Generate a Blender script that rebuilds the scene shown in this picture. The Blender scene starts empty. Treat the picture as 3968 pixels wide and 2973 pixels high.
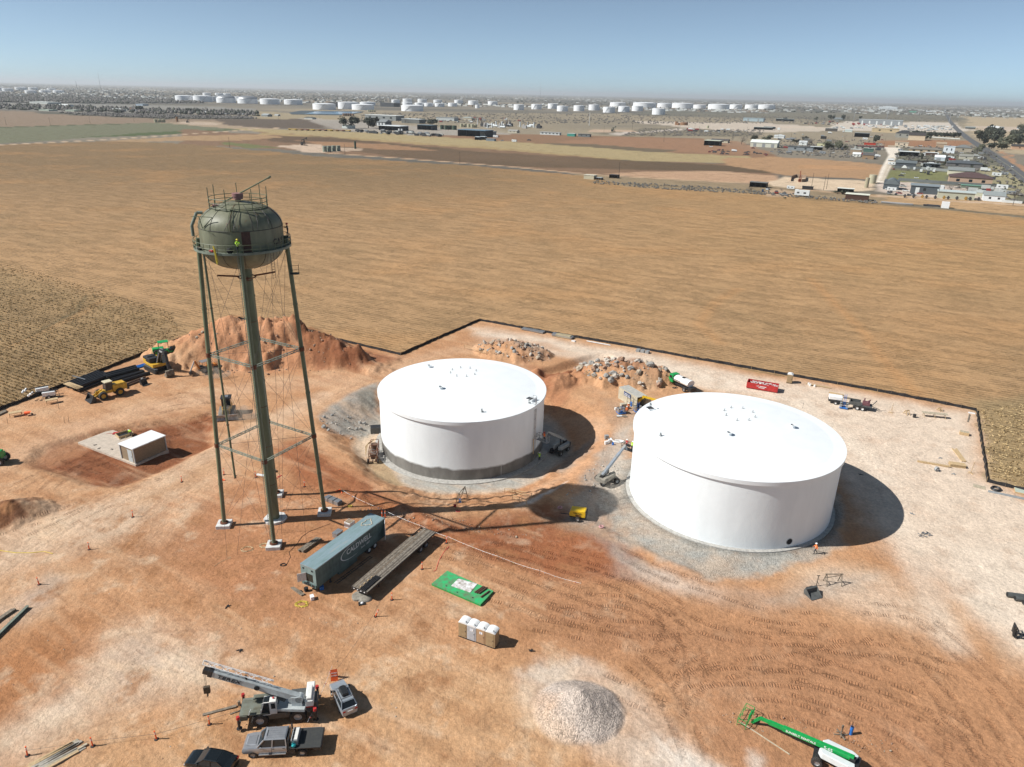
import bpy,math,random
import numpy as np
from mathutils import Vector,Matrix
random.seed(7)
R=math.radians
SC=bpy.context.scene
COL=SC.collection
FPX,IW,IH=2800.,3968.,2973.
ROLL=math.atan(0.0230)
PITCH=math.atan((IH/2-361)*math.cos(ROLL)/FPX)
CAMH=60.
fwd=Vector((0,math.cos(PITCH),-math.sin(PITCH)))
up0=Vector((1,0,0)).cross(fwd)
RX=(Vector((1,0,0))*math.cos(ROLL)+up0*math.sin(ROLL)).normalized()
UX=(-Vector((1,0,0))*math.sin(ROLL)+up0*math.cos(ROLL)).normalized()
cd=bpy.data.cameras.new('camera');cam=bpy.data.objects.new('camera',cd);COL.objects.link(cam)
m=Matrix.Identity(4)
for i in range(3):
 m[i][0]=RX[i];m[i][1]=UX[i];m[i][2]=-fwd[i]
m[2][3]=CAMH
cam.matrix_world=m
cd.sensor_width=36;cd.lens=36*FPX/IW;cd.clip_start=1;cd.clip_end=150000
SC.camera=cam
SC.render.resolution_x,SC.render.resolution_y=1024,767
SUN_AZ,SUN_EL=9.0,43.0
w=bpy.data.worlds.new('World');SC.world=w;w.use_nodes=True
nt=w.node_tree;nt.nodes.clear()
sky=nt.nodes.new('ShaderNodeTexSky');sky.sky_type='NISHITA';sky.sun_disc=False
sky.sun_elevation=R(SUN_EL);sky.sun_rotation=R(270-SUN_AZ)
sky.altitude=900;sky.air_density=0.42;sky.dust_density=0.6;sky.ozone_density=3.0
bg=nt.nodes.new('ShaderNodeBackground');bg.inputs[1].default_value=0.09
hs=nt.nodes.new('ShaderNodeHueSaturation');hs.inputs['Saturation'].default_value=.72;hs.inputs['Value'].default_value=1.0
out=nt.nodes.new('ShaderNodeOutputWorld')
tn=nt.nodes.new('ShaderNodeMix');tn.data_type='RGBA';tn.blend_type='MULTIPLY';tn.inputs[0].default_value=1;tn.inputs[7].default_value=(.90,1.03,1.0,1)
nt.links.new(sky.outputs[0],hs.inputs['Color']);nt.links.new(hs.outputs[0],tn.inputs[6]);nt.links.new(tn.outputs[2],bg.inputs[0]);nt.links.new(bg.outputs[0],out.inputs[0])
ld=bpy.data.lights.new('sun','SUN');ld.energy=4.6;ld.angle=R(0.53);ld.color=(1,.975,.925)
so=bpy.data.objects.new('sun',ld);COL.objects.link(so)
sd=Vector((math.cos(R(SUN_AZ))*math.cos(R(SUN_EL)),math.sin(R(SUN_AZ))*math.cos(R(SUN_EL)),-math.sin(R(SUN_EL))))
so.rotation_euler=sd.to_track_quat('-Z','Y').to_euler();so.location=(-60,0,120)
SC.view_settings.view_transform='Standard';SC.view_settings.look='None'
SC.view_settings.exposure=0.40;SC.view_settings.gamma=1
SC.render.engine='CYCLES'
SC.cycles.max_bounces=5;SC.cycles.diffuse_bounces=3;SC.cycles.volume_bounces=0
def ray(px,py):
 return(fwd*FPX+RX*(px-IW/2)-UX*(py-IH/2)).normalized()
def on(px,py,z=0.):
 d=ray(px,py);t=(z-CAMH)/d.z
 return Vector((d.x*t,d.y*t,z))
def fbm(x,y,seed=0,octs=4,lac=2.03,gain=.5):
 tot=0;amp=1;s=0
 x=np.asarray(x,float)+seed*17.3;y=np.asarray(y,float)-seed*9.1
 for o in range(octs):
  xi=np.floor(x);yi=np.floor(y);fx=x-xi;fy=y-yi
  fx=fx*fx*(3-2*fx);fy=fy*fy*(3-2*fy)
  def h(a,b):
   v=np.sin(a*127.1+b*311.7+(seed+o)*74.7)*43758.5453
   return v-np.floor(v)
  v=(h(xi,yi)*(1-fx)+h(xi+1,yi)*fx)*(1-fy)+(h(xi,yi+1)*(1-fx)+h(xi+1,yi+1)*fx)*fy
  tot=tot+v*amp;s+=amp;amp*=gain;x=x*lac+11.7;y=y*lac-5.3
 return tot/s*2-1
def sstep(a,b,x):
 t=np.clip((x-a)/(b-a),0,1);return t*t*(3-2*t)
T1=np.array([-9.3,125.7]);T2=np.array([35.5,103.1]);TW=np.array([-34.94,92.53])
CR=np.radians([-180,-165,-150,-116,-97,-80,-60,-27,12,35,55,90,132,164,180])
CRr=np.array([28.3,26.0,22.9,24.8,29.5,30.5,29.1,26.6,29,30,29,26,27,28.6,28.3])
def cone_h(x,y,cx,cy,rx,ry,h,rot=0,rough=.12,seed=1,sharp=1.1,k=.35):
 c,s=math.cos(rot),math.sin(rot)
 u=((x-cx)*c+(y-cy)*s)/rx;v=(-(x-cx)*s+(y-cy)*c)/ry
 r=np.sqrt(u*u+v*v)
 r=r*(1+rough*fbm(x*k,y*k,seed,3))
 return h*np.clip(1-r,0,1)**sharp
def seg_d(x,y,a,b):
 ax,ay=a[0],a[1];dx,dy=b[0]-ax,b[1]-ay
 L2=dx*dx+dy*dy+1e-9
 t=np.clip(((x-ax)*dx+(y-ay)*dy)/L2,0,1)
 return np.hypot(x-ax-t*dx,y-ay-t*dy),t*math.sqrt(L2)
HEAPS=[]
def ground_h(x,y):
 x=np.asarray(x,float);y=np.asarray(y,float)
 near=sstep(420,260,y)
 h=.10*fbm(x*.05,y*.05,3,3)*near+.035*fbm(x*.45,y*.45,5,3)*near
 dx,dy=x-T1[0],y-T1[1];r=np.hypot(dx,dy);a=np.arctan2(dy,dx)
 rc=np.interp(a,CR,CRr)+1.0*fbm(x*.12,y*.12,8,3)
 rf=19.2+.9*fbm(x*.16,y*.16,9,2)
 t=np.clip((rc-r)/(rc-rf),0,1)
 t=t**.9
 pit=-2.85*(t*t*(3-2*t)*.55+t*.45)
 gul=np.abs(fbm(a*14,r*.25,12,3))*.7*np.clip(t*(1-t)*4,0,1)
 p,q=on(2150,1460,-1),on(2330,1390,0)
 d,s=seg_d(x,y,p,q)
 ramp=-1.5*sstep(4.2,2.2,d)*sstep(1.02,.4,s/26.)*(r>17)
 h=np.where(r<60,h+np.minimum(pit+gul*(pit<-.1),ramp),h)
 for(a_,b_,wd,hh)in BERMS:
  d,s=seg_d(x,y,a_,b_)
  h=h+hh*np.clip(1-d/wd,0,1)*(1+.4*fbm(x*.8,y*.8,31,2))
 for(poly,dep,ft)in DIGS:
  h=h-dep*soft_poly(x,y,poly,ft)
 for f in HEAPS:
  m_=(np.abs(x-f[0])<f[2]*1.5)&(np.abs(y-f[1])<max(f[2],f[3])*1.5)
  if m_.any():
   hh=np.zeros_like(h);hh[m_]=cone_h(x[m_],y[m_],*f)
   h=h+hh*(1+.10*fbm(x*.9,y*.9,44,3))+np.clip(hh,0,1.5)*.22*(1-2*np.abs(fbm(x*.55,y*.55,45,3)))*(f[4]>1.5)*(f[7]!=28)
 return h
def soft_poly(x,y,poly,ft):
 """1 inside the polygon, fading to 0 over ft metres either side of its edge"""
 P=np.asarray(poly,float)
 out_=np.zeros_like(x)
 bb=(x>P[:,0].min()-ft)&(x<P[:,0].max()+ft)&(y>P[:,1].min()-ft)&(y<P[:,1].max()+ft)
 if not bb.any():return out_
 xs,ys=x[bb],y[bb]
 ins=np.zeros(xs.shape,bool);dm=np.full(xs.shape,1e9)
 n=len(P)
 for i in range(n):
  x1,y1=P[i];x2,y2=P[(i+1)%n]
  c=((y1>ys)!=(y2>ys))&(xs<(x2-x1)*(ys-y1)/((y2-y1)if abs(y2-y1)>1e-9 else 1e-9)+x1)
  ins^=c
  d,_=seg_d(xs,ys,(x1,y1),(x2,y2));dm=np.minimum(dm,d)
 sdv=np.where(ins,dm,-dm)
 out_[bb]=sstep(-ft,ft,sdv)
 return out_
def pp(*pts,z=0):
 return[tuple(on(a,b,z)[:2])for a,b in pts]
BERMS=[]
def berm(pts,wd,hh,z=0):
 q=pp(*pts,z=z)
 for a_,b_ in zip(q,q[1:]):BERMS.append((a_,b_,wd,hh))
berm([(1260,1890),(1400,1930),(1560,1972),(1680,2030),(1740,2050)],1.3,.45)
berm([(2100,1920),(2190,1965),(2260,2010),(2340,2060),(2480,2130),(2700,2230)],1.2,.3)
berm([(2080,1440),(2200,1435),(2290,1400)],1.5,.9)
DIGS=[(pp((530,1640),(800,1610),(830,1720),(690,1790),(560,1850),(470,1880),(330,1870),(110,1790),(150,1730),(300,1690)),.75,1.3),(pp((640,1660),(800,1640),(830,1710),(700,1760),(650,1740)),.55,1.2)]
def hp(px,py,rx,ry,h,rot=0,**k):
 c=on(px,py)
 d=dict(rough=.12,seed=1,sharp=1.1,k=.35);d.update(k)
 HEAPS.append((c.x,c.y,rx,ry,h,rot,d['rough'],d['seed'],d['sharp'],d['k']))
hp(905,1375,19,11,9.4,.05,rough=.35,seed=21,sharp=.8,k=.22)
hp(1190,1385,15,8.5,7.2,-.1,rough=.3,seed=22,sharp=.85,k=.22)
hp(1350,1415,10,4,1.8,-.3,rough=.4,seed=23,sharp=.8,k=.4)
hp(1440,1400,8,5,1.1,.2,rough=.5,seed=24,sharp=.7,k=.4)
hp(1990,1372,10.5,5.5,3.2,-.25,rough=.35,seed=25,sharp=.75,k=.4)
hp(2400,1468,11,6.5,4.4,-.2,rough=.35,seed=26,sharp=.75,k=.4)
hp(2560,1470,7,4,1.7,0,rough=.35,seed=27,sharp=.8,k=.4)
hp(2240,2755,4.9,4.4,2.8,0,rough=.09,seed=28,sharp=.98,k=.5)
hp(50,1990,6.2,4.2,2.0,.3,rough=.3,seed=29,sharp=.9,k=.5)
hp(1545,2085,2.2,1.2,.5,0,rough=.3,seed=31,sharp=.9,k=.5)
hp(2170,1480,7,3.4,1.6,.9,rough=.5,seed=32,sharp=.8,k=.5)
def gz(x,y):
 return float(ground_h(np.array([x]),np.array([y]))[0])
def G(px,py):
 z=0
 for _ in range(8):
  p=on(px,py,z);z=.5*z+.5*gz(p.x,p.y)
 p=on(px,py,z);p.z=gz(p.x,p.y);return p
def heading(a,b,z=0):
 p,q=on(*a,z),on(*b,z);return math.atan2(q.y-p.y,q.x-p.x)
def lin(c):
 return tuple(((v/255)/12.92 if v/255<=.04045 else((v/255+.055)/1.055)**2.4)for v in c)
KL=(1.24,1.19,1.17)
def alb(r,g,b):
 """surface colour from how sunlit ground of that colour photographs"""
 return tuple(min(.85,v/k)for v,k in zip(lin((r,g,b)),KL))
MATS={}
def mat(name,rgb,rough=.6,metal=0.,var=.12,scale=3.,bump=0.,spec=.5,coat=0.,tint=None):
 if name in MATS:return MATS[name]
 M=bpy.data.materials.new(name);M.use_nodes=True;n=M.node_tree;b=n.nodes['Principled BSDF']
 b.inputs['Roughness'].default_value=rough;b.inputs['Metallic'].default_value=metal
 b.inputs['Specular IOR Level'].default_value=spec
 if coat:b.inputs['Coat Weight'].default_value=coat
 rgb=tuple(rgb)
 if var:
  tc=n.nodes.new('ShaderNodeTexCoord')
  nz=n.nodes.new('ShaderNodeTexNoise');nz.inputs['Scale'].default_value=scale;nz.inputs['Detail'].default_value=6;nz.inputs['Roughness'].default_value=.65
  rp=n.nodes.new('ShaderNodeValToRGB')
  lo=tuple(max(0,c*(1-var*2))for c in rgb);hi=tuple(min(1,c*(1+var))for c in rgb)
  if tint:lo=tuple(tint)
  rp.color_ramp.elements[0].color=(*lo,1);rp.color_ramp.elements[0].position=.3
  rp.color_ramp.elements[1].color=(*hi,1);rp.color_ramp.elements[1].position=.62
  n.links.new(tc.outputs['Object'],nz.inputs['Vector']);n.links.new(nz.outputs[0],rp.inputs[0]);n.links.new(rp.outputs[0],b.inputs['Base Color'])
  if bump:
   bp=n.nodes.new('ShaderNodeBump');bp.inputs['Strength'].default_value=bump;bp.inputs['Distance'].default_value=.05
   n.links.new(nz.outputs[0],bp.inputs['Height']);n.links.new(bp.outputs[0],b.inputs['Normal'])
 else:
  b.inputs['Base Color'].default_value=(*rgb,1)
 MATS[name]=M;return M
class MB:
 """collects shapes and links them as one mesh object"""
 def __init__(s):s.v=[];s.f=[];s.M=Matrix.Identity(4);s.mi=[];s.cur=0
 def at(s,loc=(0,0,0),rz=0,rx=0,ry=0):
  s.M=Matrix.Translation(loc)@Matrix.Rotation(rz,4,'Z')@Matrix.Rotation(ry,4,'Y')@Matrix.Rotation(rx,4,'X');return s
 def add(s,vs,fs):
  o=len(s.v);M=s.M
  for v in vs:s.v.append(tuple(M@Vector(v)))
  for f in fs:s.f.append(tuple(i+o for i in f));s.mi.append(s.cur)
  return s
 def m(s,i):s.cur=i;return s
 def box(s,x0,x1,y0,y1,z0,z1):
  s.add([(x0,y0,z0),(x1,y0,z0),(x1,y1,z0),(x0,y1,z0),(x0,y0,z1),(x1,y0,z1),(x1,y1,z1),(x0,y1,z1)],[(0,3,2,1),(4,5,6,7),(0,1,5,4),(1,2,6,5),(2,3,7,6),(3,0,4,7)]);return s
 def cbox(s,cx,cy,cz,sx,sy,sz):return s.box(cx-sx/2,cx+sx/2,cy-sy/2,cy+sy/2,cz-sz/2,cz+sz/2)
 def prism(s,poly,y0,y1,top=None):
  """poly in x,z swept along y"""
  n=len(poly)
  vs=[(p[0],y0,p[1])for p in poly]+[(p[0],y1,p[1])for p in(top or poly)]
  fs=[tuple(range(n)),tuple(range(2*n-1,n-1,-1))]+[(i,i+n,(i+1)%n+n,(i+1)%n)for i in range(n)]
  return s.add(vs,fs)
 def slab(s,poly,z0,z1,top=None):
  n=len(poly)
  vs=[(p[0],p[1],z0)for p in poly]+[(p[0],p[1],z1)for p in(top or poly)]
  fs=[tuple(range(n-1,-1,-1)),tuple(range(n,2*n))]+[(i,(i+1)%n,(i+1)%n+n,i+n)for i in range(n)]
  return s.add(vs,fs)
 def cyl(s,p0,p1,r0,r1=None,n=12,caps=True):
  r1=r0 if r1 is None else r1
  p0,p1=Vector(p0),Vector(p1);d=(p1-p0)
  if d.length<1e-6:return s
  q=d.to_track_quat('Z','Y');vs=[]
  for p,r in((p0,r0),(p1,r1)):
   for i in range(n):
    a=2*math.pi*i/n;vs.append(tuple(p+q@Vector((r*math.cos(a),r*math.sin(a),0))))
  fs=[(i,(i+1)%n,(i+1)%n+n,i+n)for i in range(n)]
  if caps:fs+=[tuple(range(n-1,-1,-1)),tuple(range(n,2*n))]
  return s.add(vs,fs)
 def tube(s,pts,r,n=6):
  for a,b in zip(pts,pts[1:]):s.cyl(a,b,r,n=n)
  return s
 def bar(s,a,b,wd,ht=None):
  ht=ht or wd;a,b=Vector(a),Vector(b);d=b-a
  if d.length<1e-6:return s
  X=d.normalized();Z=Vector((0,0,1))if abs(X.z)<.95 else Vector((0,1,0))
  Y=Z.cross(X).normalized();Z=X.cross(Y)
  vs=[]
  for p in(a,b):
   for sy,sz in((-1,-1),(1,-1),(1,1),(-1,1)):vs.append(tuple(p+Y*(sy*wd/2)+Z*(sz*ht/2)))
  return s.add(vs,[(0,3,2,1),(4,5,6,7),(0,1,5,4),(1,2,6,5),(2,3,7,6),(3,0,4,7)])
 def lathe(s,prof,n=32,c=(0,0)):
  k=len(prof);vs=[]
  for i in range(n):
   a=2*math.pi*i/n
   for r,z in prof:vs.append((c[0]+r*math.cos(a),c[1]+r*math.sin(a),z))
  fs=[]
  for i in range(n):
   j=(i+1)%n
   for t in range(k-1):fs.append((i*k+t,j*k+t,j*k+t+1,i*k+t+1))
  return s.add(vs,fs)
 def ball(s,c,rx,ry=None,rz=None,n=10,k=6):
  ry=ry or rx;rz=rz or rx;vs=[(c[0],c[1],c[2]-rz)]
  for i in range(1,k):
   t=math.pi*i/k-math.pi/2
   for j in range(n):
    a=2*math.pi*j/n;vs.append((c[0]+rx*math.cos(t)*math.cos(a),c[1]+ry*math.cos(t)*math.sin(a),c[2]+rz*math.sin(t)))
  vs.append((c[0],c[1],c[2]+rz));fs=[]
  for j in range(n):
   fs.append((0,1+(j+1)%n,1+j));fs.append((len(vs)-1,1+(k-2)*n+j,1+(k-2)*n+(j+1)%n))
  for i in range(k-2):
   for j in range(n):
    a,b=1+i*n+j,1+i*n+(j+1)%n;fs.append((a,b,b+n,a+n))
  return s.add(vs,fs)
 def torus(s,c,Rr,r,n=20,k=6,axis='z'):
  vs=[]
  for i in range(n):
   a=2*math.pi*i/n
   for j in range(k):
    b=2*math.pi*j/k;q=(Rr+r*math.cos(b));p=(q*math.cos(a),q*math.sin(a),r*math.sin(b))
    if axis=='y':p=(p[0],p[2],p[1])
    if axis=='x':p=(p[2],p[0],p[1])
    vs.append((p[0]+c[0],p[1]+c[1],p[2]+c[2]))
  fs=[(i*k+j,((i+1)%n)*k+j,((i+1)%n)*k+(j+1)%k,i*k+(j+1)%k)for i in range(n)for j in range(k)]
  return s.add(vs,fs)
 def build(s,name,mats,parent=None,smooth=False,bevel=0,label=None,loc=None):
  me=bpy.data.meshes.new(name);me.from_pydata(s.v,[],s.f)
  for mm in(mats if isinstance(mats,(list,tuple))else[mats]):me.materials.append(mm)
  if any(s.mi):me.polygons.foreach_set('material_index',s.mi)
  if smooth:me.shade_smooth()if hasattr(me,'shade_smooth')else None
  me.update()
  o=bpy.data.objects.new(name,me);COL.objects.link(o)
  if smooth:
   me.polygons.foreach_set('use_smooth',[True]*len(me.polygons))
   try:me.set_sharp_from_angle(angle=R(38))
   except Exception:pass
  if bevel:
   bv=o.modifiers.new('bevel','BEVEL');bv.width=bevel;bv.segments=2;bv.limit_method='ANGLE'
  if parent:o.parent=parent
  if loc is not None:o.location=loc
  if label:o['label']=label
  return o
def tag(o,label=None,cat=None,group=None,kind=None):
 if label:o['label']=label
 if cat:o['category']=cat
 if group:o['group']=group
 if kind:o['kind']=kind
 return o
def thing(name,label,cat,loc=(0,0,0),rz=0,group=None,rx=0,ry=0,scale=None):
 o=bpy.data.objects.new(name,None);COL.objects.link(o);o.empty_display_size=.3
 o.location=loc;o.rotation_euler=(rx,ry,rz)
 if scale:o.scale=scale if isinstance(scale,(tuple,list))else(scale,)*3
 return tag(o,label,cat,group)
def copy_tree(o,parent=None,root=True):
 c=o.copy();COL.objects.link(c)
 if parent:c.parent=parent
 for ch in list(o.children):copy_tree(ch,c,False)
 return c
def again(o,label,loc,rz,**k):
 c=copy_tree(o);c.location=loc;c.rotation_euler=(0,0,rz);c['label']=label
 for a,b in k.items():c[a]=b
 return c
def words(txt,size,material,parent,loc,rot=(0,0,0),bold=False,ext=.004,name='lettering',sx=1.,shear=0.,align='CENTER',space=1.):
 cu=bpy.data.curves.new('t','FONT');cu.body=txt;cu.size=size;cu.extrude=ext;cu.align_x=align;cu.align_y='CENTER'
 cu.offset=size*.016 if bold else 0;cu.shear=shear;cu.space_character=space;cu.resolution_u=3
 t=bpy.data.objects.new('t',cu);COL.objects.link(t)
 bpy.context.view_layer.update()
 me=bpy.data.meshes.new_from_object(t.evaluated_get(bpy.context.evaluated_depsgraph_get()))
 bpy.data.objects.remove(t);bpy.data.curves.remove(cu)
 me.name=name;me.materials.clear();me.materials.append(material)
 o=bpy.data.objects.new(name,me);COL.objects.link(o);o.parent=parent;o.location=loc;o.rotation_euler=rot;o.scale=(sx,1,1)
 return o
# ==== GROUND
FENCE1=[(-500,1780),(0,1590),(330,1465),(660,1332),(930,1238),(1250,1308),(1400,1341),(1553,1378),(1700,1312),(1858,1244),(2050,1278),(2400,1338),(2700,1394),(3000,1447),(3400,1518),(3780,1592),(3800,1730),(3822,1868),(3968,1905),(4500,2040)]
SITE=pp(*FENCE1,(4800,3300),(-1200,3300))
def build_ground():
 pys=list(np.arange(3160,372,-3.6));ys=[on(1984,p).y for p in pys]
 ys=[-150,-60,-10,15]+ys
 while ys[-1]<90000:ys.append(ys[-1]*1.25)
 ys=np.array(ys);us=np.linspace(-1.16,1.16,1010)
 Y=np.repeat(ys[:,None],len(us),1);X=us[None,:]*(np.maximum(Y,40)*.72+30)
 x=X.ravel();y=Y.ravel();N=len(x)
 z=ground_h(x,y)
 z+=.045*fbm(x*1.6,y*1.6,40,3)*sstep(160,90,y)
 n1=fbm(x*.035,y*.035,1,4);n2=fbm(x*.15,y*.15,2,4);n3=fbm(x*.7,y*.7,4,3);nf=fbm(x*.006,y*.006,6,4);nff=fbm(x*.0016,y*.004,7,5)
 wx=x+2.2*fbm(x*.12,y*.12,11,4)+.6*fbm(x*.7,y*.7,12,3);wy=y+2.2*fbm(x*.12,y*.12,13,4)+.6*fbm(x*.7,y*.7,14,3)
 fx=x+(y*.012+1)*fbm(x*.02,y*.02,15,4);fy=y+(y*.012+1)*fbm(x*.02,y*.02,16,4)
 far=y>260
 bx=np.where(far,fx,wx);by=np.where(far,fy,wy)
 col=np.zeros((N,3));col[:]=alb(146,134,118)
 mix2=np.clip(nff*1.6+.5,0,1)[:,None]
 col=col*(1-mix2)+np.array(alb(108,103,95))*mix2
 scrub=np.zeros(N)+.7;rows=np.zeros(N);grav=np.zeros(N)
 def paint(c,m_,a=1.):
  nonlocal col
  m_=(np.clip(m_,0,1)*a)[:,None];col=col*(1-m_)+np.array(alb(*c))*m_
 def poly(c,pts,ft=2.,a=1.,z0=0,var=0.,vs=n2,straight=False):
  m_=soft_poly(x if straight else bx,y if straight else by,pp(*pts,z=z0),ft)
  if var:m_=m_*np.clip(.5+var*vs+.5*(1-abs(var)),0,1)
  paint(c,m_,a);return m_
 poly((100,97,94),[(-900,352),(0,362),(400,372),(760,385),(780,402),(400,402),(0,398),(-900,392)],20)
 poly((150,146,140),[(-900,395),(0,398),(500,405),(1000,420),(1000,440),(500,440),(0,424),(-900,412)],10,.7)
 poly((150,128,108),[(-900,425),(0,428),(450,445),(900,462),(1250,470),(1250,500),(1000,500),(640,480),(0,500),(-900,520)],5)
 poly((96,93,82),[(220,434),(600,442),(960,452),(1000,462),(640,462),(300,448),(100,436)],5)
 poly((168,150,122),[(1000,430),(1340,455),(1340,466),(1000,470)],8)
 poly((108,94,82),[(820,462),(1160,462),(1360,486),(1340,500),(1060,498),(900,492)],4)
 poly((182,170,158),[(1150,455),(1500,480),(1900,500),(2000,520),(1900,535),(1500,525),(1300,500),(1180,466)],6,.75)
 poly((124,122,98),[(-900,510),(0,494),(633,474),(985,501),(700,518),(407,530),(0,557),(-900,600)],4,1)
 poly((92,102,68),[(300,535),(520,517),(770,505),(985,500),(700,519),(407,531)],2.5)
 poly((92,96,70),[(-900,525),(0,492),(500,479),(500,481),(0,495),(-900,530)],1.5)
 poly((176,152,128),[(600,476),(820,470),(880,482),(980,497),(1130,505),(900,500)],2.5)
 poly((196,172,150),[(680,475),(740,472),(860,478),(870,483),(800,485),(700,480)],2)
 poly((172,154,128),[(1000,420),(2000,440),(3000,440),(3968,450),(4400,470),(4400,560),(3000,560),(2000,520),(1500,480)],12,.8,var=.5,vs=nf)
 poly((128,118,100),[(2500,495),(2960,500),(2960,530),(2400,528),(2300,518)],6,.8)
 poly((112,108,96),[(2560,424),(3968,440),(3968,465),(3300,470),(2700,452),(2400,448)],9,.75)
 poly((206,188,170),[(2480,470),(2980,478),(3300,500),(3300,506),(2960,514),(2700,500),(2480,478)],5)
 poly((206,190,176),[(2320,521),(2540,506),(2640,498),(2700,500),(2480,515),(2400,524)],3)
 poly((200,170,145),[(2280,504),(2440,504),(2460,512),(2270,512)],3)
 poly((214,198,182),[(3270,470),(3700,476),(3760,510),(3700,514),(3240,506),(3200,490)],5)
 poly((214,192,172),[(2968,488),(3180,492),(3190,498),(2968,494)],3)
 poly((190,168,138),[(3730,450),(4400,470),(4400,610),(3968,600),(3860,585),(3770,520)],6,.9)
 poly((206,184,164),[(3780,490),(4300,495),(4300,512),(3800,510)],3)
 poly((170,118,84),[(3400,545),(3760,545),(3760,572),(3420,570)],4,.8)
 poly((196,144,108),[(3868,588),(3890,586),(3975,650),(4060,720),(3990,690),(3920,630)],2,.7)
 poly((120,116,100),[(3470,575),(3830,580),(3968,700),(4300,800),(3968,845),(3480,790),(3440,740),(3380,720)],3,.9)
 poly((178,165,128),[(3830,640),(3900,650),(4000,740),(3900,780),(3760,700)],3,.8)
 poly((134,132,88),[(3450,660),(3680,668),(3680,706),(3440,704),(3420,690)],2.5,.95)
 poly((226,204,188),[(3420,700),(3640,716),(3900,730),(3900,780),(3640,778),(3410,742)],2.5,.85)
 poly((196,158,118),[(3280,750),(3600,765),(4300,810),(4300,850),(3968,838),(3600,800),(3300,775)],2.5)
 poly((214,182,152),[(3400,755),(3700,778),(4300,812),(4300,818),(3700,784),(3400,760)],1.)
 poly((112,118,72),[(3140,735),(3260,748),(3250,770),(3140,765)],2.,.9)
 poly((160,138,110),[(2230,672),(2600,696),(3000,718),(3440,766),(3440,800),(3000,770),(2420,735),(2200,690)],3)
 poly((150,116,90),[(1000,502),(1500,528),(2030,520),(2700,535),(2800,560),(3000,600),(3000,640),(2000,590),(1000,530)],3.5,1)
 poly((166,126,98),[(2380,530),(2860,548),(2990,590),(2860,600),(2500,580),(2150,552)],4,.8)
 poly((116,103,84),[(2080,552),(2300,560),(2600,582),(2560,590),(2200,572)],3,.9)
 poly((180,158,118),[(880,496),(1400,512),(2000,550),(2520,588),(2881,606),(2860,634),(2450,622),(2000,578),(1500,545),(1000,512)],2.5,1)
 poly((176,150,108),[(1000,513),(1500,545),(2000,578),(2400,616),(2400,624),(1500,552),(1000,520)],2.)
 poly((142,112,88),[(700,500),(1000,520),(1500,552),(2000,585),(2450,624),(2860,636),(3000,640),(3000,712),(2600,694),(2260,672),(2000,648),(1550,612),(1250,592),(1000,575),(700,560)],2.5)
 poly((104,85,68),[(1000,526),(1250,530),(1500,556),(1300,560),(1050,548)],3,.85)
 poly((100,84,66),[(1300,575),(1500,556),(1900,590),(2400,618),(2950,650),(3000,672),(2600,662),(2300,655),(1900,640),(1500,605)],4,.9,var=.35,vs=nf)
 poly((178,136,102),[(1150,545),(1500,560),(1700,585),(1500,580),(1250,562)],3,.8)
 poly((186,146,110),[(2800,612),(2968,608),(3200,618),(3440,640),(3410,700),(3300,690),(3050,680),(2900,656),(2820,640)],3)
 poly((200,152,110),[(3100,640),(3300,645),(3400,655),(3300,662),(3100,655)],2,.7)
 poly((204,164,132),[(2330,672),(2500,665),(2800,664),(3010,680),(3020,716),(2900,712),(2500,692)],3,.9)
 poly((120,122,80),[(870,550),(1000,560),(1080,575),(960,573),(860,560)],2.5,.9)
 poly((182,148,112),[(407,546),(700,528),(1000,520),(1100,532),(900,545),(640,548),(450,552)],3,.9)
 road=[]
 def strip(c,pts,wd,ft,a=1.):
  q=pp(*pts);d=np.full(N,1e9)
  for a_,b_ in zip(q,q[1:]):
   dd,_=seg_d(x,y,a_,b_);d=np.minimum(d,dd)
  m_=sstep(wd/2+ft,wd/2-ft,d+.6*n3);paint(c,m_,a);return m_
 nearf=pp((-900,640),(0,563),(407,546),(640,552),(1060,588),(1330,612),(2000,655),(2250,682),(2420,722),(2968,756),(3300,778),(3968,846),(4600,905),(5600,3300),(-1500,3300))
 mfield=soft_poly(fx,fy,nearf,2.)
 paint((190,150,109),mfield)
 paint((128,106,78),mfield*sstep(230,620,y)*np.clip(.75-x/500+.35*nf,0,1),.75)
 paint((194,152,104),mfield*sstep(-50,160,x)*sstep(160,330,y)*np.clip(.6+.6*nf,0,1),.7)
 paint((150,124,90),mfield*np.clip(fbm(x*.035,y*.035,92,5)*1.7+.1,0,1),.25)
 paint((204,150,98),mfield*np.clip(fbm(x*.03,y*.04,51,5)*2-.1,0,1),.3)
 mleft=soft_poly(wx,wy,pp((-900,940),(0,1040),(330,1130),(640,1215),(690,1300),(660,1340),(0,1600),(-900,1950)),6)
 paint((156,130,94),mleft,.6)
 paint((136,112,82),mleft*np.clip(n2*1.6+.2,0,1),.5)
 mright=soft_poly(wx,wy,pp((3780,1560),(4200,1500),(4800,1700),(4800,2100),(3968,1905),(3820,1868),(3790,1640)),3)
 paint((162,140,104),mright,.7)
 m_=strip((204,158,112),[(2100,1215),(2260,1105),(2330,1085),(2560,1100),(3060,1200)],4,2.5,.25)
 m_=strip((204,150,100),[(3140,1080),(3250,1190),(3350,1290),(3400,1370),(3560,1540)],3,2.,.55)
 m_=strip((204,150,100),[(2860,1120),(2760,1180),(2710,1260),(2790,1330)],3,2.,.45)
 strip((140,118,84),[(2000,1010),(2300,1075),(2860,1215),(3200,1330)],1.2,.8,.4)
 strip((196,150,104),[(-300,1460),(60,1330),(300,1225),(420,1150)],2.2,1.3,.45)
 strip((112,100,76),[(-100,1395),(120,1300),(300,1205),(330,1150)],1.,.8,.7)
 scrub=np.where(mfield>.5,.78,scrub);scrub=np.maximum(scrub,mleft*.82);rows=mfield.copy()
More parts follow.
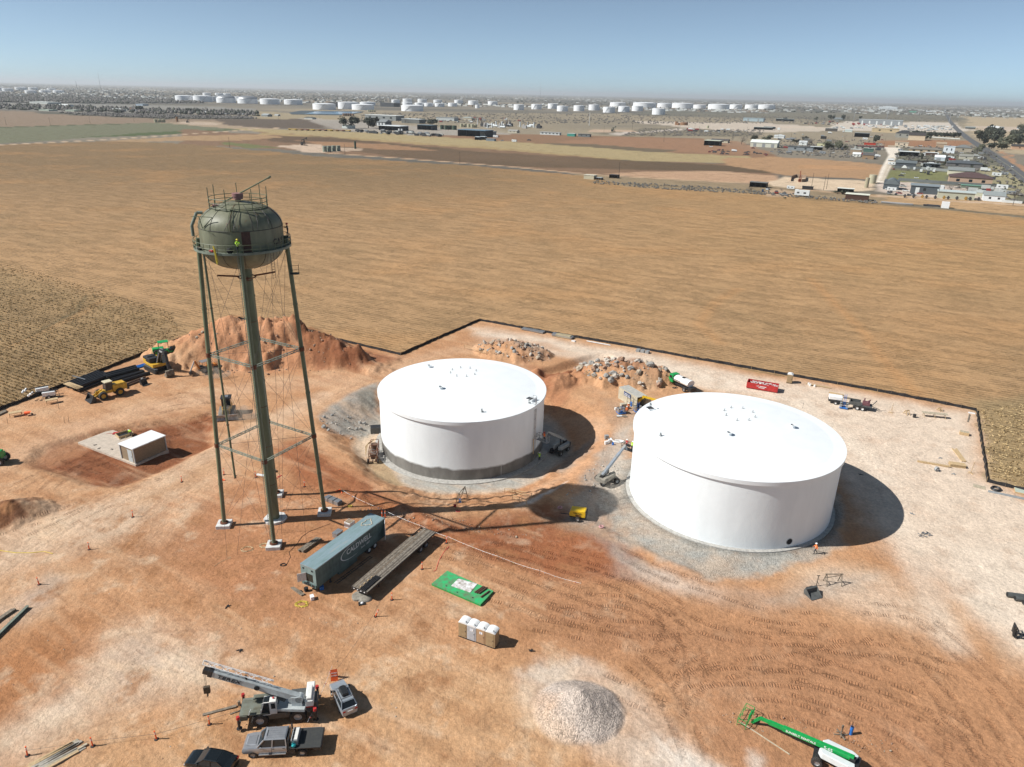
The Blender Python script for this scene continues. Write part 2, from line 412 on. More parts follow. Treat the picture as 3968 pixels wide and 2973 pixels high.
 strip((134,116,90),[(2300,705),(2600,722),(2960,742),(3150,772),(3400,790),(3700,815),(4300,865)],8,4,.75)
 strip((206,176,148),[(-900,640),(0,562),(407,542),(904,508),(1000,498),(1100,496)],7,2.)
 strip((206,170,138),[(1160,576),(1250,592),(1550,614),(2000,648),(2260,674),(2600,695),(3000,714),(3150,738),(3420,764)],6,2.)
 poly((212,184,160),[(1068,567),(1150,559),(1240,560),(1262,580),(1253,590),(1154,588)],2)
 poly((212,184,160),[(1250,575),(1400,575),(1410,583),(1255,588)],2,.8)
 poly((226,198,168),[(2986,706),(3040,684),(3340,700),(3410,706),(3402,738),(3300,745),(3120,732),(2990,724)],2)
 poly((200,168,138),[(2940,745),(3010,732),(3090,748),(3050,765),(2960,765)],2,.9)
 poly((246,230,212),[(3426,572),(3490,572),(3468,620),(3446,660),(3424,706),(3394,706),(3416,650),(3444,600)],1.2,straight=True)
 strip((196,176,150),[(3418,702),(3440,650),(3462,610)],3,2.,.7)
 site=soft_poly(wx,wy,SITE,.6)
 S0=col.copy()
 paint((206,152,108),site)
 paint((192,132,86),site*np.clip(n1*1.4+.35,0,1),.7)
 paint((220,178,138),site*np.clip(n2*1.6-.1,0,1),.55)
 n4=fbm(x*.33,y*.33,91,5,gain=.62);SM=site*(y<175)
 cal=(234,212,190);ora=(194,137,94);red=(154,94,60);gry=(166,164,158);tan=(216,176,142)
 def sp(c,pts,ft=1.5,a=1.,**k):return poly(c,pts,ft,a,**k)
 sp(cal,[(1830,1270),(2000,1290),(2500,1375),(3000,1465),(3760,1600),(3800,1850),(3968,1930),(4400,2060),(4400,2600),(3968,2520),(3700,2300),(3500,2200),(3380,2060),(3200,1800),(3000,1560),(2700,1500),(2500,1430),(2200,1370),(1900,1340)],3.5,.82)
 sp(cal,[(3700,2300),(3968,2560),(4500,2700),(4500,2200),(3700,2100)],4,.6)
 sp(ora,[(1450,1400),(1700,1340),(1830,1300),(2120,1330),(2300,1400),(2200,1420),(1900,1350),(1700,1370),(1460,1440),(1200,1500)],2.,.5)
 sp(cal,[(3200,2180),(3500,2250),(3650,2400),(3600,2480),(3300,2350),(3100,2230)],4,.45)
 sp(ora,[(3330,2060),(3500,2100),(3650,2250),(3600,2330),(3400,2200)],3,.5)
 sp(ora,[(1700,2050),(2000,2020),(2350,2070),(2500,2150),(2750,2260),(3050,2330),(3300,2420),(3700,2500),(3968,2620),(4500,2900),(4500,3300),(3100,3300),(2760,2950),(2560,2760),(2350,2600),(2100,2500),(1950,2400),(1900,2330),(1800,2200),(1600,2100)],3.,.85)
 sp(red,[(2000,2330),(2300,2280),(2700,2400),(3300,2500),(3500,2620),(3100,2620),(2700,2560),(2300,2500),(2100,2420)],5,.4,var=.6)
 sp((170,110,74),[(2700,2620),(3400,2700),(3800,2900),(3700,3000),(2900,2980),(2700,2800)],6,.45,var=.5)
 sp((164,94,54),[(1180,1700),(1250,1760),(1400,1850),(1560,1945),(1680,2010),(1780,2040),(2000,2010),(2130,1960),(2330,2040),(2500,2140),(2450,2250),(2100,2240),(1800,2140),(1560,2040),(1330,1945),(1180,1880),(1100,1790),(1050,1730)],2.2,.9)
 sp(red,[(1540,1960),(1700,2030),(1830,2020),(2000,1985),(2200,1960),(2380,2060),(2200,2090),(1900,2100),(1650,2060)],2,.6)
 sp((184,118,76),[(650,1960),(900,1860),(1100,1850),(1330,1950),(1600,2060),(1500,2160),(1300,2150),(1100,2260),(1300,2420),(1000,2400),(700,2250),(560,2120)],4,.75,var=.3)
 sp((180,128,90),[(300,2080),(600,1960),(800,2000),(700,2200),(450,2230),(250,2180)],5,.6)
 sp((224,200,176),[(250,2560),(500,2420),(760,2480),(900,2560),(700,2700),(420,2760),(200,2860),(0,2960),(-300,2980),(-300,2760),(0,2780)],5,.75,var=.4)
 sp((190,172,158),[(0,2330),(160,2230),(250,2250),(180,2350),(80,2400),(-200,2420)],2.5,.55)
 sp((196,178,162),[(400,2540),(520,2490),(560,2560),(430,2620)],2.5,.5,var=.4)
 sp((182,116,66),[(-300,2600),(0,2500),(150,2420),(330,2380),(300,2560),(200,2680),(0,2790),(-300,2800)],3,.8)
 sp((206,154,104),[(300,2880),(800,2700),(1400,2560),(1900,2560),(2300,2900),(2400,3300),(0,3300)],6,.5)
 sp((224,196,168),[(200,1960),(600,1930),(760,1850),(500,2080),(250,2160),(0,2240),(-300,2300),(-300,2150),(0,2080)],3,.6,var=.3)
 sp((138,74,40),[(120,1800),(170,1720),(300,1690),(420,1650),(560,1640),(700,1620),(800,1600),(830,1640),(830,1720),(700,1790),(560,1860),(470,1885),(330,1870)],1.5,.9)
 sp((190,134,94),[(120,1800),(300,1690),(420,1645),(700,1590),(700,1610),(440,1680),(330,1740),(200,1800)],1.5,.6)
 sp((206,160,120),[(600,1860),(760,1780),(900,1790),(640,1930),(500,1960)],2,.6)
 sp((98,52,28),[(-60,2000),(0,1960),(60,1945),(160,1960),(150,2000),(60,2040),(0,2080),(-60,2060)],1.2,.85)
 sp((198,134,92),[(640,1390),(700,1310),(900,1225),(1100,1262),(1250,1310),(1400,1360),(1560,1385),(1400,1440),(1200,1430),(900,1440)],2,.85)
 sp((140,80,48),[(1120,1280),(1200,1270),(1330,1330),(1480,1390),(1380,1440),(1230,1420),(1150,1400)],2,.75)
 sp((146,84,52),[(1280,1350),(1480,1380),(1540,1400),(1420,1430),(1250,1440)],1.5,.6,var=.5)
 dx,dy=x-T1[0],y-T1[1];r=np.hypot(dx,dy);a=np.arctan2(dy,dx)+fbm(x*.1,y*.1,60,3)*.1
 rc=np.interp(np.arctan2(dy,dx),CR,CRr);inpit=sstep(0,3,rc-r+1.5*n2)*(r<50)
 paint(ora,inpit,.8)
 paint((222,196,168),inpit*sstep(21.5,19.5,r+n2),.8)
 paint(gry,inpit*sstep(19.5,18.2,r+.8*n2)*np.clip(.55+.8*np.cos(a+.9),0,1),.85)
 paint((178,174,166),sstep(21.5,19,r+1.5*n2)*np.clip(1.3*np.cos(a+.75),0,1),.8)
 sp((158,158,152),[(1230,1640),(1290,1580),(1400,1530),(1470,1500),(1480,1640),(1400,1680),(1300,1690),(1250,1680)],1.3,.9,z0=-1.2,var=.25)
 sp((120,116,106),[(1400,1540),(1470,1520),(1480,1570),(1400,1600)],.8,.7,z0=-1.2)
 sp((224,184,150),[(2130,1560),(2250,1600),(2370,1620),(2330,1700),(2250,1800),(2130,1900),(2000,1960),(2050,1900),(2250,1740),(2200,1620)],2,.35)
 sp((146,140,132),[(2190,1720),(2290,1680),(2300,1740),(2200,1800),(2160,1780)],1.2,.7)
 sp((238,226,214),[(2000,1962),(2150,1890),(2200,1860),(2140,1905),(2060,1950)],.5,.9,straight=True)
 sp((150,88,56),[(2070,1450),(2200,1430),(2290,1400),(2300,1410),(2200,1450),(2140,1500),(2100,1500)],1.,.85)
 sp((176,112,74),[(1990,1380),(2120,1440),(2280,1400),(2320,1425),(2150,1560)],1.2,.6)
 sp((158,142,112),[(1415,1790),(1500,1780),(1520,1830),(1560,1880),(1540,1900),(1460,1860),(1440,1820)],.5,.9,z0=-2.8,straight=True)
 sp((196,150,104),[(1400,1770),(1500,1765),(1530,1820),(1570,1880),(1540,1915),(1450,1870)],.6,.4,z0=-2.8)
 r2=np.hypot(x-T2[0],y-T2[1]);a2=np.arctan2(y-T2[1],x-T2[0])
 out2=np.interp(a2,np.radians([-180,-150,-120,-95,-70,-40,0,60,120,180]),[21,22.5,23.5,22,19.3,18,17.8,17.3,17.6,21])
 g2=sstep(1.2,-1.2,r2-out2+2.4*n2+.8*n3);paint((186,176,162),g2,.75)
 paint(gry,g2*np.clip(.45+1.5*n2+.5*n3,0,1),.85);grav=np.maximum(grav,g2)
 paint((120,118,112),sstep(17.6,16.6,r2+.5*n3),.5)
 sp(gry,[(2190,1980),(2260,1850),(2350,1720),(2440,1650),(2440,1760),(2380,1880),(2330,2000),(2420,2100),(2600,2230),(2480,2210),(2300,2080),(2200,2040)],1.6,.75,var=.3)
 sp((222,204,186),[(2380,1640),(2450,1560),(2460,1720),(2400,1870),(2360,1990),(2300,1960),(2360,1800)],1.5,.5)
 sp((176,168,158),[(2420,2180),(2700,2270),(3000,2300),(3250,2220),(3400,2230),(3200,2330),(2900,2360),(2600,2290),(2380,2230)],2.5,.6,var=.6)
 sp((228,206,188),[(2460,2200),(2600,2190),(2750,2290),(2650,2300),(2500,2260)],2,.5)
 sp((168,132,100),[(2060,2000),(2330,2030),(2400,2100),(2330,2090),(2200,2040),(2080,2020)],1.2,.6)
 sp((206,150,108),[(2290,1500),(2470,1600),(2450,1640),(2350,1660),(2300,1800),(2200,1900),(2230,1800),(2330,1640),(2280,1560)],2,.5)
 sp((178,150,126),[(2350,1540),(2480,1560),(2500,1640),(2420,1660),(2330,1620)],2,.5)
 sp((186,150,124),[(1880,1340),(2010,1310),(2100,1360),(2130,1400),(2060,1400),(1960,1370)],1.5,.7,var=.4)
 sp((164,158,150),[(1980,1320),(2060,1340),(2080,1380),(2000,1370)],1.,.7)
 sp((170,112,78),[(2320,1420),(2440,1390),(2560,1440),(2560,1480),(2420,1490),(2320,1470)],1.5,.7)
 sp((160,156,148),[(2270,1440),(2380,1390),(2400,1420),(2330,1450)],1.,.7)
 sp((222,206,190),[(2000,2640),(2120,2560),(2260,2550),(2330,2600),(2480,2750),(2600,2830),(2800,2960),(2950,3080),(2400,3080),(2250,2880),(2080,2800),(1990,2720)],1.6,.7,var=.75)
 sp((238,226,212),[(2520,2860),(2680,2900),(2820,2990),(2900,3060),(2600,3060)],1.5,.7,var=.3)
 sp((236,222,208),[(2900,2870),(2960,2900),(2990,2960),(2930,2960)],1.,.7,var=.3)
 gx=sstep(5.2,4.1,np.hypot((x-HEAPS[7][0]),(y-HEAPS[7][1])*1.08)+.35*n3)
 paint((206,186,172),gx,1.);grav=np.maximum(grav,gx*1.5)
 for pts,wd,c,a_ in[([(600,2080),(900,1800),(1150,1600),(1400,1470),(1700,1370),(2000,1330)],5,(222,176,138),.5),([(-200,2300),(200,2080),(560,1900),(760,1790),(1000,1650),(1250,1530)],4,(226,190,158),.5),([(0,1800),(300,1660),(700,1560),(1000,1500),(1300,1470)],7,(218,172,136),.5),([(0,1850),(250,1720),(500,1640),(800,1590)],2,(180,124,84),.4),([(1900,1340),(2400,1400),(2700,1450),(3100,1560),(3400,1800),(3500,2100),(3700,2500)],4,(236,214,192),.5),([(1600,2700),(1900,2620),(2200,2900)],3,(214,170,128),.4),([(300,2560),(700,2620),(1000,2690),(1500,2900)],1.2,(226,190,156),.5),([(560,2450),(800,2530),(1200,2640),(1700,2850)],1.2,(226,190,156),.4),([(2130,2760),(2000,2640),(1850,2600),(1500,2480),(1200,2380)],2,(206,156,114),.35)]:
  strip(c,pts,wd,wd*.4,a_)
 tm=np.zeros(N);ts=np.zeros(N);rut=np.zeros(N)
 def mark(q,wd,kind):
  nonlocal tm,ts,rut
  s0=random.random()*3
  for a_,b_ in zip(q,q[1:]):
   lo=(min(a_[0],b_[0])-wd,min(a_[1],b_[1])-wd);hi=(max(a_[0],b_[0])+wd,max(a_[1],b_[1])+wd)
   k=np.nonzero((x>lo[0])&(x<hi[0])&(y>lo[1])&(y<hi[1]))[0]
   if len(k):
    d,s=seg_d(x[k],y[k],a_,b_)
    inside=sstep(wd/2+.1,wd/2-.12,d)
    fade=np.clip(.45+1.8*fbm(x[k]*.12+9,y[k]*.12,int(s0*10),2),0,1)
    mm=inside*fade
    if kind=='lug':
     u=mm>tm[k]*.8;kk=k[u];ts[kk]=(s+s0)[u];tm[kk]=mm[u]
    rut[k]=np.maximum(rut[k],mm*(1 if kind=='lug' else.8))
   s0+=math.hypot(b_[0]-a_[0],b_[1]-a_[1])
 def spline(pts,n=10):
  P=[Vector((*q,0))for q in pts];P=[P[0]*2-P[1]]+P+[P[-1]*2-P[-2]];o=[]
  for i in range(1,len(P)-2):
   for t in np.linspace(0,1,n,endpoint=False):
    o.append(tuple((.5*((2*P[i])+(P[i+1]-P[i-1])*t+(2*P[i-1]-5*P[i]+4*P[i+1]-P[i+2])*t*t+(3*P[i]-P[i-1]-3*P[i+1]+P[i+2])*t**3))[:2]))
  o.append(tuple(P[-2][:2]));return o
 def off(q,d):
  o=[]
  for i,p in enumerate(q):
   a_=q[max(0,i-1)];b_=q[min(len(q)-1,i+1)];l=math.hypot(b_[0]-a_[0],b_[1]-a_[1])+1e-9
   o.append((p[0]-(b_[1]-a_[1])/l*d,p[1]+(b_[0]-a_[0])/l*d))
  return o
 LUG=[[(1150,1760),(1350,1880),(1560,1985),(1800,2080),(2100,2170),(2450,2270)],[(1200,1740),(1400,1850),(1600,1975),(1850,2060),(2150,2130),(2500,2230),(2700,2350)],[(1150,1900),(1400,1960),(1650,2080),(1950,2190),(2200,2290),(2420,2360)],[(1900,2120),(2200,2200),(2500,2310),(2600,2420),(2570,2560)],[(2150,2330),(2400,2330),(2560,2390),(2680,2500),(2700,2640)],[(2080,2420),(2300,2460),(2520,2500),(2640,2480)],[(2120,2360),(2350,2420),(2560,2440)],[(2560,2330),(2720,2430),(2900,2470),(3200,2480)],[(2900,2430),(3200,2500),(3500,2530),(3700,2600)],[(3060,2540),(3300,2620),(3560,2720),(3760,2860),(3850,2990)],[(3050,2660),(3250,2720),(3500,2840),(3650,2960)],[(3060,2600),(3400,2700),(3640,2800),(3800,2990)],[(2900,2740),(3100,2760),(3350,2860),(3500,2990)],[(2620,2640),(2850,2590),(3100,2560),(3400,2500)],[(2600,2760),(2700,2640),(2900,2620),(3150,2640)],[(3500,2460),(3650,2620),(3800,2800),(3900,3000)],[(3600,2420),(3760,2560),(3900,2700),(4050,2900)],[(3420,2560),(3600,2640),(3700,2780),(3720,2990)],[(1800,2280),(2000,2330),(2200,2400),(2400,2460)],[(1930,2230),(2150,2310),(2330,2380)],[(2450,2560),(2560,2660),(2640,2800),(2700,2950)],[(2500,2520),(2650,2600),(2760,2560)],[(2330,2640),(2460,2700),(2560,2740)],[(40,1900),(250,1800),(480,1700),(760,1640)],[(160,1920),(300,1810),(500,1740),(700,1690)],[(260,1760),(460,1830),(560,1880)],[(200,1800),(400,1860),(480,1880)],[(330,1740),(520,1800),(640,1850)],[(300,1700),(600,1640),(900,1600)],[(560,1600),(760,1570),(900,1590)],[(600,1560),(720,1530),(860,1560)],[(100,2100),(400,1960),(560,1900)],[(0,2060),(200,2000),(330,1950)],[(2280,1830),(2330,1920),(2340,2010)],[(2400,2140),(2600,2230),(2760,2280)],[(1560,2100),(1800,2160),(2000,2200)],[(3300,2350),(3550,2380),(3650,2440)],[(2700,2300),(2950,2380),(3200,2400)]]
 for L in LUG:
  q=spline(pp(*L));g=random.uniform(.95,1.2)
  mark(off(q,g),.62,'lug');mark(off(q,-g),.62,'lug')
 RUT=[[(-100,2330),(250,2080),(560,1890),(700,1800),(900,1740)],[(-100,2250),(200,2060),(520,1880)],[(420,2150),(640,1950),(780,1830),(1000,1680),(1300,1520),(1560,1420),(1850,1330)],[(560,2090),(800,1860),(1060,1680),(1400,1490),(1800,1350),(2100,1330),(2500,1410)],[(0,1780),(400,1650),(800,1560),(1200,1500)],[(0,1720),(300,1640),(640,1540),(900,1500)],[(2100,1300),(2500,1370),(3000,1480),(3400,1620),(3600,1800)],[(2200,1340),(2600,1410),(3100,1530),(3350,1700),(3450,1950)],[(1900,1330),(2300,1350),(2700,1430)],[(3300,1600),(3500,1650),(3650,1600)],[(3380,1720),(3520,1660),(3600,1720),(3480,1780)],[(150,2560),(500,2440),(900,2420)],[(200,2900),(600,2760),(1100,2600),(1500,2560)],[(640,2480),(1000,2640),(1500,2860),(1800,3000)],[(560,2500),(900,2680),(1400,2930)],[(1950,1880),(2130,1800),(2200,1700)],[(1700,1990),(1900,1980),(2120,1900)],[(3100,2250),(3400,2300),(3700,2420),(3968,2500)],[(3200,2100),(3500,2200),(3900,2350)],[(1000,1560),(1150,1480),(1300,1450)],[(650,1500),(900,1480),(1100,1460)],[(2300,2860),(2600,2760),(2640,2640),(2760,2560),(3000,2540)],[(2700,2960),(2660,2800),(2700,2660),(2860,2600)],[(2420,2760),(2560,2900),(2640,2990)]]
 for L in RUT:
  q=spline(pp(*L));g=.95
  mark(off(q,g),.34,'rut');mark(off(q,-g),.34,'rut')
 onsite=site*(gx<.3)
 rut*=onsite;tm*=onsite
 sx_=sstep(30,-10,x)*sstep(110,95,y)
 paint((174,118,74),np.clip(n4*2.4-.25,0,1)*SM*(1-gx)*(.22+.5*sx_));paint((232,204,172),np.clip(-n4*2.2-.35,0,1)*SM*(1-gx)*(.10+.35*sx_))
 col=col*(1-(rut*np.where(grav>.5,.08,.17))[:,None]*np.array([.8,1.,1.1]))
 lum=(col@np.array([.3,.55,.15]))[:,None]*np.array([1.12,.99,.86]);q_=(site*.13)[:,None];col=(col*(1-q_)+lum*q_)*(1+.05*site)[:,None]
 z-=rut*.05
 ts_i=ts
 st=fbm((x*.52+y*.85)*.9,(x*.85-y*.52)*.11,70,3)*site*(x<5)*(1-gx)
 paint((228,186,148),np.clip(st*1.8-.2,0,1)*.35);paint((160,108,72),np.clip(-st*1.8-.2,0,1)*.3)
 me=bpy.data.meshes.new('ground')
 nr,nc=Y.shape
 co=np.stack([x,y,z],1).astype(np.float32)
 i=np.arange(nr-1)[:,None]*nc+np.arange(nc-1)[None,:]
 qd=np.stack([i,i+1,i+1+nc,i+nc],-1).reshape(-1,4)
 me.vertices.add(N);me.vertices.foreach_set('co',co.ravel())
 me.loops.add(len(qd)*4);me.loops.foreach_set('vertex_index',qd.ravel().astype(np.int32))
 me.polygons.add(len(qd));me.polygons.foreach_set('loop_start',np.arange(0,len(qd)*4,4,dtype=np.int32))
 me.polygons.foreach_set('loop_total',np.full(len(qd),4,np.int32));me.polygons.foreach_set('use_smooth',np.ones(len(qd),bool))
 me.update(calc_edges=True)
 at=me.attributes.new('earth','FLOAT_COLOR','POINT');at.data.foreach_set('color',np.concatenate([np.clip(col,0,1),np.ones((N,1))],1).astype(np.float32).ravel())
 at=me.attributes.new('marks','FLOAT_COLOR','POINT')
 at.data.foreach_set('color',np.stack([tm,scrub*(1-site),rows*(1-site),np.clip(grav,0,1.5)],1).astype(np.float32).ravel())
 at=me.attributes.new('along','FLOAT','POINT');at.data.foreach_set('value',ts_i.astype(np.float32))
 o=bpy.data.objects.new('ground',me);COL.objects.link(o);tag(o,kind='structure')
 me.materials.append(ground_mat());return o
def ground_mat():
 M=bpy.data.materials.new('earth');M.use_nodes=True;n=M.node_tree;L=n.links.new;b=n.nodes['Principled BSDF']
 b.inputs['Roughness'].default_value=.95;b.inputs['Specular IOR Level'].default_value=.15
 def N(t,**k):
  q=n.nodes.new(t)
  for a,v in k.items():setattr(q,a,v)
  return q
 def mth(op,a,b_=None,c=None,cl=False):
  q=N('ShaderNodeMath',operation=op,use_clamp=cl)
  for i,v in enumerate((a,b_,c)):
   if v is None:continue
   if isinstance(v,(int,float)):q.inputs[i].default_value=v
   else:L(v,q.inputs[i])
  return q.outputs[0]
 ea=N('ShaderNodeAttribute',attribute_name='earth');ma=N('ShaderNodeAttribute',attribute_name='marks');al=N('ShaderNodeAttribute',attribute_name='along')
 sp=N('ShaderNodeSeparateColor');L(ma.outputs['Color'],sp.inputs[0]);tread,scrub,rows=sp.outputs;grav=ma.outputs['Alpha']
 geo=N('ShaderNodeNewGeometry');pos=geo.outputs['Position']
 def noise(sc,det=4,rough=.6,vec=None,stretch=None,rot=0):
  v=vec or pos
  if stretch:
   mp=N('ShaderNodeMapping');mp.inputs['Scale'].default_value=stretch;mp.inputs['Rotation'].default_value=(0,0,rot);L(v,mp.inputs[0]);v=mp.outputs[0]
   mp.vector_type='TEXTURE';mp.inputs['Scale'].default_value=tuple(1/s for s in stretch)
  q=N('ShaderNodeTexNoise');q.inputs['Scale'].default_value=sc;q.inputs['Detail'].default_value=det;q.inputs['Roughness'].default_value=rough;L(v,q.inputs['Vector']);return q.outputs[0]
 big=noise(.35,6,.62);mid=noise(2.2,6,.7);fin=noise(9,3,.7)
 g=mth('ADD',mth('MULTIPLY',mth('SUBTRACT',big,.5),.7),mth('ADD',mth('MULTIPLY',mth('SUBTRACT',mid,.5),1.05),mth('MULTIPLY',mth('SUBTRACT',fin,.5),.5)))
 gr=mth('ADD',1.,g)
 ang=R(-27.6)
 t1=noise(1.7,7,.74,stretch=(.3,1.8,1),rot=ang);t2=noise(.14,4,.6,stretch=(.5,1.6,1),rot=ang)
 vr=N('ShaderNodeMapping');vr.vector_type='TEXTURE';vr.inputs['Rotation'].default_value=(0,0,ang);L(pos,vr.inputs[0])
 sx=N('ShaderNodeSeparateXYZ');L(vr.outputs[0],sx.inputs[0])
 wv=mth('SINE',mth('ADD',mth('MULTIPLY',sx.outputs[1],4.3),mth('MULTIPLY',big,5)))
 tuft=mth('ADD',mth('ADD',t1,mth('MULTIPLY',mth('SUBTRACT',t2,.5),.75)),mth('MULTIPLY',mth('MULTIPLY',wv,.075),rows))
 thr=mth('SUBTRACT',.66,mth('MULTIPLY',scrub,.17))
 tf=N('ShaderNodeMapRange');tf.interpolation_type='SMOOTHSTEP';L(tuft,tf.inputs[0]);L(thr,tf.inputs[1]);L(mth('ADD',thr,.09),tf.inputs[2])
 tfm=mth('MULTIPLY',tf.outputs[0],mth('GREATER_THAN',scrub,.05))
 c1=N('ShaderNodeMix',data_type='RGBA');L(mth('MULTIPLY',tfm,.46),c1.inputs[0]);L(ea.outputs['Color'],c1.inputs[6])
 tc=N('ShaderNodeMix',data_type='RGBA');L(mid,tc.inputs[0]);tc.inputs[6].default_value=(*alb(122,98,68),1);tc.inputs[7].default_value=(*alb(170,140,100),1);L(tc.outputs[2],c1.inputs[7])
 bars=mth('SINE',mth('MULTIPLY',al.outputs['Fac'],2*math.pi/.30))
 bt=mth('MULTIPLY',bars,tread)
 vo=N('ShaderNodeTexVoronoi');vo.inputs['Scale'].default_value=9;L(pos,vo.inputs['Vector'])
 sv=N('ShaderNodeSeparateColor');L(vo.outputs['Color'],sv.inputs[0])
 gs=mth('MULTIPLY',mth('SUBTRACT',sv.outputs[0],.5),mth('MULTIPLY',grav,.5))
 fac=mth('ADD',mth('ADD',gr,mth('MULTIPLY',bt,.035)),gs)
 mul=N('ShaderNodeVectorMath',operation='SCALE');L(c1.outputs[2],mul.inputs[0]);L(fac,mul.inputs[3]);L(mul.outputs[0],b.inputs['Base Color'])
 clod=noise(1.3,7,.68)
 h=mth('ADD',mth('MULTIPLY',clod,.33),mth('ADD',mth('MULTIPLY',fin,.07),mth('ADD',mth('MULTIPLY',bt,.05),mth('ADD',mth('MULTIPLY',tfm,.35),mth('MULTIPLY',mth('MULTIPLY',vo.outputs['Distance'],grav),-.10)))))
 bp=N('ShaderNodeBump');bp.inputs['Strength'].default_value=.75;bp.inputs['Distance'].default_value=1.;L(h,bp.inputs['Height']);L(bp.outputs[0],b.inputs['Normal'])
 return M
GROUND=build_ground()
# ==== STORAGE TANKS
def plaster_mat(name,band):
 M=bpy.data.materials.new(name);M.use_nodes=True;n=M.node_tree;L=n.links.new;b=n.nodes['Principled BSDF']
 b.inputs['Roughness'].default_value=.55;b.inputs['Specular IOR Level'].default_value=.3
 tc=n.nodes.new('ShaderNodeTexCoord');mp=n.nodes.new('ShaderNodeMapping');mp.inputs['Scale'].default_value=(1,1,.35);L(tc.outputs['Object'],mp.inputs[0])
 nz=n.nodes.new('ShaderNodeTexNoise');nz.inputs['Scale'].default_value=.5;nz.inputs['Detail'].default_value=8;nz.inputs['Roughness'].default_value=.6;L(mp.outputs[0],nz.inputs[0])
 rp=n.nodes.new('ShaderNodeValToRGB');rp.color_ramp.elements[0].position=.3;rp.color_ramp.elements[0].color=(.74,.775,.785,1);rp.color_ramp.elements[1].position=.62;rp.color_ramp.elements[1].color=(.80,.835,.845,1);L(nz.outputs[0],rp.inputs[0])
 src=rp.outputs[0]
 if band:
  sx=n.nodes.new('ShaderNodeSeparateXYZ');L(tc.outputs['Object'],sx.inputs[0])
  n2=n.nodes.new('ShaderNodeTexNoise');n2.inputs['Scale'].default_value=.28;n2.inputs['Detail'].default_value=6;L(tc.outputs['Object'],n2.inputs[0])
  ad=n.nodes.new('ShaderNodeMath');ad.operation='MULTIPLY_ADD';L(n2.outputs[0],ad.inputs[0]);ad.inputs[1].default_value=-1.5;L(sx.outputs[2],ad.inputs[2])
  mr=n.nodes.new('ShaderNodeMapRange');L(ad.outputs[0],mr.inputs[0]);mr.inputs[1].default_value=1.35;mr.inputs[2].default_value=1.75
  n3=n.nodes.new('ShaderNodeTexNoise');n3.inputs['Scale'].default_value=.7;n3.inputs['Detail'].default_value=6;L(mp.outputs[0],n3.inputs[0])
  r3=n.nodes.new('ShaderNodeValToRGB');r3.color_ramp.elements[0].color=(.135,.13,.12,1);r3.color_ramp.elements[0].position=.3;r3.color_ramp.elements[1].color=(.24,.232,.215,1);r3.color_ramp.elements[1].position=.7;L(n3.outputs[0],r3.inputs[0])
  mx=n.nodes.new('ShaderNodeMix');mx.data_type='RGBA';L(mr.outputs[0],mx.inputs[0]);L(r3.outputs[0],mx.inputs[6]);L(src,mx.inputs[7]);src=mx.outputs[2]
 L(src,b.inputs['Base Color'])
 bz=n.nodes.new('ShaderNodeTexNoise');bz.inputs['Scale'].default_value=1.6;bz.inputs['Detail'].default_value=6;L(tc.outputs['Object'],bz.inputs[0])
 bp=n.nodes.new('ShaderNodeBump');bp.inputs['Strength'].default_value=.22;bp.inputs['Distance'].default_value=.1;L(bz.outputs[0],bp.inputs['Height']);L(bp.outputs[0],b.inputs['Normal'])
 return M
M_white=mat('white_coating',(.80,.83,.84),.5,var=.02,scale=.4)
M_plast1=plaster_mat('white_coating_unfinished_foot',True);M_plast2=plaster_mat('white_plaster',False)
M_conc=mat('concrete',(.40,.385,.355),.9,var=.16,scale=2.5,bump=.15)
M_concw=mat('pale_concrete',(.62,.61,.59),.9,var=.1,scale=2.5)
M_black=mat('black_void',(.012,.012,.013),.9,var=0)
M_dsteel=mat('dark_steel',(.05,.05,.052),.5,.5,var=.2,scale=6)
M_galv=mat('galvanised_steel',(.42,.43,.44),.45,.7,var=.12,scale=5)
M_rubber=mat('tyre_rubber',(.028,.026,.025),.85,var=.25,scale=8,tint=(.05,.042,.035))
M_glass=mat('vehicle_glass',(.02,.026,.03),.08,var=0,spec=.8)
M_wood=mat('new_timber',(.50,.36,.20),.8,var=.15,scale=4)
M_owood=mat('grey_old_timber',(.20,.165,.125),.9,var=.25,scale=4,bump=.2)
M_orange=mat('safety_orange',(.85,.13,.03),.6,var=.08)
M_red=mat('red_paint',(.45,.03,.03),.45,var=.15,scale=3)
M_whitep=mat('white_paint',(.80,.80,.79),.4,var=.06,scale=2)
M_greyp=mat('grey_paint',(.30,.31,.31),.5,var=.12,scale=2)
M_green=mat('rental_green_paint',(.01,.30,.07),.35,var=.1,scale=3)
M_yel=mat('machine_yellow',(.62,.36,.035),.45,var=.15,scale=2)
M_blue=mat('blue_plastic',(.03,.16,.50),.45,var=.1)
M_skin=mat('skin',(.36,.20,.13),.6,var=0)
M_denim=mat('dark_work_trousers',(.03,.035,.05),.85,var=.15,scale=12)
DOME=.85
def big_tank(name,label,c,zb,zt,wall_mat,Rw,foot):
 t=thing(name,label,'storage tank',(c[0],c[1],zb))
 h=zt-zb
 wl=MB();wl.lathe([(Rw,-.3),(Rw,h-.62)],160);wl.build('wall',wall_mat,t,smooth=True)
 rim=MB();rim.lathe([(Rw-.3,h-.66),(Rw+.30,h-.62),(Rw+.32,h),(Rw-1.6,h+.1)],160);rim.build('roof_rim',M_white,t,smooth=True)
 prof=[(Rw-1.6,h+.1)]+[(r,h+.1+DOME*(1-(r/(Rw-1.6))**2))for r in np.linspace(Rw-1.9,0.01,14)]
 MB().lathe(prof,128).build('domed_roof',M_white,t,smooth=True)
 ft=MB().lathe([(Rw-.2,-.2),(Rw+foot,-.2),(Rw+foot,.16),(Rw-.2,.2)],128).build('footing',M_conc if foot>.5 else M_conc,t,smooth=True)
 rz=lambda r:h+.1+DOME*(1-(r/(Rw-1.6))**2)if r<Rw-1.6 else h+.05
 return t,h,rz
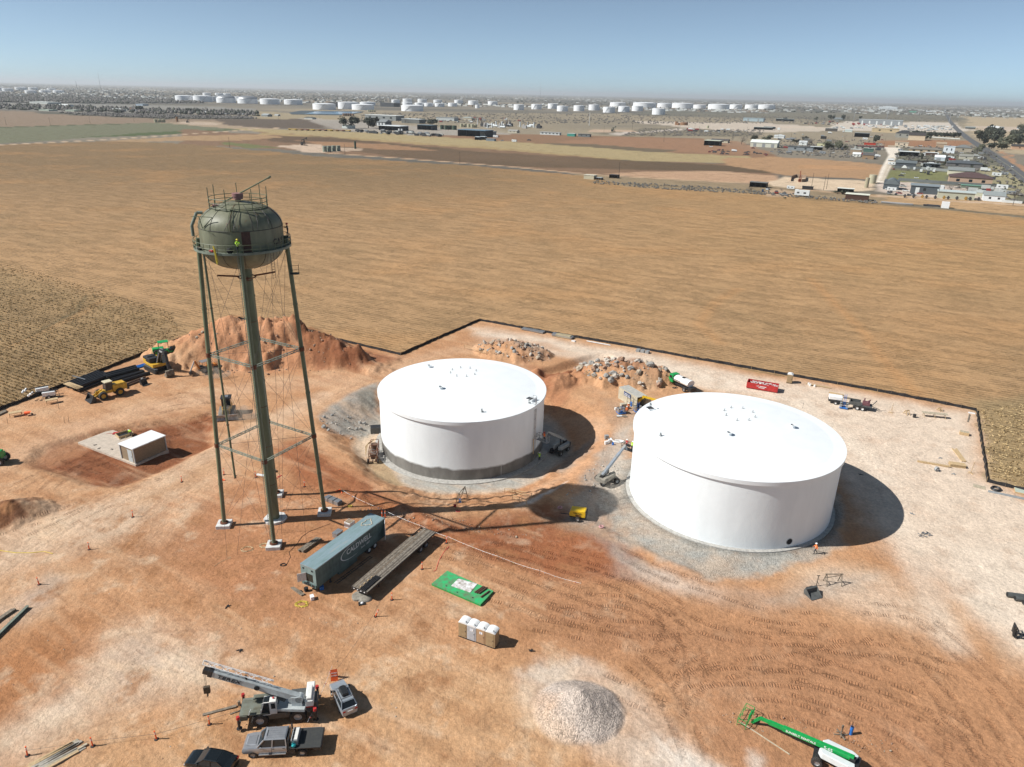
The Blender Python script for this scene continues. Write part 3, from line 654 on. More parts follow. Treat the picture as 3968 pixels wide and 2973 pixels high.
def roof_xy(c,px,py,z):
 p=on(px,py,z);return p.x-c[0],p.y-c[1]
def roof_fit(c,zb,rz,px,py):
 z=zb+11.8
 for _ in range(6):
  x_,y_=roof_xy(c,px,py,z);z=zb+rz(math.hypot(x_,y_))
 return x_,y_,z-zb
def vent(t,x_,y_,z_):
 v=MB().lathe([(.42,-.1),(.42,.38),(.5,.4),(.5,.5),(.32,.5),(.32,.15)],24,(x_,y_));v.v=[(a,b,c_+z_)for a,b,c_ in v.v];o=v.build('roof_vent',M_white,t,smooth=True)
 d=MB().cyl((x_,y_,z_+.3),(x_,y_,z_+.36),.33,n=20).build('opening',M_black,o)
def lifting_lug(t,x_,y_,z_,a):
 m_=MB().at((x_,y_,z_),a);m_.box(-.16,.16,-.16,.16,-.04,.03).box(-.03,.03,-.03,.03,0,.38).cyl((-.14,0,.3),(.14,0,.3),.035,n=6)
 m_.build('lifting_lug',M_greyp,t)
def hatch(t,x_,y_,z_,a):
 m_=MB().at((x_,y_,z_),a);m_.box(-.75,-.6,-.6,.6,-.1,.22).box(.6,.75,-.6,.6,-.1,.22).box(-.75,.75,-.75,-.6,-.1,.22).box(-.75,.75,.6,.75,-.1,.22)
 o=m_.build('roof_hatch',M_white,t)
 MB().at((x_,y_,z_),a).box(-.6,.6,-.6,.6,.10,.13).build('opening',M_black,o)
 MB().at((x_,y_,z_),a).box(-.68,.02,-.02,.04,.16,.2).bar((-.6,-.5,.17),(.55,.1,.17),.07).bar((-.5,.5,.17),(.1,-.5,.17),.05).build('ladder_end',M_galv,o)
 MB().at((x_,y_,z_),a).box(.86,.98,-.7,.75,-.1,.42).build('hatch_upstand',M_white,t)
tk1,h1,rz1=big_tank('concrete_water_tank','white domed tank with bare grey plaster foot, standing in the dug pit',T1,-2.85,8.55,M_plast1,15.45,1.3)
for px,py in[(1663,1424),(1707,1507)]:
 vent(tk1,*roof_fit(T1,-2.85,rz1,px,py))
for px,py in[(1753,1434),(1785,1426),(1822,1428),(1845,1438),(1840,1452),(1808,1459),(1770,1458),(1746,1446)]:
 lifting_lug(tk1,*roof_fit(T1,-2.85,rz1,px,py),random.random())
x_,y_,z_=roof_fit(T1,-2.85,rz1,2054,1548);hatch(tk1,x_,y_,z_,R(-38))
for px,py in[(2051,1563),(1868,1597)]:
 x_,y_,z_=roof_fit(T1,-2.85,rz1,px,py);m_=MB().at((x_,y_,z_),.3);m_.ball((0,0,.1),.28,.22,.2).cyl((-.05,0,.1),(-.1,0,.55),.1,n=8).box(-.2,.1,-.12,.12,.5,.6);m_.build('roof_fitting',M_greyp,tk1)
la=math.radians(-29);lx,ly=math.cos(la)*15.62,math.sin(la)*15.62;tx,ty=-math.sin(la),math.cos(la)
m_=MB()
for s in(-.24,.24):m_.bar((lx+tx*s,ly+ty*s,4.6),(lx+tx*s,ly+ty*s,12.9),.07)
for k in range(27):z=4.7+k*.3;m_.bar((lx-tx*.24,ly-ty*.24,z),(lx+tx*.24,ly+ty*.24,z),.04)
for z in(5,6.8,8.6,10.3):m_.bar((lx-tx*.24,ly-ty*.24,z),(lx*.988-tx*.24,ly*.988-ty*.24,z),.05).bar((lx+tx*.24,ly+ty*.24,z),(lx*.988+tx*.24,ly*.988+ty*.24,z),.05)
lad=m_.build('wall_ladder',M_galv,tk1)
m_=MB()
for s in(-.45,.45):
 for rr in(.99,.945):m_.bar((lx*rr+tx*s,ly*rr+ty*s,11.3),(lx*rr+tx*s,ly*rr+ty*s,12.9),.05)
 for z in(12.1,12.9):m_.bar((lx*.99+tx*s,ly*.99+ty*s,z),(lx*.945+tx*s,ly*.945+ty*s,z),.05)
m_.build('ladder_top_rail',M_galv,tk1)
m_=MB();m_.bar((lx*1.004+tx*-.55,ly*1.004+ty*-.55,1.9),(lx*1.004+tx*-.55,ly*1.004+ty*-.55,4.9),.16);m_.build('pipe_guard',M_wood,tk1)
m_=MB();m_.bar((lx+tx*.2,ly+ty*.2,1.2),(lx+tx*.2,ly+ty*.2,4.6),.06);m_.bar((lx-tx*.2,ly-ty*.2,.9),(lx-tx*.2,ly-ty*.2,2.),.05);m_.build('ladder_tail',M_dsteel,tk1)
m_=MB();aa=math.radians(-60);m_.bar((math.cos(aa)*15.48,math.sin(aa)*15.48,.3),(math.cos(aa)*15.48,math.sin(aa)*15.48,2.1),.06);m_.build('joint_strip',M_concw,tk1)
aa=math.radians(186);m_=MB().cyl((math.cos(aa)*15.2,math.sin(aa)*15.2,2.2),(math.cos(aa)*15.5,math.sin(aa)*15.5,2.2),.5,n=24).build('wall_manway',M_black,tk1)
tk2,h2,rz2=big_tank('concrete_water_tank','larger looking all white domed tank at right with a round hole low in its wall',T2,0,11.3,M_plast2,15.75,.62)
for px,py in[(2824,1686),(3070,1657)]:vent(tk2,*roof_fit(T2,0,rz2,px,py))
for px,py in[(2833,1581),(2878,1583),(2917,1598),(2926,1617),(2902,1629),(2856,1630),(2814,1610),(2807,1592)]:
 lifting_lug(tk2,*roof_fit(T2,0,rz2,px,py),random.random())
x_,y_,z_=roof_fit(T2,0,rz2,2520,1585);hatch(tk2,x_,y_,z_,R(25))
for px,py in[(2560,1690),(2521,1573)]:
 x_,y_,z_=roof_fit(T2,0,rz2,px,py);m_=MB().at((x_,y_,z_),.3);m_.ball((0,0,.1),.28,.22,.2).cyl((-.05,0,.1),(-.1,0,.5),.1,n=8).box(-.2,.1,-.12,.12,.45,.55);m_.build('roof_fitting',M_greyp,tk2)
p=on(3062,2102,1.15);aa=math.atan2(p.y-T2[1],p.x-T2[0])
d0,d1=(math.cos(aa)*15.5,math.sin(aa)*15.5,1.15),(math.cos(aa)*15.79,math.sin(aa)*15.79,1.15)
o=MB().cyl((math.cos(aa)*15.6,math.sin(aa)*15.6,1.15),(math.cos(aa)*15.775,math.sin(aa)*15.775,1.15),.47,n=28).build('wall_manway',M_black,tk2)
q=Vector((math.cos(aa),math.sin(aa),0)).to_track_quat('Z','Y').to_matrix().to_4x4()
m_=MB();m_.M=Matrix.Translation((math.cos(aa)*15.77,math.sin(aa)*15.77,1.15))@q;m_.torus((0,0,0),.48,.045,28,6);m_.build('manway_ring',M_greyp,o)
aa=math.radians(205)
for k in range(10):
 z=1+k*.95;m_=MB().bar((math.cos(aa)*15.77,math.sin(aa)*15.77,z),(math.cos(aa)*15.77,math.sin(aa)*15.77,z+.22),.05);m_.build('joint_mark',M_greyp,tk2)
# ==== WATER TOWER
def tower_mat(name,base,rust=.5,hi=None):
 M=bpy.data.materials.new(name);M.use_nodes=True;n=M.node_tree;L=n.links.new;b=n.nodes['Principled BSDF']
 b.inputs['Roughness'].default_value=.5;b.inputs['Specular IOR Level'].default_value=.35
 tc=n.nodes.new('ShaderNodeTexCoord');mp=n.nodes.new('ShaderNodeMapping');mp.inputs['Scale'].default_value=(1,1,.28);L(tc.outputs['Object'],mp.inputs[0])
 a=n.nodes.new('ShaderNodeTexNoise');a.inputs['Scale'].default_value=.9;a.inputs['Detail'].default_value=7;a.inputs['Roughness'].default_value=.65;L(mp.outputs[0],a.inputs[0])
 r1=n.nodes.new('ShaderNodeValToRGB');r1.color_ramp.elements[0].position=.3;r1.color_ramp.elements[0].color=(*[c*.62 for c in base],1);r1.color_ramp.elements[1].position=.7;r1.color_ramp.elements[1].color=(*[c*1.15 for c in base],1);L(a.outputs[0],r1.inputs[0])
 c_=n.nodes.new('ShaderNodeTexNoise');c_.inputs['Scale'].default_value=1.4;c_.inputs['Detail'].default_value=9;c_.inputs['Roughness'].default_value=.7;mp2=n.nodes.new('ShaderNodeMapping');mp2.inputs['Scale'].default_value=(1,1,.2);mp2.inputs['Location'].default_value=(7,3,2);L(tc.outputs['Object'],mp2.inputs[0]);L(mp2.outputs[0],c_.inputs[0])
 mr=n.nodes.new('ShaderNodeMapRange');L(c_.outputs[0],mr.inputs[0]);mr.inputs[1].default_value=.60;mr.inputs[2].default_value=.72;mr.inputs[4].default_value=rust
 mx=n.nodes.new('ShaderNodeMix');mx.data_type='RGBA';L(mr.outputs[0],mx.inputs[0]);L(r1.outputs[0],mx.inputs[6]);mx.inputs[7].default_value=(.20,.085,.03,1)
 L(mx.outputs[2],b.inputs['Base Color'])
 return M
M_tw=tower_mat('faded_green_tank_paint',(.19,.19,.125),.8);M_leg=tower_mat('olive_leg_paint',(.155,.175,.105),.35)
M_strut=tower_mat('pale_green_strut_paint',(.22,.25,.20),.15)
M_rust=mat('rusty_steel',(.16,.055,.025),.85,var=.3,scale=6);M_seam=mat('dark_weld_line',(.06,.055,.045),.8,var=.3,scale=5)
M_cable=mat('cable',(.07,.065,.06),.6,var=0)
tw=thing('water_tower','old olive green four legged water tower with rusty bulbous tank','water tower',(TW[0],TW[1],0))
A0=R(16);LA=[A0+k*math.pi/2 for k in range(4)]
ZF,ZC0,ZC1,BR=41.15,41.2,43.7,5.08
BB,BT=3.0,2.95
bowl=MB();prof=[(BR*math.sin(t),ZC0-BB*math.cos(t))for t in np.linspace(0.02,math.pi/2,14)]+[(BR,z)for z in np.linspace(ZC0+.2,ZC1,4)]+[(BR*math.cos(t),ZC1+BT*math.sin(t))for t in np.linspace(.1,math.pi/2-.02,14)]
bw=bowl.lathe(prof,96).build('tank_bowl',M_tw,tw,smooth=True)
sm=MB();sm.torus((0,0,ZC1),BR+.01,.045,64,5);sm.build('girth_seam',M_seam,bw)
for k in range(12):
 a=2*math.pi*k/12+.1;pts=[((BR+.015)*math.cos(t)*math.cos(a),(BR+.015)*math.cos(t)*math.sin(a),ZC1+(BT+.015)*math.sin(t))for t in np.linspace(0,1.25,10)]
 MB().tube(pts,.035,5).build('plate_seam',M_seam if k%3 else M_rust,bw)
 pts=[((BR+.015)*math.sin(t)*math.cos(a+.26),(BR+.015)*math.sin(t)*math.sin(a+.26),ZC0-(BB+.015)*math.cos(t))for t in np.linspace(.4,1.57,9)]
 MB().tube(pts,.03,5).build('plate_seam',M_seam,bw)
ac=math.atan2(-TW[1],-TW[0])
def band_patch(a0,a1,z0,z1,m_,name,r=BR+.02):
 q=MB();n=8;vs=[];fs=[]
 for i in range(n+1):
  a=a0+(a1-a0)*i/n
  for z in(z0,z1):vs.append((r*math.cos(a),r*math.sin(a),z))
 for i in range(n):fs.append((2*i,2*i+2,2*i+3,2*i+1))
 q.add(vs,fs);return q.build(name,m_,bw)
band_patch(ac-.02,ac+.18,ZC0-.1,ZC1-.05,mat('brown_primer',(.07,.03,.022),.7,var=.2),'primer_patch')
for k,ch in enumerate('CAS'):
 a=ac+.84+k*.155
 o=words(ch,1.0,mat('black_letter_paint',(.02,.02,.02),.6,var=.1),bw,((BR+.03)*math.cos(a),(BR+.03)*math.sin(a),42.0),(math.pi/2,0,a+math.pi/2),bold=True,ext=.01)
bal=MB().lathe([(BR,ZF-.18),(BR+.85,ZF-.18),(BR+.85,ZF+.1),(BR+.8,ZF+.1),(BR+.8,ZF),(BR,ZF)],80).build('balcony_floor',M_strut,tw,smooth=True)
m_=MB()
for z in(ZF+.5,ZF+1.05):m_.torus((0,0,z),BR+.82,.04,72,5)
m_.build('balcony_rail',M_leg,tw)
for k in range(36):
 a=2*math.pi*k/36;MB().bar(((BR+.82)*math.cos(a),(BR+.82)*math.sin(a),ZF),((BR+.82)*math.cos(a),(BR+.82)*math.sin(a),ZF+1.05),.055).build('rail_post',M_leg,tw)
m_=MB()
for z in(46.15,46.7,47.2):m_.torus((0,0,z),3.5,.045,56,5)
m_.torus((0,0,45.95),3.35,.05,56,5)
m_.build('crown_rail',M_leg,tw)
for k in range(14):
 a=2*math.pi*k/14+.15;hgt=47.2 if k%2 else 48.5
 MB().bar((3.5*math.cos(a),3.5*math.sin(a),45.7),(3.52*math.cos(a),3.52*math.sin(a),hgt),.075).build('crown_post',M_leg,tw)
M_prim=mat('dusty_red_primer',(.26,.13,.12),.7,var=.15,scale=3)
v_=MB().cyl((0,0,46.4),(0,0,47.0),.35,n=20).cyl((0,0,46.95),(0,0,47.25),.62,n=24).cyl((0,0,47.25),(0,0,47.65),.68,n=24);v_.build('roof_vent',M_prim,tw,smooth=True)
mt=MB().cyl((-1.7,-.6,46.55),(4.0,.85,49.6),.085,n=8).cyl((3.8,.8,49.45),(4.1,.88,49.7),.14,n=8).build('leaning_mast',M_leg,tw)
MB().at((-2.2,-.9,46.05),.4).box(-.7,.7,-.5,.5,0,.28).build('roof_manway',M_prim,tw)
for s,zz in((-1,0),(1,0)):
 pts=[((BR+.12)*math.cos(t)*math.cos(ac-.26+s*.045),(BR+.12)*math.cos(t)*math.sin(ac-.26+s*.045),ZC1+(BT+.12)*math.sin(t))for t in np.linspace(0,1.0,12)]
 MB().tube(pts,.03,5).build('roof_ladder_rail',M_leg,bw)
m_=MB()
for t in np.linspace(0,1.0,22):
 q=[((BR+.12)*math.cos(t)*math.cos(ac-.26+s*.045),(BR+.12)*math.cos(t)*math.sin(ac-.26+s*.045),ZC1+(BT+.12)*math.sin(t))for s in(-1,1)]
 m_.bar(q[0],q[1],.035)
m_.build('roof_ladder_rungs',M_leg,bw)
for k,(a,sag)in enumerate([(ac-.1,.3),(ac+.02,.22),(ac+.5,.15),(ac+.8,.15),(ac+1.3,.1)]):
 pts=[((BR+.18)*math.cos(t)*math.cos(a-sag*(1-t)),(BR+.18)*math.cos(t)*math.sin(a-sag*(1-t)),ZC1+(BT+.15)*math.sin(t))for t in np.linspace(.05,.85,9)]
 MB().tube(pts,.035,5).build('roof_cable',M_cable,bw)
a=ac-1.52;ca,sa=math.cos(a),math.sin(a)
MB().tube([(4.3*ca,4.3*sa,45.4),(5.0*ca,5.0*sa,45.45),(5.75*ca,5.75*sa,43.9),(5.75*ca,5.75*sa,42.6)],.2,10).build('overflow_elbow',M_strut,tw,smooth=True)
a=ac-1.02;ca,sa=math.cos(a),math.sin(a)
MB().bar((5.2*ca,5.2*sa,43.9),(5.2*ca+1.6,5.2*sa-.6,45.3),.07).bar((5.2*ca,5.2*sa,43.9),(5.5*ca,5.5*sa,45.4),.07).bar((5.5*ca-.9,5.5*sa-.1,45.4),(5.2*ca+1.6,5.2*sa-.6,45.35),.07).bar((5.2*ca,5.2*sa,43.9),(5.5*ca+1.7,5.5*sa-.6,43.4),.05).build('davit_bracket',M_leg,tw)
rs=MB().lathe([(.64,.35),(.64,12),(.62,38.3)],28).build('riser_pipe',M_leg,tw,smooth=True)
for z in(6.2,12.4,18.6,24.8,31.,36.6):
 MB().torus((0,0,z),.65,.035,24,5).build('riser_seam',M_rust,rs)
MB().slab([(1.7*math.cos(2*math.pi*k/8+.2),1.7*math.sin(2*math.pi*k/8+.2))for k in range(8)],-.4,.38).build('riser_footing',M_concw,tw,bevel=.05)
m_=MB()
for k in range(4):
 a=LA[k]+.1;m_.bar((.9*math.cos(a),.9*math.sin(a),37.1),(3.6*math.cos(a),3.6*math.sin(a),37.4),.14,.2)
m_.torus((0,0,37.0),1.1,.08,24,5);m_.build('spider_frame',M_rust,tw)
RB,RT=7.15,5.32
def legp(k,z):
 r=RB+(RT-RB)*(z-.6)/(42.0-.6);return Vector((r*math.cos(LA[k]),r*math.sin(LA[k]),z))
for k in range(4):
 lg=MB().cyl(legp(k,.55),legp(k,42.2),.29,.28,n=20).build('leg',M_leg,tw,smooth=True)
 u=(legp(k,40)-legp(k,5)).normalized()
 for z in(7.,13.2,20,26.6,33.):
  q=legp(k,z);MB().cyl(q-u*(.28 if z in(13.2,26.6)else.1),q+u*(.28 if z in(13.2,26.6)else.1),.37 if z in(13.2,26.6)else.33,n=20).build('joint_collar',M_rust if z in(13.2,26.6)else M_leg,lg,smooth=True)
 MB().cyl(legp(k,.5),legp(k,.72),.56,n=20).build('base_plate',M_rust,lg)
 q=legp(k,0);MB().at((q.x,q.y,0),LA[k]*0+.12).box(-.98,.98,-.98,.98,-.5,.52).build('concrete_pier',M_concw,tw,bevel=.04)
for lvl in(13.2,26.6):
 for k in range(4):
  a,b=legp(k,lvl),legp((k+1)%4,lvl);u=(b-a).normalized()
  st=MB();st.bar(a+u*.42+Vector((0,0,.14)),b-u*.42+Vector((0,0,.14)),.16,.07).bar(a+u*.42-Vector((0,0,.14)),b-u*.42-Vector((0,0,.14)),.16,.07)
  for j in range(12):
   f0=.06+.88*j/12;p0=a.lerp(b,f0);p1=a.lerp(b,f0+.88/12);st.bar(p0+Vector((0,0,.12 if j%2 else-.12)),p1-Vector((0,0,.12 if j%2 else-.12)),.05,.05)
  st.build('strut',M_strut,tw)
for z0,z1 in((.9,13),(13.4,26.4),(26.8,40.8)):
 for k in range(4):
  for(i,j)in((k,(k+1)%4),((k+1)%4,k)):
   MB().cyl(legp(i,z0),legp(j,z1),.016,n=5).build('tie_rod',M_cable,tw)
for k in range(4):
 for lvl in(13.2,26.6):MB().cyl(legp(k,lvl),(0,0,lvl),.022,n=5).build('tie_rod',M_cable,tw)
k=3;rad=Vector((math.cos(LA[k]),math.sin(LA[k]),0));tg=Vector((-rad.y,rad.x,0));dd=(rad*.6-tg*.35).normalized()*.44
sd_=Vector((-dd.y,dd.x,0)).normalized()*.2
ld_=MB()
for s in(-1,1):ld_.bar(legp(k,.8)+dd+sd_*s,legp(k,41.1)+dd+sd_*s,.05)
ld_.build('ladder_rails',M_strut,tw)
rg=MB();z=1.
while z<41:q=legp(k,z)+dd;rg.bar(q-sd_,q+sd_,.035);z+=.34
rg.build('ladder_rungs',M_strut,tw)
q=legp(0,37.4);m_=MB().at((q.x,q.y,q.z),LA[0])
m_.box(-.1,1.1,-1.4,-.3,-.06,0)
for a,b in((0,-1.35),(1.05,-1.35),(1.05,-.35),(0,-.85)):m_.bar((a,b,0),(a,b,1.1),.05)
for z in(.55,1.1):m_.bar((0,-1.35,z),(1.05,-1.35,z),.05).bar((1.05,-1.35,z),(1.05,-.35,z),.05)
m_.build('rest_platform',M_seam,tw)
OVF=(Vector((-5.7,1.0,41)),Vector((-5.9,1.6,6)))
p0,p1=OVF
for k in range(4):
 a,b=p0.lerp(p1,k/4),p0.lerp(p1,(k+1)/4);MB().cyl(a,b,.15,n=10).build('overflow_pipe',M_leg,tw,smooth=True)
 MB().cyl(b-(p1-p0).normalized()*.1,b,.19,n=10).build('pipe_flange',M_rust,tw)
a=ac+.62;q0=Vector(((BR+.5)*math.cos(a),(BR+.5)*math.sin(a),0));t_=Vector((-math.sin(a),math.cos(a),0))*.22
m_=MB()
for s in(-1,1):m_.bar(q0+t_*s+Vector((0,0,37.6)),q0+t_*s+Vector((0,0,41.2)),.04)
for z in np.arange(37.7,41.2,.36):m_.bar(q0-t_+Vector((0,0,z)),q0+t_+Vector((0,0,z)),.03)
m_.build('hanging_ladder',M_seam,tw)
for(a,g,r_)in[(ac+.5,(-2.5,-9),.018),(ac+.55,(3,-6.5),.018),(ac+.7,(6.3,-6),.02),(ac-.9,(-3.5,-10),.018),(ac+1.,(2,-3.5),.018),(ac-.8,(1.5,-7.2),.016)]:
 MB().cyl(((BR+.8)*math.cos(a),(BR+.8)*math.sin(a),ZF),(g[0],g[1],.05),r_,n=5).build('hanging_rope',M_cable,tw)
# ==== VEHICLE AND MACHINE BUILDERS
def loft(secs,close=True):
 """secs: list of rings (same length) of 3d points"""
 m_=MB();n=len(secs[0]);vs=[p for s in secs for p in s];fs=[]
 for i in range(len(secs)-1):
  for j in range(n):fs.append((i*n+j,i*n+(j+1)%n,(i+1)*n+(j+1)%n,(i+1)*n+j))
 if close:fs+=[tuple(range(n-1,-1,-1)),tuple((len(secs)-1)*n+j for j in range(n))]
 return m_.add(vs,fs)
def wheel(par,x,y,r,wd,rim=None,n=22,z=None,lug=False,rr=.55):
 z=r if z is None else z
 m_=MB()
 m_.M=Matrix.Translation((x,y,z))@Matrix.Rotation(math.pi/2,4,'X')
 m_.lathe([(r*rr,-wd/2),(r*.92,-wd/2),(r,-wd*.36),(r,wd*.36),(r*.92,wd/2),(r*rr,wd/2),(r*rr,-wd/2)],n)
 if lug:
  for k in range(18):
   a=2*math.pi*k/18
   for s in(-1,1):m_.M=Matrix.Translation((x,y,z))@Matrix.Rotation(math.pi/2,4,'X')@Matrix.Rotation(a+s*.09,4,'Z');m_.box(r*.9,r*1.05,-r*.055,r*.055,0 if s>0 else-wd*.5,wd*.5 if s>0 else 0)
 w_=m_.build('wheel',M_rubber,par,smooth=not lug)
 q=MB();q.M=Matrix.Translation((x,y,z))@Matrix.Rotation(math.pi/2,4,'X')
 q.lathe([(0.01,wd*.30),(r*rr*.45,wd*.34),(r*rr*.5,wd*.2),(r*rr*.9,wd*.24),(r*rr*1.02,wd*.46),(r*rr*1.02,-wd*.46),(r*rr*.9,-wd*.24),(r*rr*.5,-wd*.2),(r*rr*.45,-wd*.34),(.01,-wd*.30)],18)
 q.build('rim',rim or M_galv,w_,smooth=True);return w_
def cpaint(name,rgb,metal=.0,rough=.28):
 return mat(name,rgb,rough,metal,var=.05,scale=2,coat=.5)
def car_rings(pts,W,zb):
 out_=[]
 for x_,zt,wf in pts:
  w_=W/2*wf;out_.append([(x_,-w_*.93,zb),(x_,-w_,zb+.18),(x_,-w_,zt-.16),(x_,-w_*.9,zt),(x_,w_*.9,zt),(x_,w_,zt-.16),(x_,w_,zb+.18),(x_,w_*.93,zb)])
 return out_
def car(name,label,loc,rz,paint,kind='sedan',cat='car',detail=True,group=None,rims=None,nogreen=False,L=None):
 S=dict(sedan=dict(L=4.8,W=1.84,zb=.22,body=[(-2.4,.78,.82),(-2.3,.98,.92),(-1.5,1.02,1),(0,.98,1),(1.0,.98,1),(1.9,.86,.96),(2.25,.74,.88),(2.4,.6,.74)],cab=(-1.85,-1.05,.35,1.15),zt=1.45,zbelt=.97,wf=1.38,wr=-1.4,r=.33),suv=dict(L=4.6,W=1.75,zb=.25,body=[(-2.3,.9,.88),(-2.22,1.05,.95),(-1.2,1.07,1),(0,1.05,1),(.95,1.04,1),(1.8,.93,.96),(2.15,.82,.9),(2.3,.66,.78)],cab=(-2.12,-1.72,.25,1.0),zt=1.62,zbelt=1.04,wf=1.35,wr=-1.3,r=.33),pickup=dict(L=5.9,W=2.03,zb=.42,body=[(-.55,1.22,1),(.2,1.24,1),(1.1,1.25,1),(1.35,1.24,1),(2.3,1.2,.98),(2.85,1.1,.94),(2.98,.9,.86)],cab=(-.5,-.3,1.05,1.55),zt=1.92,zbelt=1.22,wf=2.05,wr=-1.75,r=.4))[kind]
 t=thing(name,label,cat,loc,rz,group)
 W=S['W']
 if kind=='pickup':
  bd=loft(car_rings([(x_-0,z,f)for x_,z,f in S['body']],W,S['zb']))
 else:bd=loft(car_rings(S['body'],W,S['zb']))
 body=bd.build('body',paint,t,smooth=detail,bevel=0)
 x0,x1,x2,x3=S['cab'];wb,wt=W/2*.93,W/2*.74;zb,zt=S['zbelt'],S['zt']
 g=MB();g.add([(x0,-wb,zb),(x3,-wb,zb),(x3,wb,zb),(x0,wb,zb),(x1,-wt,zt),(x2,-wt,zt),(x2,wt,zt),(x1,wt,zt)],[(0,1,5,4),(1,2,6,5),(2,3,7,6),(3,0,4,7),(4,5,6,7)])
 g.build('windows',M_glass,t)
 rf=MB();rf.slab([(x1-.05,-wt-.02),(x2+.05,-wt-.02),(x2+.05,wt+.02),(x1-.05,wt+.02)],zt-.03,zt+.03,[(x1+.1,-wt+.08),(x2-.1,-wt+.08),(x2-.1,wt-.08),(x1+.1,wt-.08)])
 if detail:
  for s in(-1,1):
   for(xa,xb)in((x0,x1),(x3,x2),((x0+x3)/2-.1,(x1+x2)/2-.05)):
    rf.bar((xa,s*wb,zb),(xb,s*wt,zt),.08)
   rf.bar((x1,s*(wt+.01),zt),(x2,s*(wt+.01),zt),.07)
 rf.build('roof',paint,t)
 for x_ in(S['wf'],S['wr']):
  if kind=='pickup' and x_==S['wr']and nogreen:continue
  for s in(-1,1):wheel(t,x_,s*(W/2-.12),S['r'],.25,rims)
 if kind=='pickup' and not nogreen:
  b_=MB().box(-2.9,-.6,-W/2+.04,-W/2+.14,.55,1.24).box(-2.9,-.6,W/2-.14,W/2-.04,.55,1.24).box(-2.95,-2.83,-W/2+.04,W/2-.04,.55,1.22).box(-2.9,-.6,-W/2+.1,W/2-.1,.55,.7).box(-.72,-.6,-W/2+.06,W/2-.06,.6,1.22);b_.build('load_bed',paint,t)
 if detail:
  fx=S['body'][-1][0];bx_=S['body'][0][0]if kind!='pickup' else-2.95
  MB().box(fx-.12,fx+.04,-W*.40,W*.40,S['zb']+.04,S['zb']+.24).build('bumper',M_galv if kind=='pickup' else M_dsteel,t,bevel=.03)
  hz=S['body'][-2][1]-.2
  for s in(-1,1):
   MB().box(fx-.26,fx-.04,s*W*.33-.16,s*W*.33+.16,hz-.08,hz+.06).build('headlight',mat('headlight_lens',(.7,.72,.75),.15,var=0),t)
   if kind!='pickup':MB().box(bx_-.02,bx_+.16,s*W*.36-.16,s*W*.36+.13,.72,.9).build('tail_light',mat('tail_light_lens',(.35,.01,.01),.2,var=0),t)
   MB().box(x3-.35,x3-.2,s*(W/2+.08)-.09,s*(W/2+.08)+.09,zb-.02,zb+.14).build('mirror',M_dsteel if kind!='pickup' else paint,t)
 return t
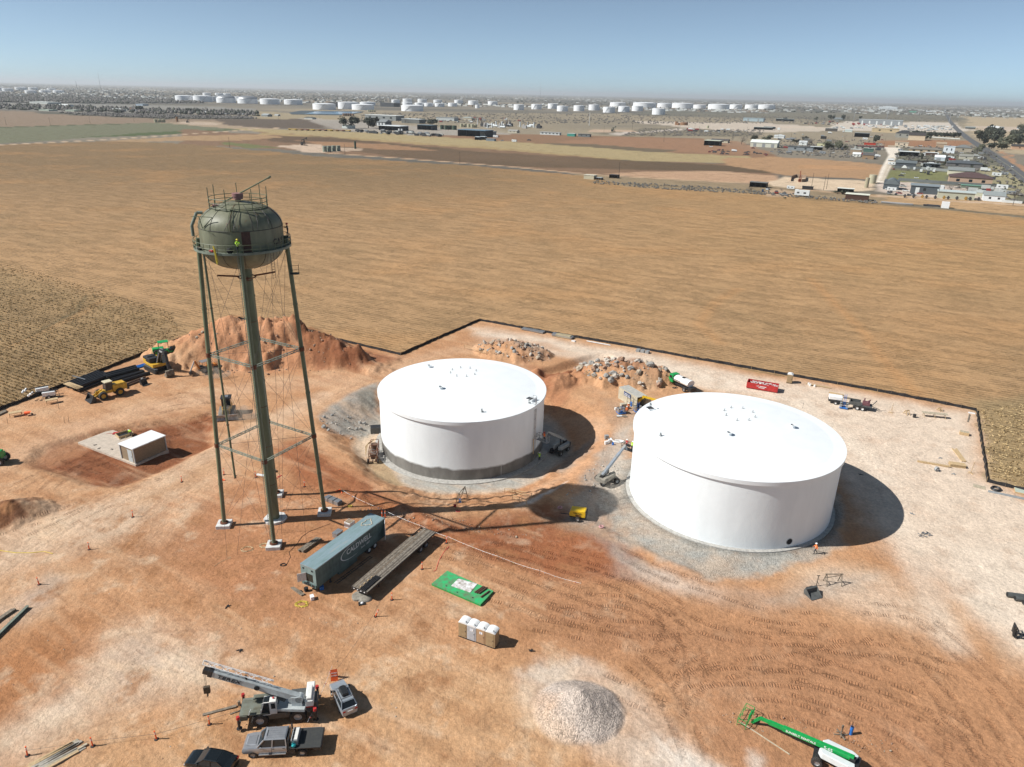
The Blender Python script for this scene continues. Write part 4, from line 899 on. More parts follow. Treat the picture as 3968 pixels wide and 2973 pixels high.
def fig(label,loc,rz,top,pants,hat,pose='stand',cat='person',group=None,lean=0.,skin=None):
 """a person: one skinned body, with clothing colours by material, helmet and face features as children"""
 t=thing('person',label,cat,loc,rz,group)
 P=dict(pel=(0,0,.95),wai=(0.02,0,1.1),che=(.03,0,1.32),nk=(.03,0,1.5),hd=(.05,0,1.66),hl=(0,.1,.9),kl=(.03,.11,.5),al=(-.02,.11,.09),tl=(.15,.12,.04),hr=(0,-.1,.9),kr=(.03,-.11,.5),ar=(-.02,-.11,.09),tr=(.15,-.12,.04),sl=(.02,.19,1.42),el=(0,.27,1.15),wl=(.1,.27,.9),sr=(.02,-.19,1.42),er=(0,-.27,1.15),wr=(.1,-.27,.9))
 if pose=='walk':P.update(kl=(.2,.1,.52),al=(.12,.1,.1),tl=(.3,.1,.06),kr=(-.05,-.1,.5),ar=(-.32,-.1,.14),tr=(-.18,-.1,.04),el=(-.14,.28,1.17),wl=(-.1,.3,.95),er=(.14,-.27,1.17),wr=(.3,-.3,1.0))
 if pose=='up':P.update(el=(.22,.25,1.5),wl=(.3,.1,1.72),er=(.22,-.25,1.5),wr=(.3,-.1,1.72))
 if pose=='reach':P.update(el=(.22,.22,1.25),wl=(.45,.15,1.3),er=(.22,-.22,1.25),wr=(.45,-.15,1.3))
 if pose=='bend':P.update(wai=(.15,0,1.0),che=(.36,0,1.05),nk=(.5,0,1.05),hd=(.63,0,1.02),sl=(.42,.19,1.03),sr=(.42,-.19,1.03),el=(.45,.22,.76),er=(.45,-.22,.76),wl=(.6,.15,.55),wr=(.6,-.15,.55),kl=(.1,.13,.5),kr=(-.05,-.13,.5))
 names=list(P);E_=[('pel','wai'),('wai','che'),('che','nk'),('nk','hd'),('pel','hl'),('hl','kl'),('kl','al'),('al','tl'),('pel','hr'),('hr','kr'),('kr','ar'),('ar','tr'),('che','sl'),('sl','el'),('el','wl'),('che','sr'),('sr','er'),('er','wr')]
 rad=dict(pel=.15,wai=.145,che=.165,nk=.06,hd=.1,hl=.1,hr=.1,kl=.075,kr=.075,al=.055,ar=.055,tl=.045,tr=.045,sl=.075,sr=.075,el=.055,er=.055,wl=.04,wr=.04)
 vs=[Vector(P[n_])for n_ in names];ed=[(names.index(a),names.index(b))for a,b in E_];rr=[rad[n_]for n_ in names]
 for s in 'lr':
  w_=Vector(P['w'+s]);e_=Vector(P['e'+s]);d=(w_-e_).normalized();sd2=d.cross(Vector((1,.2,.1))).normalized();i0=names.index('w'+s)
  vs.append(w_+d*.07);ed.append((i0,len(vs)-1));rr.append(.038);pi_=len(vs)-1
  for k,(o_,l_)in enumerate(((-.03,.07),(-.01,.085),(.01,.08),(.03,.065))):
   vs.append(w_+d*.1+sd2*o_);ed.append((pi_,len(vs)-1));rr.append(.012);vs.append(w_+d*(.1+l_)+sd2*o_*1.3);ed.append((len(vs)-2,len(vs)-1));rr.append(.010)
  vs.append(w_+d*.05+sd2*.055);ed.append((i0,len(vs)-1));rr.append(.012)
 me=bpy.data.meshes.new('body');me.from_pydata([tuple(v)for v in vs],ed,[]);o=bpy.data.objects.new('body',me);COL.objects.link(o)
 sk=o.modifiers.new('skin','SKIN');sk.use_smooth_shade=True
 for i,r_ in enumerate(rr):me.skin_vertices[0].data[i].radius=(r_,r_)
 me.skin_vertices[0].data[0].use_root=True
 sb=o.modifiers.new('sub','SUBSURF');sb.levels=1;sb.render_levels=1
 bpy.context.view_layer.update()
 m2=bpy.data.meshes.new_from_object(o.evaluated_get(bpy.context.evaluated_depsgraph_get()));bpy.data.objects.remove(o)
 m2.name='body';m2.materials.clear()
 for mm in(pants,top,skin or M_skin,M_black):m2.materials.append(mm)
 hd,hips=Vector(P['hd']),.93
 for f in m2.polygons:
  c=f.center;i=0 if c.z<hips else 1
  if pose=='bend' and c.x>.12 and c.z>.5:i=1
  if(c-hd).length<.17 and(c.z>P['nk'][2]+.02 or pose=='bend'):i=2
  for s in 'lr':
   if(c-Vector(P['w'+s])).length<.2 and(c-Vector(P['e'+s])).length>.22:i=2
  if c.z<.11:i=3
  f.material_index=i
 b=bpy.data.objects.new('body',m2);COL.objects.link(b);b.parent=t
 hm=MB().at(tuple(hd));hm.ball((0,0,.045),.15,.135,.125,14,8);hm.v=[v for v in hm.v];hm.box(-.02,.2,-.1,.1,.035,.06);hm.build('hard_hat',hat,t,smooth=True)
 fc=MB().at(tuple(hd));fc.box(.095,.115,-.045,-.02,-.03,-.015).box(.095,.115,.02,.045,-.03,-.015).box(.1,.13,-.012,.012,-.06,-.03).box(.095,.11,-.03,.03,-.085,-.075);fc.build('face_features',M_dsteel,t)
 vz=P['che'][2]
 if pose!='bend':MB().at((.03,0,vz)).torus((0,0,-.1),.165,.018,16,4).build('vest_stripe',mat('reflective_tape',(.7,.72,.6),.3,var=0),t)
 return t
def boom_lift(name,label,loc,rz,base_az,boom_len,boom_el,M_body,M_boom,M_plat,jib=True,rim=None,group=None,txt=None,base_len=2.5):
 """self propelled boom lift; +x is the boom direction, the chassis is turned by base_az"""
 t=thing(name,label,'boom lift',loc,rz,group)
 ch=MB().at((0,0,0),base_az);ch.box(-1.3,1.3,-.5,.5,.5,.85).box(-1.45,-1.15,-1.0,1.0,.4,.6).box(1.15,1.45,-1.0,1.0,.4,.6).cyl((0,0,.85),(0,0,1.05),.6,n=20).box(1.2,1.75,-.8,.8,.55,.8);ch.build('chassis',M_dsteel if M_body is not M_dust else M_dust,t,bevel=.03)
 for sx_ in(-1,1):
  for s in(-1,1):
   w_=wheel(t,0,0,.50,.38,rim or M_greyp,lug=True,z=0)
   w_.matrix_parent_inverse=Matrix.Identity(4);w_.matrix_basis=Matrix.Rotation(base_az,4,'Z')@Matrix.Translation((sx_*1.28,s*1.02,.50))
 for s in(-1,1):
  pl=[(-2.0,s*.38),(1.15,s*.38),(1.3,s*.6),(.9,s*1.08),(-1.5,s*1.12),(-2.1,s*.85)]
  if s<0:pl=pl[::-1]
  MB().slab(pl,1.05,1.75,[(x_*.97,y_*.97)for x_,y_ in pl]).build('engine_cover',M_body,t,smooth=False,bevel=.07)
 MB().box(-2.3,-1.6,-.95,.95,.85,1.6).build('counterweight',M_body if M_body is M_dust else M_dsteel,t,bevel=.08)
 ce,se=math.cos(boom_el),math.sin(boom_el);b0=Vector((-1.75,0,1.95));d=Vector((ce,0,se))
 MB().bar(b0,b0+d*boom_len*.74,.42,.5).build('boom_base_section',M_boom,t,bevel=.03)
 MB().bar(b0+d*boom_len*.74,b0+d*boom_len*.9,.33,.4).build('boom_middle_section',M_boom,t)
 MB().bar(b0+d*boom_len*.9,b0+d*boom_len,.25,.3).build('boom_tip_section',M_boom if M_body is not M_dust else M_greyp,t)
 MB().bar((-.4,0,1.2),b0+d*boom_len*.3-Vector((0,0,.2)),.14).box(-1.9,-1.4,-.25,.25,1.1,2.0).build('lift_cylinder',M_dsteel,t)
 tip=b0+d*boom_len
 j1=tip+Vector((.5,0,-.55))if not jib else tip+Vector((1.1*math.cos(-.9),0,-1.0))
 MB().bar(tip,j1,.22,.26).bar(tip+Vector((.15,0,-.3)),j1+Vector((.1,0,-.1)),.1).build('jib',M_boom,t)
 px_,pz_=j1.x+.25,j1.z-.25
 plat=MB().box(px_,px_+.9,-1.2,1.2,pz_-.06,pz_)
 pf=plat.build('platform',M_dsteel if M_plat is M_green else M_plat,t)
 rl=MB()
 for z in(pz_+.55,pz_+1.1):
  for a,b in(((px_,-1.2),(px_+.9,-1.2)),((px_+.9,-1.2),(px_+.9,1.2)),((px_+.9,1.2),(px_,1.2)),((px_,1.2),(px_,-1.2))):rl.bar((*a,z),(*b,z),.045)
 for x_,y_ in[(px_,-1.2),(px_+.9,-1.2),(px_+.9,1.2),(px_,1.2),(px_+.9,-.4),(px_+.9,.4),(px_,-.4),(px_,.4)]:rl.bar((x_,y_,pz_),(x_,y_,pz_+1.1),.045)
 rl.build('platform_rail',M_plat,t)
 MB().box(px_-.02,px_+.12,-.5,.35,pz_+.75,pz_+1.2).build('control_box',M_plat,t)
 if txt:
  for s_,sz,al_,off_,lift in txt:
   q=b0+d*off_;y_=.225
   o=words(s_,sz,M_whitep,t,(q.x,y_,q.z+lift),(math.pi/2,boom_el,math.pi),bold=True)
 return t,(px_+.45,0,pz_)
M_glass.node_tree.nodes['Principled BSDF'].inputs['Specular IOR Level'].default_value=.5
M_dust=mat('dust_caked_paint',(.26,.235,.195),.9,var=.2,scale=2.5)
M_sprayed=mat('grey_oversprayed_paint',(.33,.34,.33),.9,var=.15,scale=2.5)
def cone(label,loc,group='orange delineator posts round the work area',tilt=(0,0),band=True):
 t=thing('delineator_post',label,'delineator',loc,0,group,rx=tilt[0],ry=tilt[1])
 MB().cyl((0,0,.05),(0,0,1.06),.075,.055,10).cyl((0,0,1.06),(0,0,1.14),.07,n=10).build('post',M_orange,t,smooth=True)
 MB().cyl((0,0,0),(0,0,.07),.24,.2,12).build('rubber_base',M_rubber,t)
 for z in(.72,.9):MB().cyl((0,0,z),(0,0,z+.09),.071,.068,10,caps=False).build('reflective_band',M_whitep,t)
 return t
def tracks(t,Lr,gauge,wd,h,m_=None):
 for s in(-1,1):
  y0,y1=s*gauge/2-wd/2,s*gauge/2+wd/2
  pr=[(-Lr/2+h*.35,0),(Lr/2-h*.35,0),(Lr/2,h*.35),(Lr/2,h*.7),(Lr/2-h*.3,h),(-Lr/2+h*.3,h),(-Lr/2,h*.7),(-Lr/2,h*.35)]
  q=MB().prism(pr,y0,y1);tr_=q.build('track',m_ or M_dsteel,t)
  g=MB()
  n=int(Lr/.22)
  for k in range(n):
   x_=-Lr/2+.15+(Lr-.3)*k/(n-1);g.box(x_-.03,x_+.03,y0-.01,y1+.01,h,h+.045)
  g.build('grousers',M_greyp,tr_)['kind']='stuff'
def heap_of(name,label,cat,loc,rz=0,group=None):return thing(name,label,cat,loc,rz,group)
# ==== FENCE ROUND THE SITE
M_silt=mat('black_silt_fabric',(.02,.02,.022),.8,var=.35,scale=2)
fq=[G(*p)for p in FENCE1[0:]]
sf=thing('silt_fence','black fabric silt fence on stakes round the building site','fence',(0,0,0))
for a,b in zip(fq,fq[1:]):
 L_=(b-a).length;n=max(1,int(L_/2.6));d=(b-a)/n;side=Vector((-d.y,d.x,0)).normalized()
 m_=MB();k0=None;prev=None
 for k in range(n*2+1):
  p=a+d*k/2;z0=gz(p.x,p.y)-.05;bow=side*(.14*(k%2)+random.uniform(-.06,.06));hh=.8-.12*(k%2)+random.uniform(-.08,.06)
  cur=(p+bow,z0,z0+hh)
  if prev:
   A,B=prev,cur;m_.add([(A[0].x,A[0].y,A[1]),(B[0].x,B[0].y,B[1]),(B[0].x,B[0].y,B[2]),(A[0].x,A[0].y,A[2])],[(0,1,2,3)])
  prev=cur
 m_.build('fabric',M_silt,sf)
 for k in range(n):
  p=a+d*k;z0=gz(p.x,p.y)
  MB().bar((p.x,p.y,z0-.2),(p.x+random.uniform(-.05,.05),p.y,z0+1.05),.05).build('stake',M_wood if k%5==0 else M_owood,sf)
# ==== PUMP SHED AND SLAB
zs=-.35
A,B,C_,D=on(301,1714,zs),on(431,1664,zs),on(654,1743,zs),on(525,1801,zs)
slab=MB().slab([(p.x,p.y)for p in(A,D,C_,B)],-1.1,0).build('concrete_slab',mat('dusty_slab_concrete',(.50,.42,.34),.9,var=.1,scale=1.5),None,bevel=.03);slab.location=(0,0,zs)
tag(slab,'pale concrete floor slab under and beside the small shed','slab')
p0,p1,p2=on(525,1797,zs),on(647,1744,zs),on(470,1777,zs)
u=(p1-p0);Ls=u.length;u.normalize();v=Vector((-u.y,u.x,0));Ws=(p2-p0).dot(v);Ws=max(3.,min(4.2,Ws))
sh=thing('pump_shed','small tan walled shed with white flat roof and grey door on a slab','shed',(p0.x,p0.y,zs),math.atan2(u.y,u.x))
M_tanw=mat('tan_block_wall',(.27,.20,.125),.85,var=.12,scale=4);M_trim=mat('grey_trim',(.45,.46,.45),.6,var=.05)
HS=2.75
MB().box(.05,Ls-.05,.05,Ws-.05,0,HS).build('wall',M_tanw,sh)
for x_,y_ in((0,0),(Ls,0),(0,Ws),(Ls,Ws)):MB().cbox(x_,y_,HS/2,.16,.16,HS).build('corner_trim',M_trim,sh)
MB().slab([(-.18,-.18),(Ls+.18,-.18),(Ls+.18,Ws+.18),(-.18,Ws+.18)],HS,HS+.14,[(-.15,-.15),(Ls+.15,-.15),(Ls+.15,Ws+.15),(-.15,Ws+.15)]).build('roof',M_whitep,sh)
dr=MB().box(.0,.045,.55,1.75,.08,2.2).build('door',mat('pale_grey_door',(.46,.50,.50),.5,var=.03),sh);MB().box(-.06,.0,.68,.76,1.05,1.15).build('handle',M_dsteel,dr)
MB().box(-.02,.04,.45,1.85,2.2,2.28).build('door_hood',M_trim,sh)
q=on(505,1690,zs)
fb=thing('formwork_box','open timber formwork box behind the shed on the slab','formwork',(q.x-1.2,q.y+.3,zs),heading((431,1700),(500,1680)))
for a in((-1.3,1.3,-1.,-.92),(-1.3,1.3,.92,1.),(-1.3,-1.22,-1,1),(1.22,1.3,-1,1)):MB().box(a[0],a[1],a[2],a[3],0,.45).build('side_board',M_wood,fb)
MB().box(-1.2,1.2,-.9,.9,.02,.1).build('dark_inside',M_dsteel,fb)
for k in range(3):MB().bar((-1.4+k,-1.5,.02),(-1.0+k,-.9,.35),.07).build('brace',M_wood,fb)
q=on(441,1680,zs);o=MB().at((q.x,q.y,zs+.004),.2).box(-1.3,.2,-.03,.03,0,.05).box(-.1,1.3,-.55,.35,0,.12).build('red_tarp',M_red);tag(o,'small red and black tarp on the slab behind the formwork','tarp')
for i,(px,py,l_)in enumerate([(368,1725,'black hose end lying at the left of the slab'),(384,1738,'small dark offcut lying near the slab front edge'),(435,1741,'dark bent bracket lying on the slab before the shed door')]):
 q=on(px,py,zs+.03);o=MB().at(tuple(q),i).bar((-.3,0,0),(.3,.1,0),.08).bar((0,-.2,0),(.1,.3,0),.06).build('scrap_piece',M_dsteel);tag(o,l_,'scrap')
fig('worker in a lime shirt and white hard hat bending down beside the shed',tuple(on(510,1690,zs)),2.6,mat('lime_shirt',(.45,.75,.05),.8,var=.08),M_denim,M_whitep,'bend')
# ==== PIPES AND YARD STOCK AT LEFT
M_pipe=mat('black_pipe',(.022,.022,.024),.45,var=.2,scale=3);M_bluep=mat('blue_pipe',(.02,.17,.55),.4,var=.08)
def pipe_stack(label,a0,a1,b0,n,rows,r,m_,cat='pipe stack',pname='pipe',z0=0):
 """a0->a1 the front pipe, b0 where the row of near ends finishes"""
 A_,B_,E_=G(*a0),G(*a1),G(*b0);t=thing('pipe_stack',label,cat,(A_.x,A_.y,gz(A_.x,A_.y)+z0));dv=B_-A_;dv.z=0;w_=E_-A_;w_.z=0
 for j in range(rows):
  for k in range(n-j):
   f=(k+.5*j)/(max(1,n-1));o_=w_*f;jit=dv.normalized()*random.uniform(-.5,.5)
   MB().cyl(o_+jit+Vector((0,0,r+j*r*1.75)),o_+dv+jit+Vector((0,0,r+j*r*1.75)),r,n=12).build(pname,m_,t,smooth=True)
 return t
pipe_stack('wide stack of black pipes behind the yellow loader with boards across it',(305,1520),(430,1470),(258,1500),7,2,.34,M_pipe)
pipe_stack('row of long black pipes running up towards the excavator',(395,1465),(520,1432),(430,1477),4,2,.33,M_pipe)
pipe_stack('low bundle of black pipes between loader and loose bucket',(430,1485),(562,1445),(445,1492),2,1,.36,M_pipe)
pipe_stack('single rusty brown pipe beside the black pipes',(470,1500),(568,1462),(480,1504),2,1,.2,mat('rusty_brown_pipe',(.12,.07,.045),.7,var=.2),'pipe')
pipe_stack('bundle of bright blue pipes behind the excavator',(522,1423),(588,1400),(538,1428),5,1,.14,M_bluep)
q=G(262,1508);bd=thing('board_bundle','pale new boards laid across the black pipes','boards',(q.x,q.y,1.35),heading((250,1497),(330,1527)))
for k in range(7):MB().at((random.uniform(-.2,.3),0,0),random.uniform(-.03,.03)).box(0,5.2,k*.2-.7,k*.2-.52,0,.05).build('board',M_wood,bd)
q=G(285,1483);o=MB().at((q.x,q.y,1.5),heading((283,1480),(345,1498))).box(0,4.2,0,.2,0,.05).build('grey_board',M_galv);tag(o,'single grey board lying across the black pipes','board')
def light_tower(label,loc,rz,lamps=True):
 t=thing('light_tower_trailer',label,'light tower',loc,rz,'white mobile light towers by the left fence')
 MB().box(-1.3,1.0,-.6,.6,.5,1.35).build('engine_box',M_whitep,t,bevel=.06)
 MB().box(-1.35,1.05,-.62,.62,.4,.5).bar((1.,0,.45),(2.4,0,.4),.1).build('frame',M_dsteel,t)
 for s in(-1,1):wheel(t,-.2,s*.72,.33,.2,M_whitep)
 MB().bar((1.6,0,1.45),(-3.2,0,1.5),.14).build('folded_mast',M_dsteel,t)
 for k in range(4):MB().ball((-3.1+.25*(k%2)-.5*(k//2),-.55+.75*(k%2)+.2*(k//2),1.5-.35*(k//2)),.22,.28,.25,10,6).build('lamp_head',M_whitep,t,smooth=True)
 MB().cyl((1.6,0,0),(1.6,0,.9),.05,n=8).build('jack',M_galv,t);return t
light_tower('white light tower trailer nearest the fence at far left',tuple(G(170,1523)),heading((170,1523),(200,1517))+math.pi*0,True)
light_tower('white light tower trailer just in front of the other one',tuple(G(196,1540)),heading((196,1540),(230,1535)))
def saw_table(label,loc,rz,L_=2.2,W_=1.,h=.85,m_=None,cat='work table',boards=True,group=None):
 t=thing('work_table',label,cat,loc,rz,group);m_=m_ or M_wood
 MB().box(-L_/2,L_/2,-W_/2,W_/2,h-.05,h).build('table_top',m_,t)
 for sx_ in(-1,1):
  for s in(-1,1):MB().bar((sx_*(L_/2-.1),s*(W_/2+.05),0),(sx_*(L_/2-.2),s*(W_/2-.1),h-.05),.08).build('leg',m_,t)
 for s in(-1,1):MB().bar((-L_/2+.1,s*(W_/2-.02),h*.4),(L_/2-.1,s*(W_/2-.02),h*.4),.06).build('rail',m_,t)
 return t
saw_table('timber work table in front of the white light towers',tuple(G(203,1562)),heading((190,1565),(225,1558)))
saw_table('timber sawhorse table at far left next to the wheelbarrow',tuple(G(62,1612)),heading((50,1612),(90,1605)))
def wheelbarrow(loc,rz,label):
 t=thing('wheelbarrow',label,'wheelbarrow',loc,rz)
 MB().slab([(-.35,-.28),(.35,-.22),(.35,.22),(-.35,.28)],.4,.72,[(-.5,-.4),(.62,-.32),(.62,.32),(-.5,.4)]).build('tray',M_orange,t)
 MB().bar((.75,0,.2),(-1,-.3,.62),.05).bar((.75,0,.2),(-1,.3,.62),.05).bar((-.4,-.25,0),(-.3,-.2,.45),.04).bar((-.4,.25,0),(-.3,.2,.45),.04).build('frame',M_red,t)
 wheel(t,.75,0,.2,.1,n=14)
wheelbarrow(tuple(G(108,1610)),.4,'orange wheelbarrow beside the far left sawhorse table')
for i,(px,py)in enumerate([(30,1642),(228,1585),(250,1640),(267,1638)]):
 g_=G(px,py);t=thing('survey_stake',['thin timber stake alone at the far left edge','leaning stake with red mud beside the timber work table','left of two thin stakes above the shed slab','right of two thin stakes above the shed slab'][i],'stake',tuple(g_))
 MB().bar((0,0,-.1),(.12,0,1.3),.05).build('stake',M_owood,t)
t=thing('wheel_loader','yellow wheel loader with lowered bucket beside the black pipes','wheel loader',tuple(G(425,1536)),heading((458,1528),(395,1545)))
MB().box(-3.4,-.6,-1.05,1.05,1.15,2.35).slab([(-3.4,-1.0),(-.6,-1.0),(-.6,1.0),(-3.4,1.0)],2.35,2.6,[(-3.1,-.8),(-.7,-.9),(-.7,.9),(-3.1,.8)]).build('engine_hood',M_yel,t,bevel=.08)
MB().box(-3.75,-3.3,-1.1,1.1,.9,1.9).build('counterweight',M_dsteel,t,bevel=.08)
MB().box(-.6,.9,-.7,.7,1.0,1.6).box(.5,1.7,-.5,.5,.8,1.7).build('front_frame',M_yel,t)
MB().slab([(-.75,-.75),(.75,-.75),(.75,.75),(-.75,.75)],1.6,3.25,[(-.65,-.7),(.55,-.7),(.55,.7),(-.65,.7)]).build('cab_glass',M_glass,t)
MB().box(-.8,.75,-.8,.8,3.25,3.4).build('cab_roof',mat('cream_cab_roof',(.62,.55,.38),.5,var=.05),t)
m_=MB()
for x_ in(-.75,.65):
 for s in(-1,1):m_.bar((x_,s*.74,1.6),(x_*.88,s*.7,3.25),.09)
m_.build('cab_frame',M_dsteel,t)
for x_ in(1.55,-1.75):
 for s in(-1,1):wheel(t,x_,s*1.08,.82,.62,M_yel,lug=True)
MB().bar((1.1,-.55,1.7),(3.1,-.55,.7),.16,.35).bar((1.1,.55,1.7),(3.1,.55,.7),.16,.35).bar((1.2,0,1.9),(2.6,0,1.5),.16).bar((2.3,0,1.9),(2.7,0,.7),.15).build('lift_arms',M_yel,t)
MB().prism([(3.05,.15),(4.3,.05),(4.35,.12),(3.35,.35),(3.3,1.0),(3.55,1.4),(3.35,1.45),(2.98,.9)],-1.4,1.4).prism([(3.1,.15),(4.2,.1),(3.5,1.35),(3.0,.9)],-1.45,-1.38).prism([(3.1,.15),(4.2,.1),(3.5,1.35),(3.0,.9)],1.38,1.45).build('bucket',M_dsteel,t)
t=thing('excavator','yellow and black tracked excavator with its bucket resting on the ground','excavator',tuple(G(612,1434)),0,scale=1.16)
az=heading((590,1420),(692,1462))-.1;trz=heading((572,1418),(640,1450))
ut=MB()
t.rotation_euler=(0,0,trz);da=az-trz
tracks(t,4.6,2.6,.6,.95)
MB().box(-1.2,1.2,-.9,.9,.4,.9).cyl((0,0,.8),(0,0,1.15),.8,n=20).build('undercarriage',M_dsteel,t)
X=lambda m__:m__.at((0,0,0),da)
X(MB()).box(-2.6,1.6,-1.45,1.45,1.15,1.75).box(-2.7,-1.4,-1.42,1.42,1.3,2.2).build('upper_body',M_yel,t,bevel=.06)
X(MB()).box(-2.65,.3,-1.4,.5,1.75,2.65).box(-2.0,-.9,-1.2,.2,2.65,2.8).build('engine_cover',M_dsteel,t,bevel=.08)
X(MB()).slab([(.2,.45),(1.75,.45),(1.75,1.4),(.2,1.4)],1.75,3.2,[(.25,.5),(1.5,.5),(1.5,1.35),(.25,1.35)]).build('cab',M_glass,t)
X(MB()).box(.2,1.55,.45,1.4,3.2,3.3).build('cab_roof',M_dsteel,t)
X(MB()).bar((.6,0,1.9),(2.4,0,4.6),.4,.6).bar((2.4,0,4.6),(4.9,0,4.7),.4,.55).build('boom',M_dsteel,t)
X(MB()).bar((4.7,0,5.1),(5.3,0,1.6),.32,.5).bar((4.1,0,5.3),(5.3,0,4.3),.14).build('stick',M_dsteel,t)
X(MB()).bar((.9,.35,1.7),(2.6,.35,4.2),.13).bar((.9,-.35,1.7),(2.6,-.35,4.2),.13).bar((2.6,0,5.1),(4.2,0,5.3),.13).build('hydraulic_ram',M_galv,t)
bk=X(MB());bk.prism([(4.5,.2),(5.3,.05),(5.7,.5),(5.5,1.3),(5.1,1.4),(5.3,.6),(4.7,.35)],-.75,.75).prism([(4.5,.2),(5.3,.05),(5.7,.5),(5.5,1.3)],-.78,-.72).prism([(4.5,.2),(5.3,.05),(5.7,.5),(5.5,1.3)],.72,.78);bk.build('bucket',M_owood,t)
o=words('DEERE',.42,M_whitep,t,tuple(Matrix.Rotation(da,4,'Z')@Vector((3.3,-.215,4.68))),(math.pi/2,0,da),bold=True)
t=thing('loose_bucket','spare digging bucket lying in front of the black pipes','bucket',tuple(G(560,1492)),heading((545,1480),(580,1500)))
MB().prism([(-.7,.1),(.8,.02),(.85,.1),(-.3,.3),(-.35,1.1),(-.6,1.2),(-.8,.8)],-.6,.6).prism([(-.7,.1),(.8,.02),(-.4,1.2),(-.8,.8)],-.64,-.58).prism([(-.7,.1),(.8,.02),(-.4,1.2),(-.8,.8)],.58,.64).build('shell',M_dsteel,t)
MB().box(-.85,-.5,-.2,.2,1.05,1.4).build('hitch',M_greyp,t)
t=thing('soil_roller','green compactor with sun canopy parked behind the excavator','roller',tuple(G(634,1372)),heading((620,1370),(660,1368))+.3)
MB().box(-2.2,.2,-.8,.8,.8,1.7).build('engine_cover',M_green,t,bevel=.1)
MB().cyl((2.0,-1.,.75),(2.0,1.,.75),.75,n=24).build('drum',M_dsteel,t,smooth=True)
MB().box(.2,1.2,-.6,.6,.8,1.1).box(1.1,2.9,-1.2,-1.05,.6,.9).box(1.1,2.9,1.05,1.2,.6,.9).box(2.8,3.0,-1.2,1.2,.6,.9).box(1.05,1.25,-1.2,1.2,.6,.9).build('frame',M_green,t)
for s in(-1,1):wheel(t,-1.4,s*.8,.72,.5,M_green)
MB().box(-.9,1.3,-.9,.9,2.95,3.05).build('canopy',M_green,t)
m_=MB()
for x_ in(-.8,1.2):
 for s in(-1,1):m_.bar((x_,s*.75,1.1),(x_,s*.8,2.95),.07)
m_.build('canopy_posts',M_dsteel,t)
t=thing('backhoe','orange backhoe tractor with grey canopy working in dust','backhoe',tuple(G(800,1440)),heading((760,1445),(840,1425)))
MB().box(.2,2.4,-.55,.55,.7,1.5).build('engine_hood',mat('backhoe_orange',(.50,.17,.03),.5,var=.12),t,bevel=.08)
MB().box(-1.2,.3,-.6,.6,.7,1.2).build('platform',M_dsteel,t)
for s in(-1,1):wheel(t,-.7,s*.85,.72,.42,M_greyp,lug=True);wheel(t,1.8,s*.8,.48,.3,M_greyp)
MB().box(-1.1,.7,-.8,.8,2.55,2.65).build('canopy',M_galv,t)
m_=MB()
for x_ in(-1.0,.6):
 for s in(-1,1):m_.bar((x_,s*.7,1.1),(x_,s*.75,2.55),.07)
m_.build('canopy_posts',M_dsteel,t)
MB().bar((-1.4,0,.9),(-2.3,0,3.1),.3,.4).build('digging_boom',MATS['backhoe_orange'],t);MB().bar((-2.3,0,3.1),(-3.5,0,1.0),.18,.25).build('digging_arm',M_galv,t)
MB().box(-3.8,-3.2,-.35,.35,.2,.9).build('digging_bucket',M_dsteel,t)
MB().bar((1.5,-.6,1.0),(3.1,-.6,.7),.13,.2).bar((1.5,.6,1.0),(3.1,.6,.7),.13,.2).prism([(3.0,.1),(3.9,.1),(3.3,.35),(3.3,.95),(3.0,.9)],-1.1,1.1).build('front_loader',M_dsteel,t)
t=thing('bulldozer','black and yellow bulldozer with a wide blade facing the camera in dust','bulldozer',tuple(G(882,1606)),heading((890,1590),(880,1640)),scale=1.12)
tracks(t,3.4,2.0,.6,1.0,M_greyp)
MB().box(-1.8,.2,-.8,.8,.8,1.6).box(.2,1.9,-.55,.55,.8,1.75).build('body',M_yel,t,bevel=.06)
MB().box(.3,1.85,-.45,.45,1.75,1.95).box(1.85,1.95,-.5,.5,.8,1.7).cyl((1.3,.2,1.9),(1.3,.2,2.7),.07,n=8).build('hood_and_grille',M_dsteel,t)
MB().box(-1.7,.1,-.9,.9,2.95,3.1).build('cab_roof',M_dsteel,t,bevel=.04)
MB().slab([(-1.6,-.75),(.2,-.75),(.2,.75),(-1.6,.75)],1.6,2.95).build('cab',M_glass,t)
MB().box(-1.1,-.3,-.4,.4,3.1,3.22).build('air_unit',M_galv,t)
MB().bar((.2,-1.25,.5),(2.6,-1.25,.5),.15).bar((.2,1.25,.5),(2.6,1.25,.5),.15).bar((1.9,0,1.2),(2.6,0,.8),.1).build('push_arms',M_yel,t)
MB().prism([(2.6,.05),(2.75,.02),(2.95,.15),(2.75,.6),(2.95,1.15),(2.8,1.15),(2.58,.6)],-2.0,2.0).build('blade',mat('worn_blade_steel',(.36,.33,.31),.45,.3,var=.3,scale=2),t)
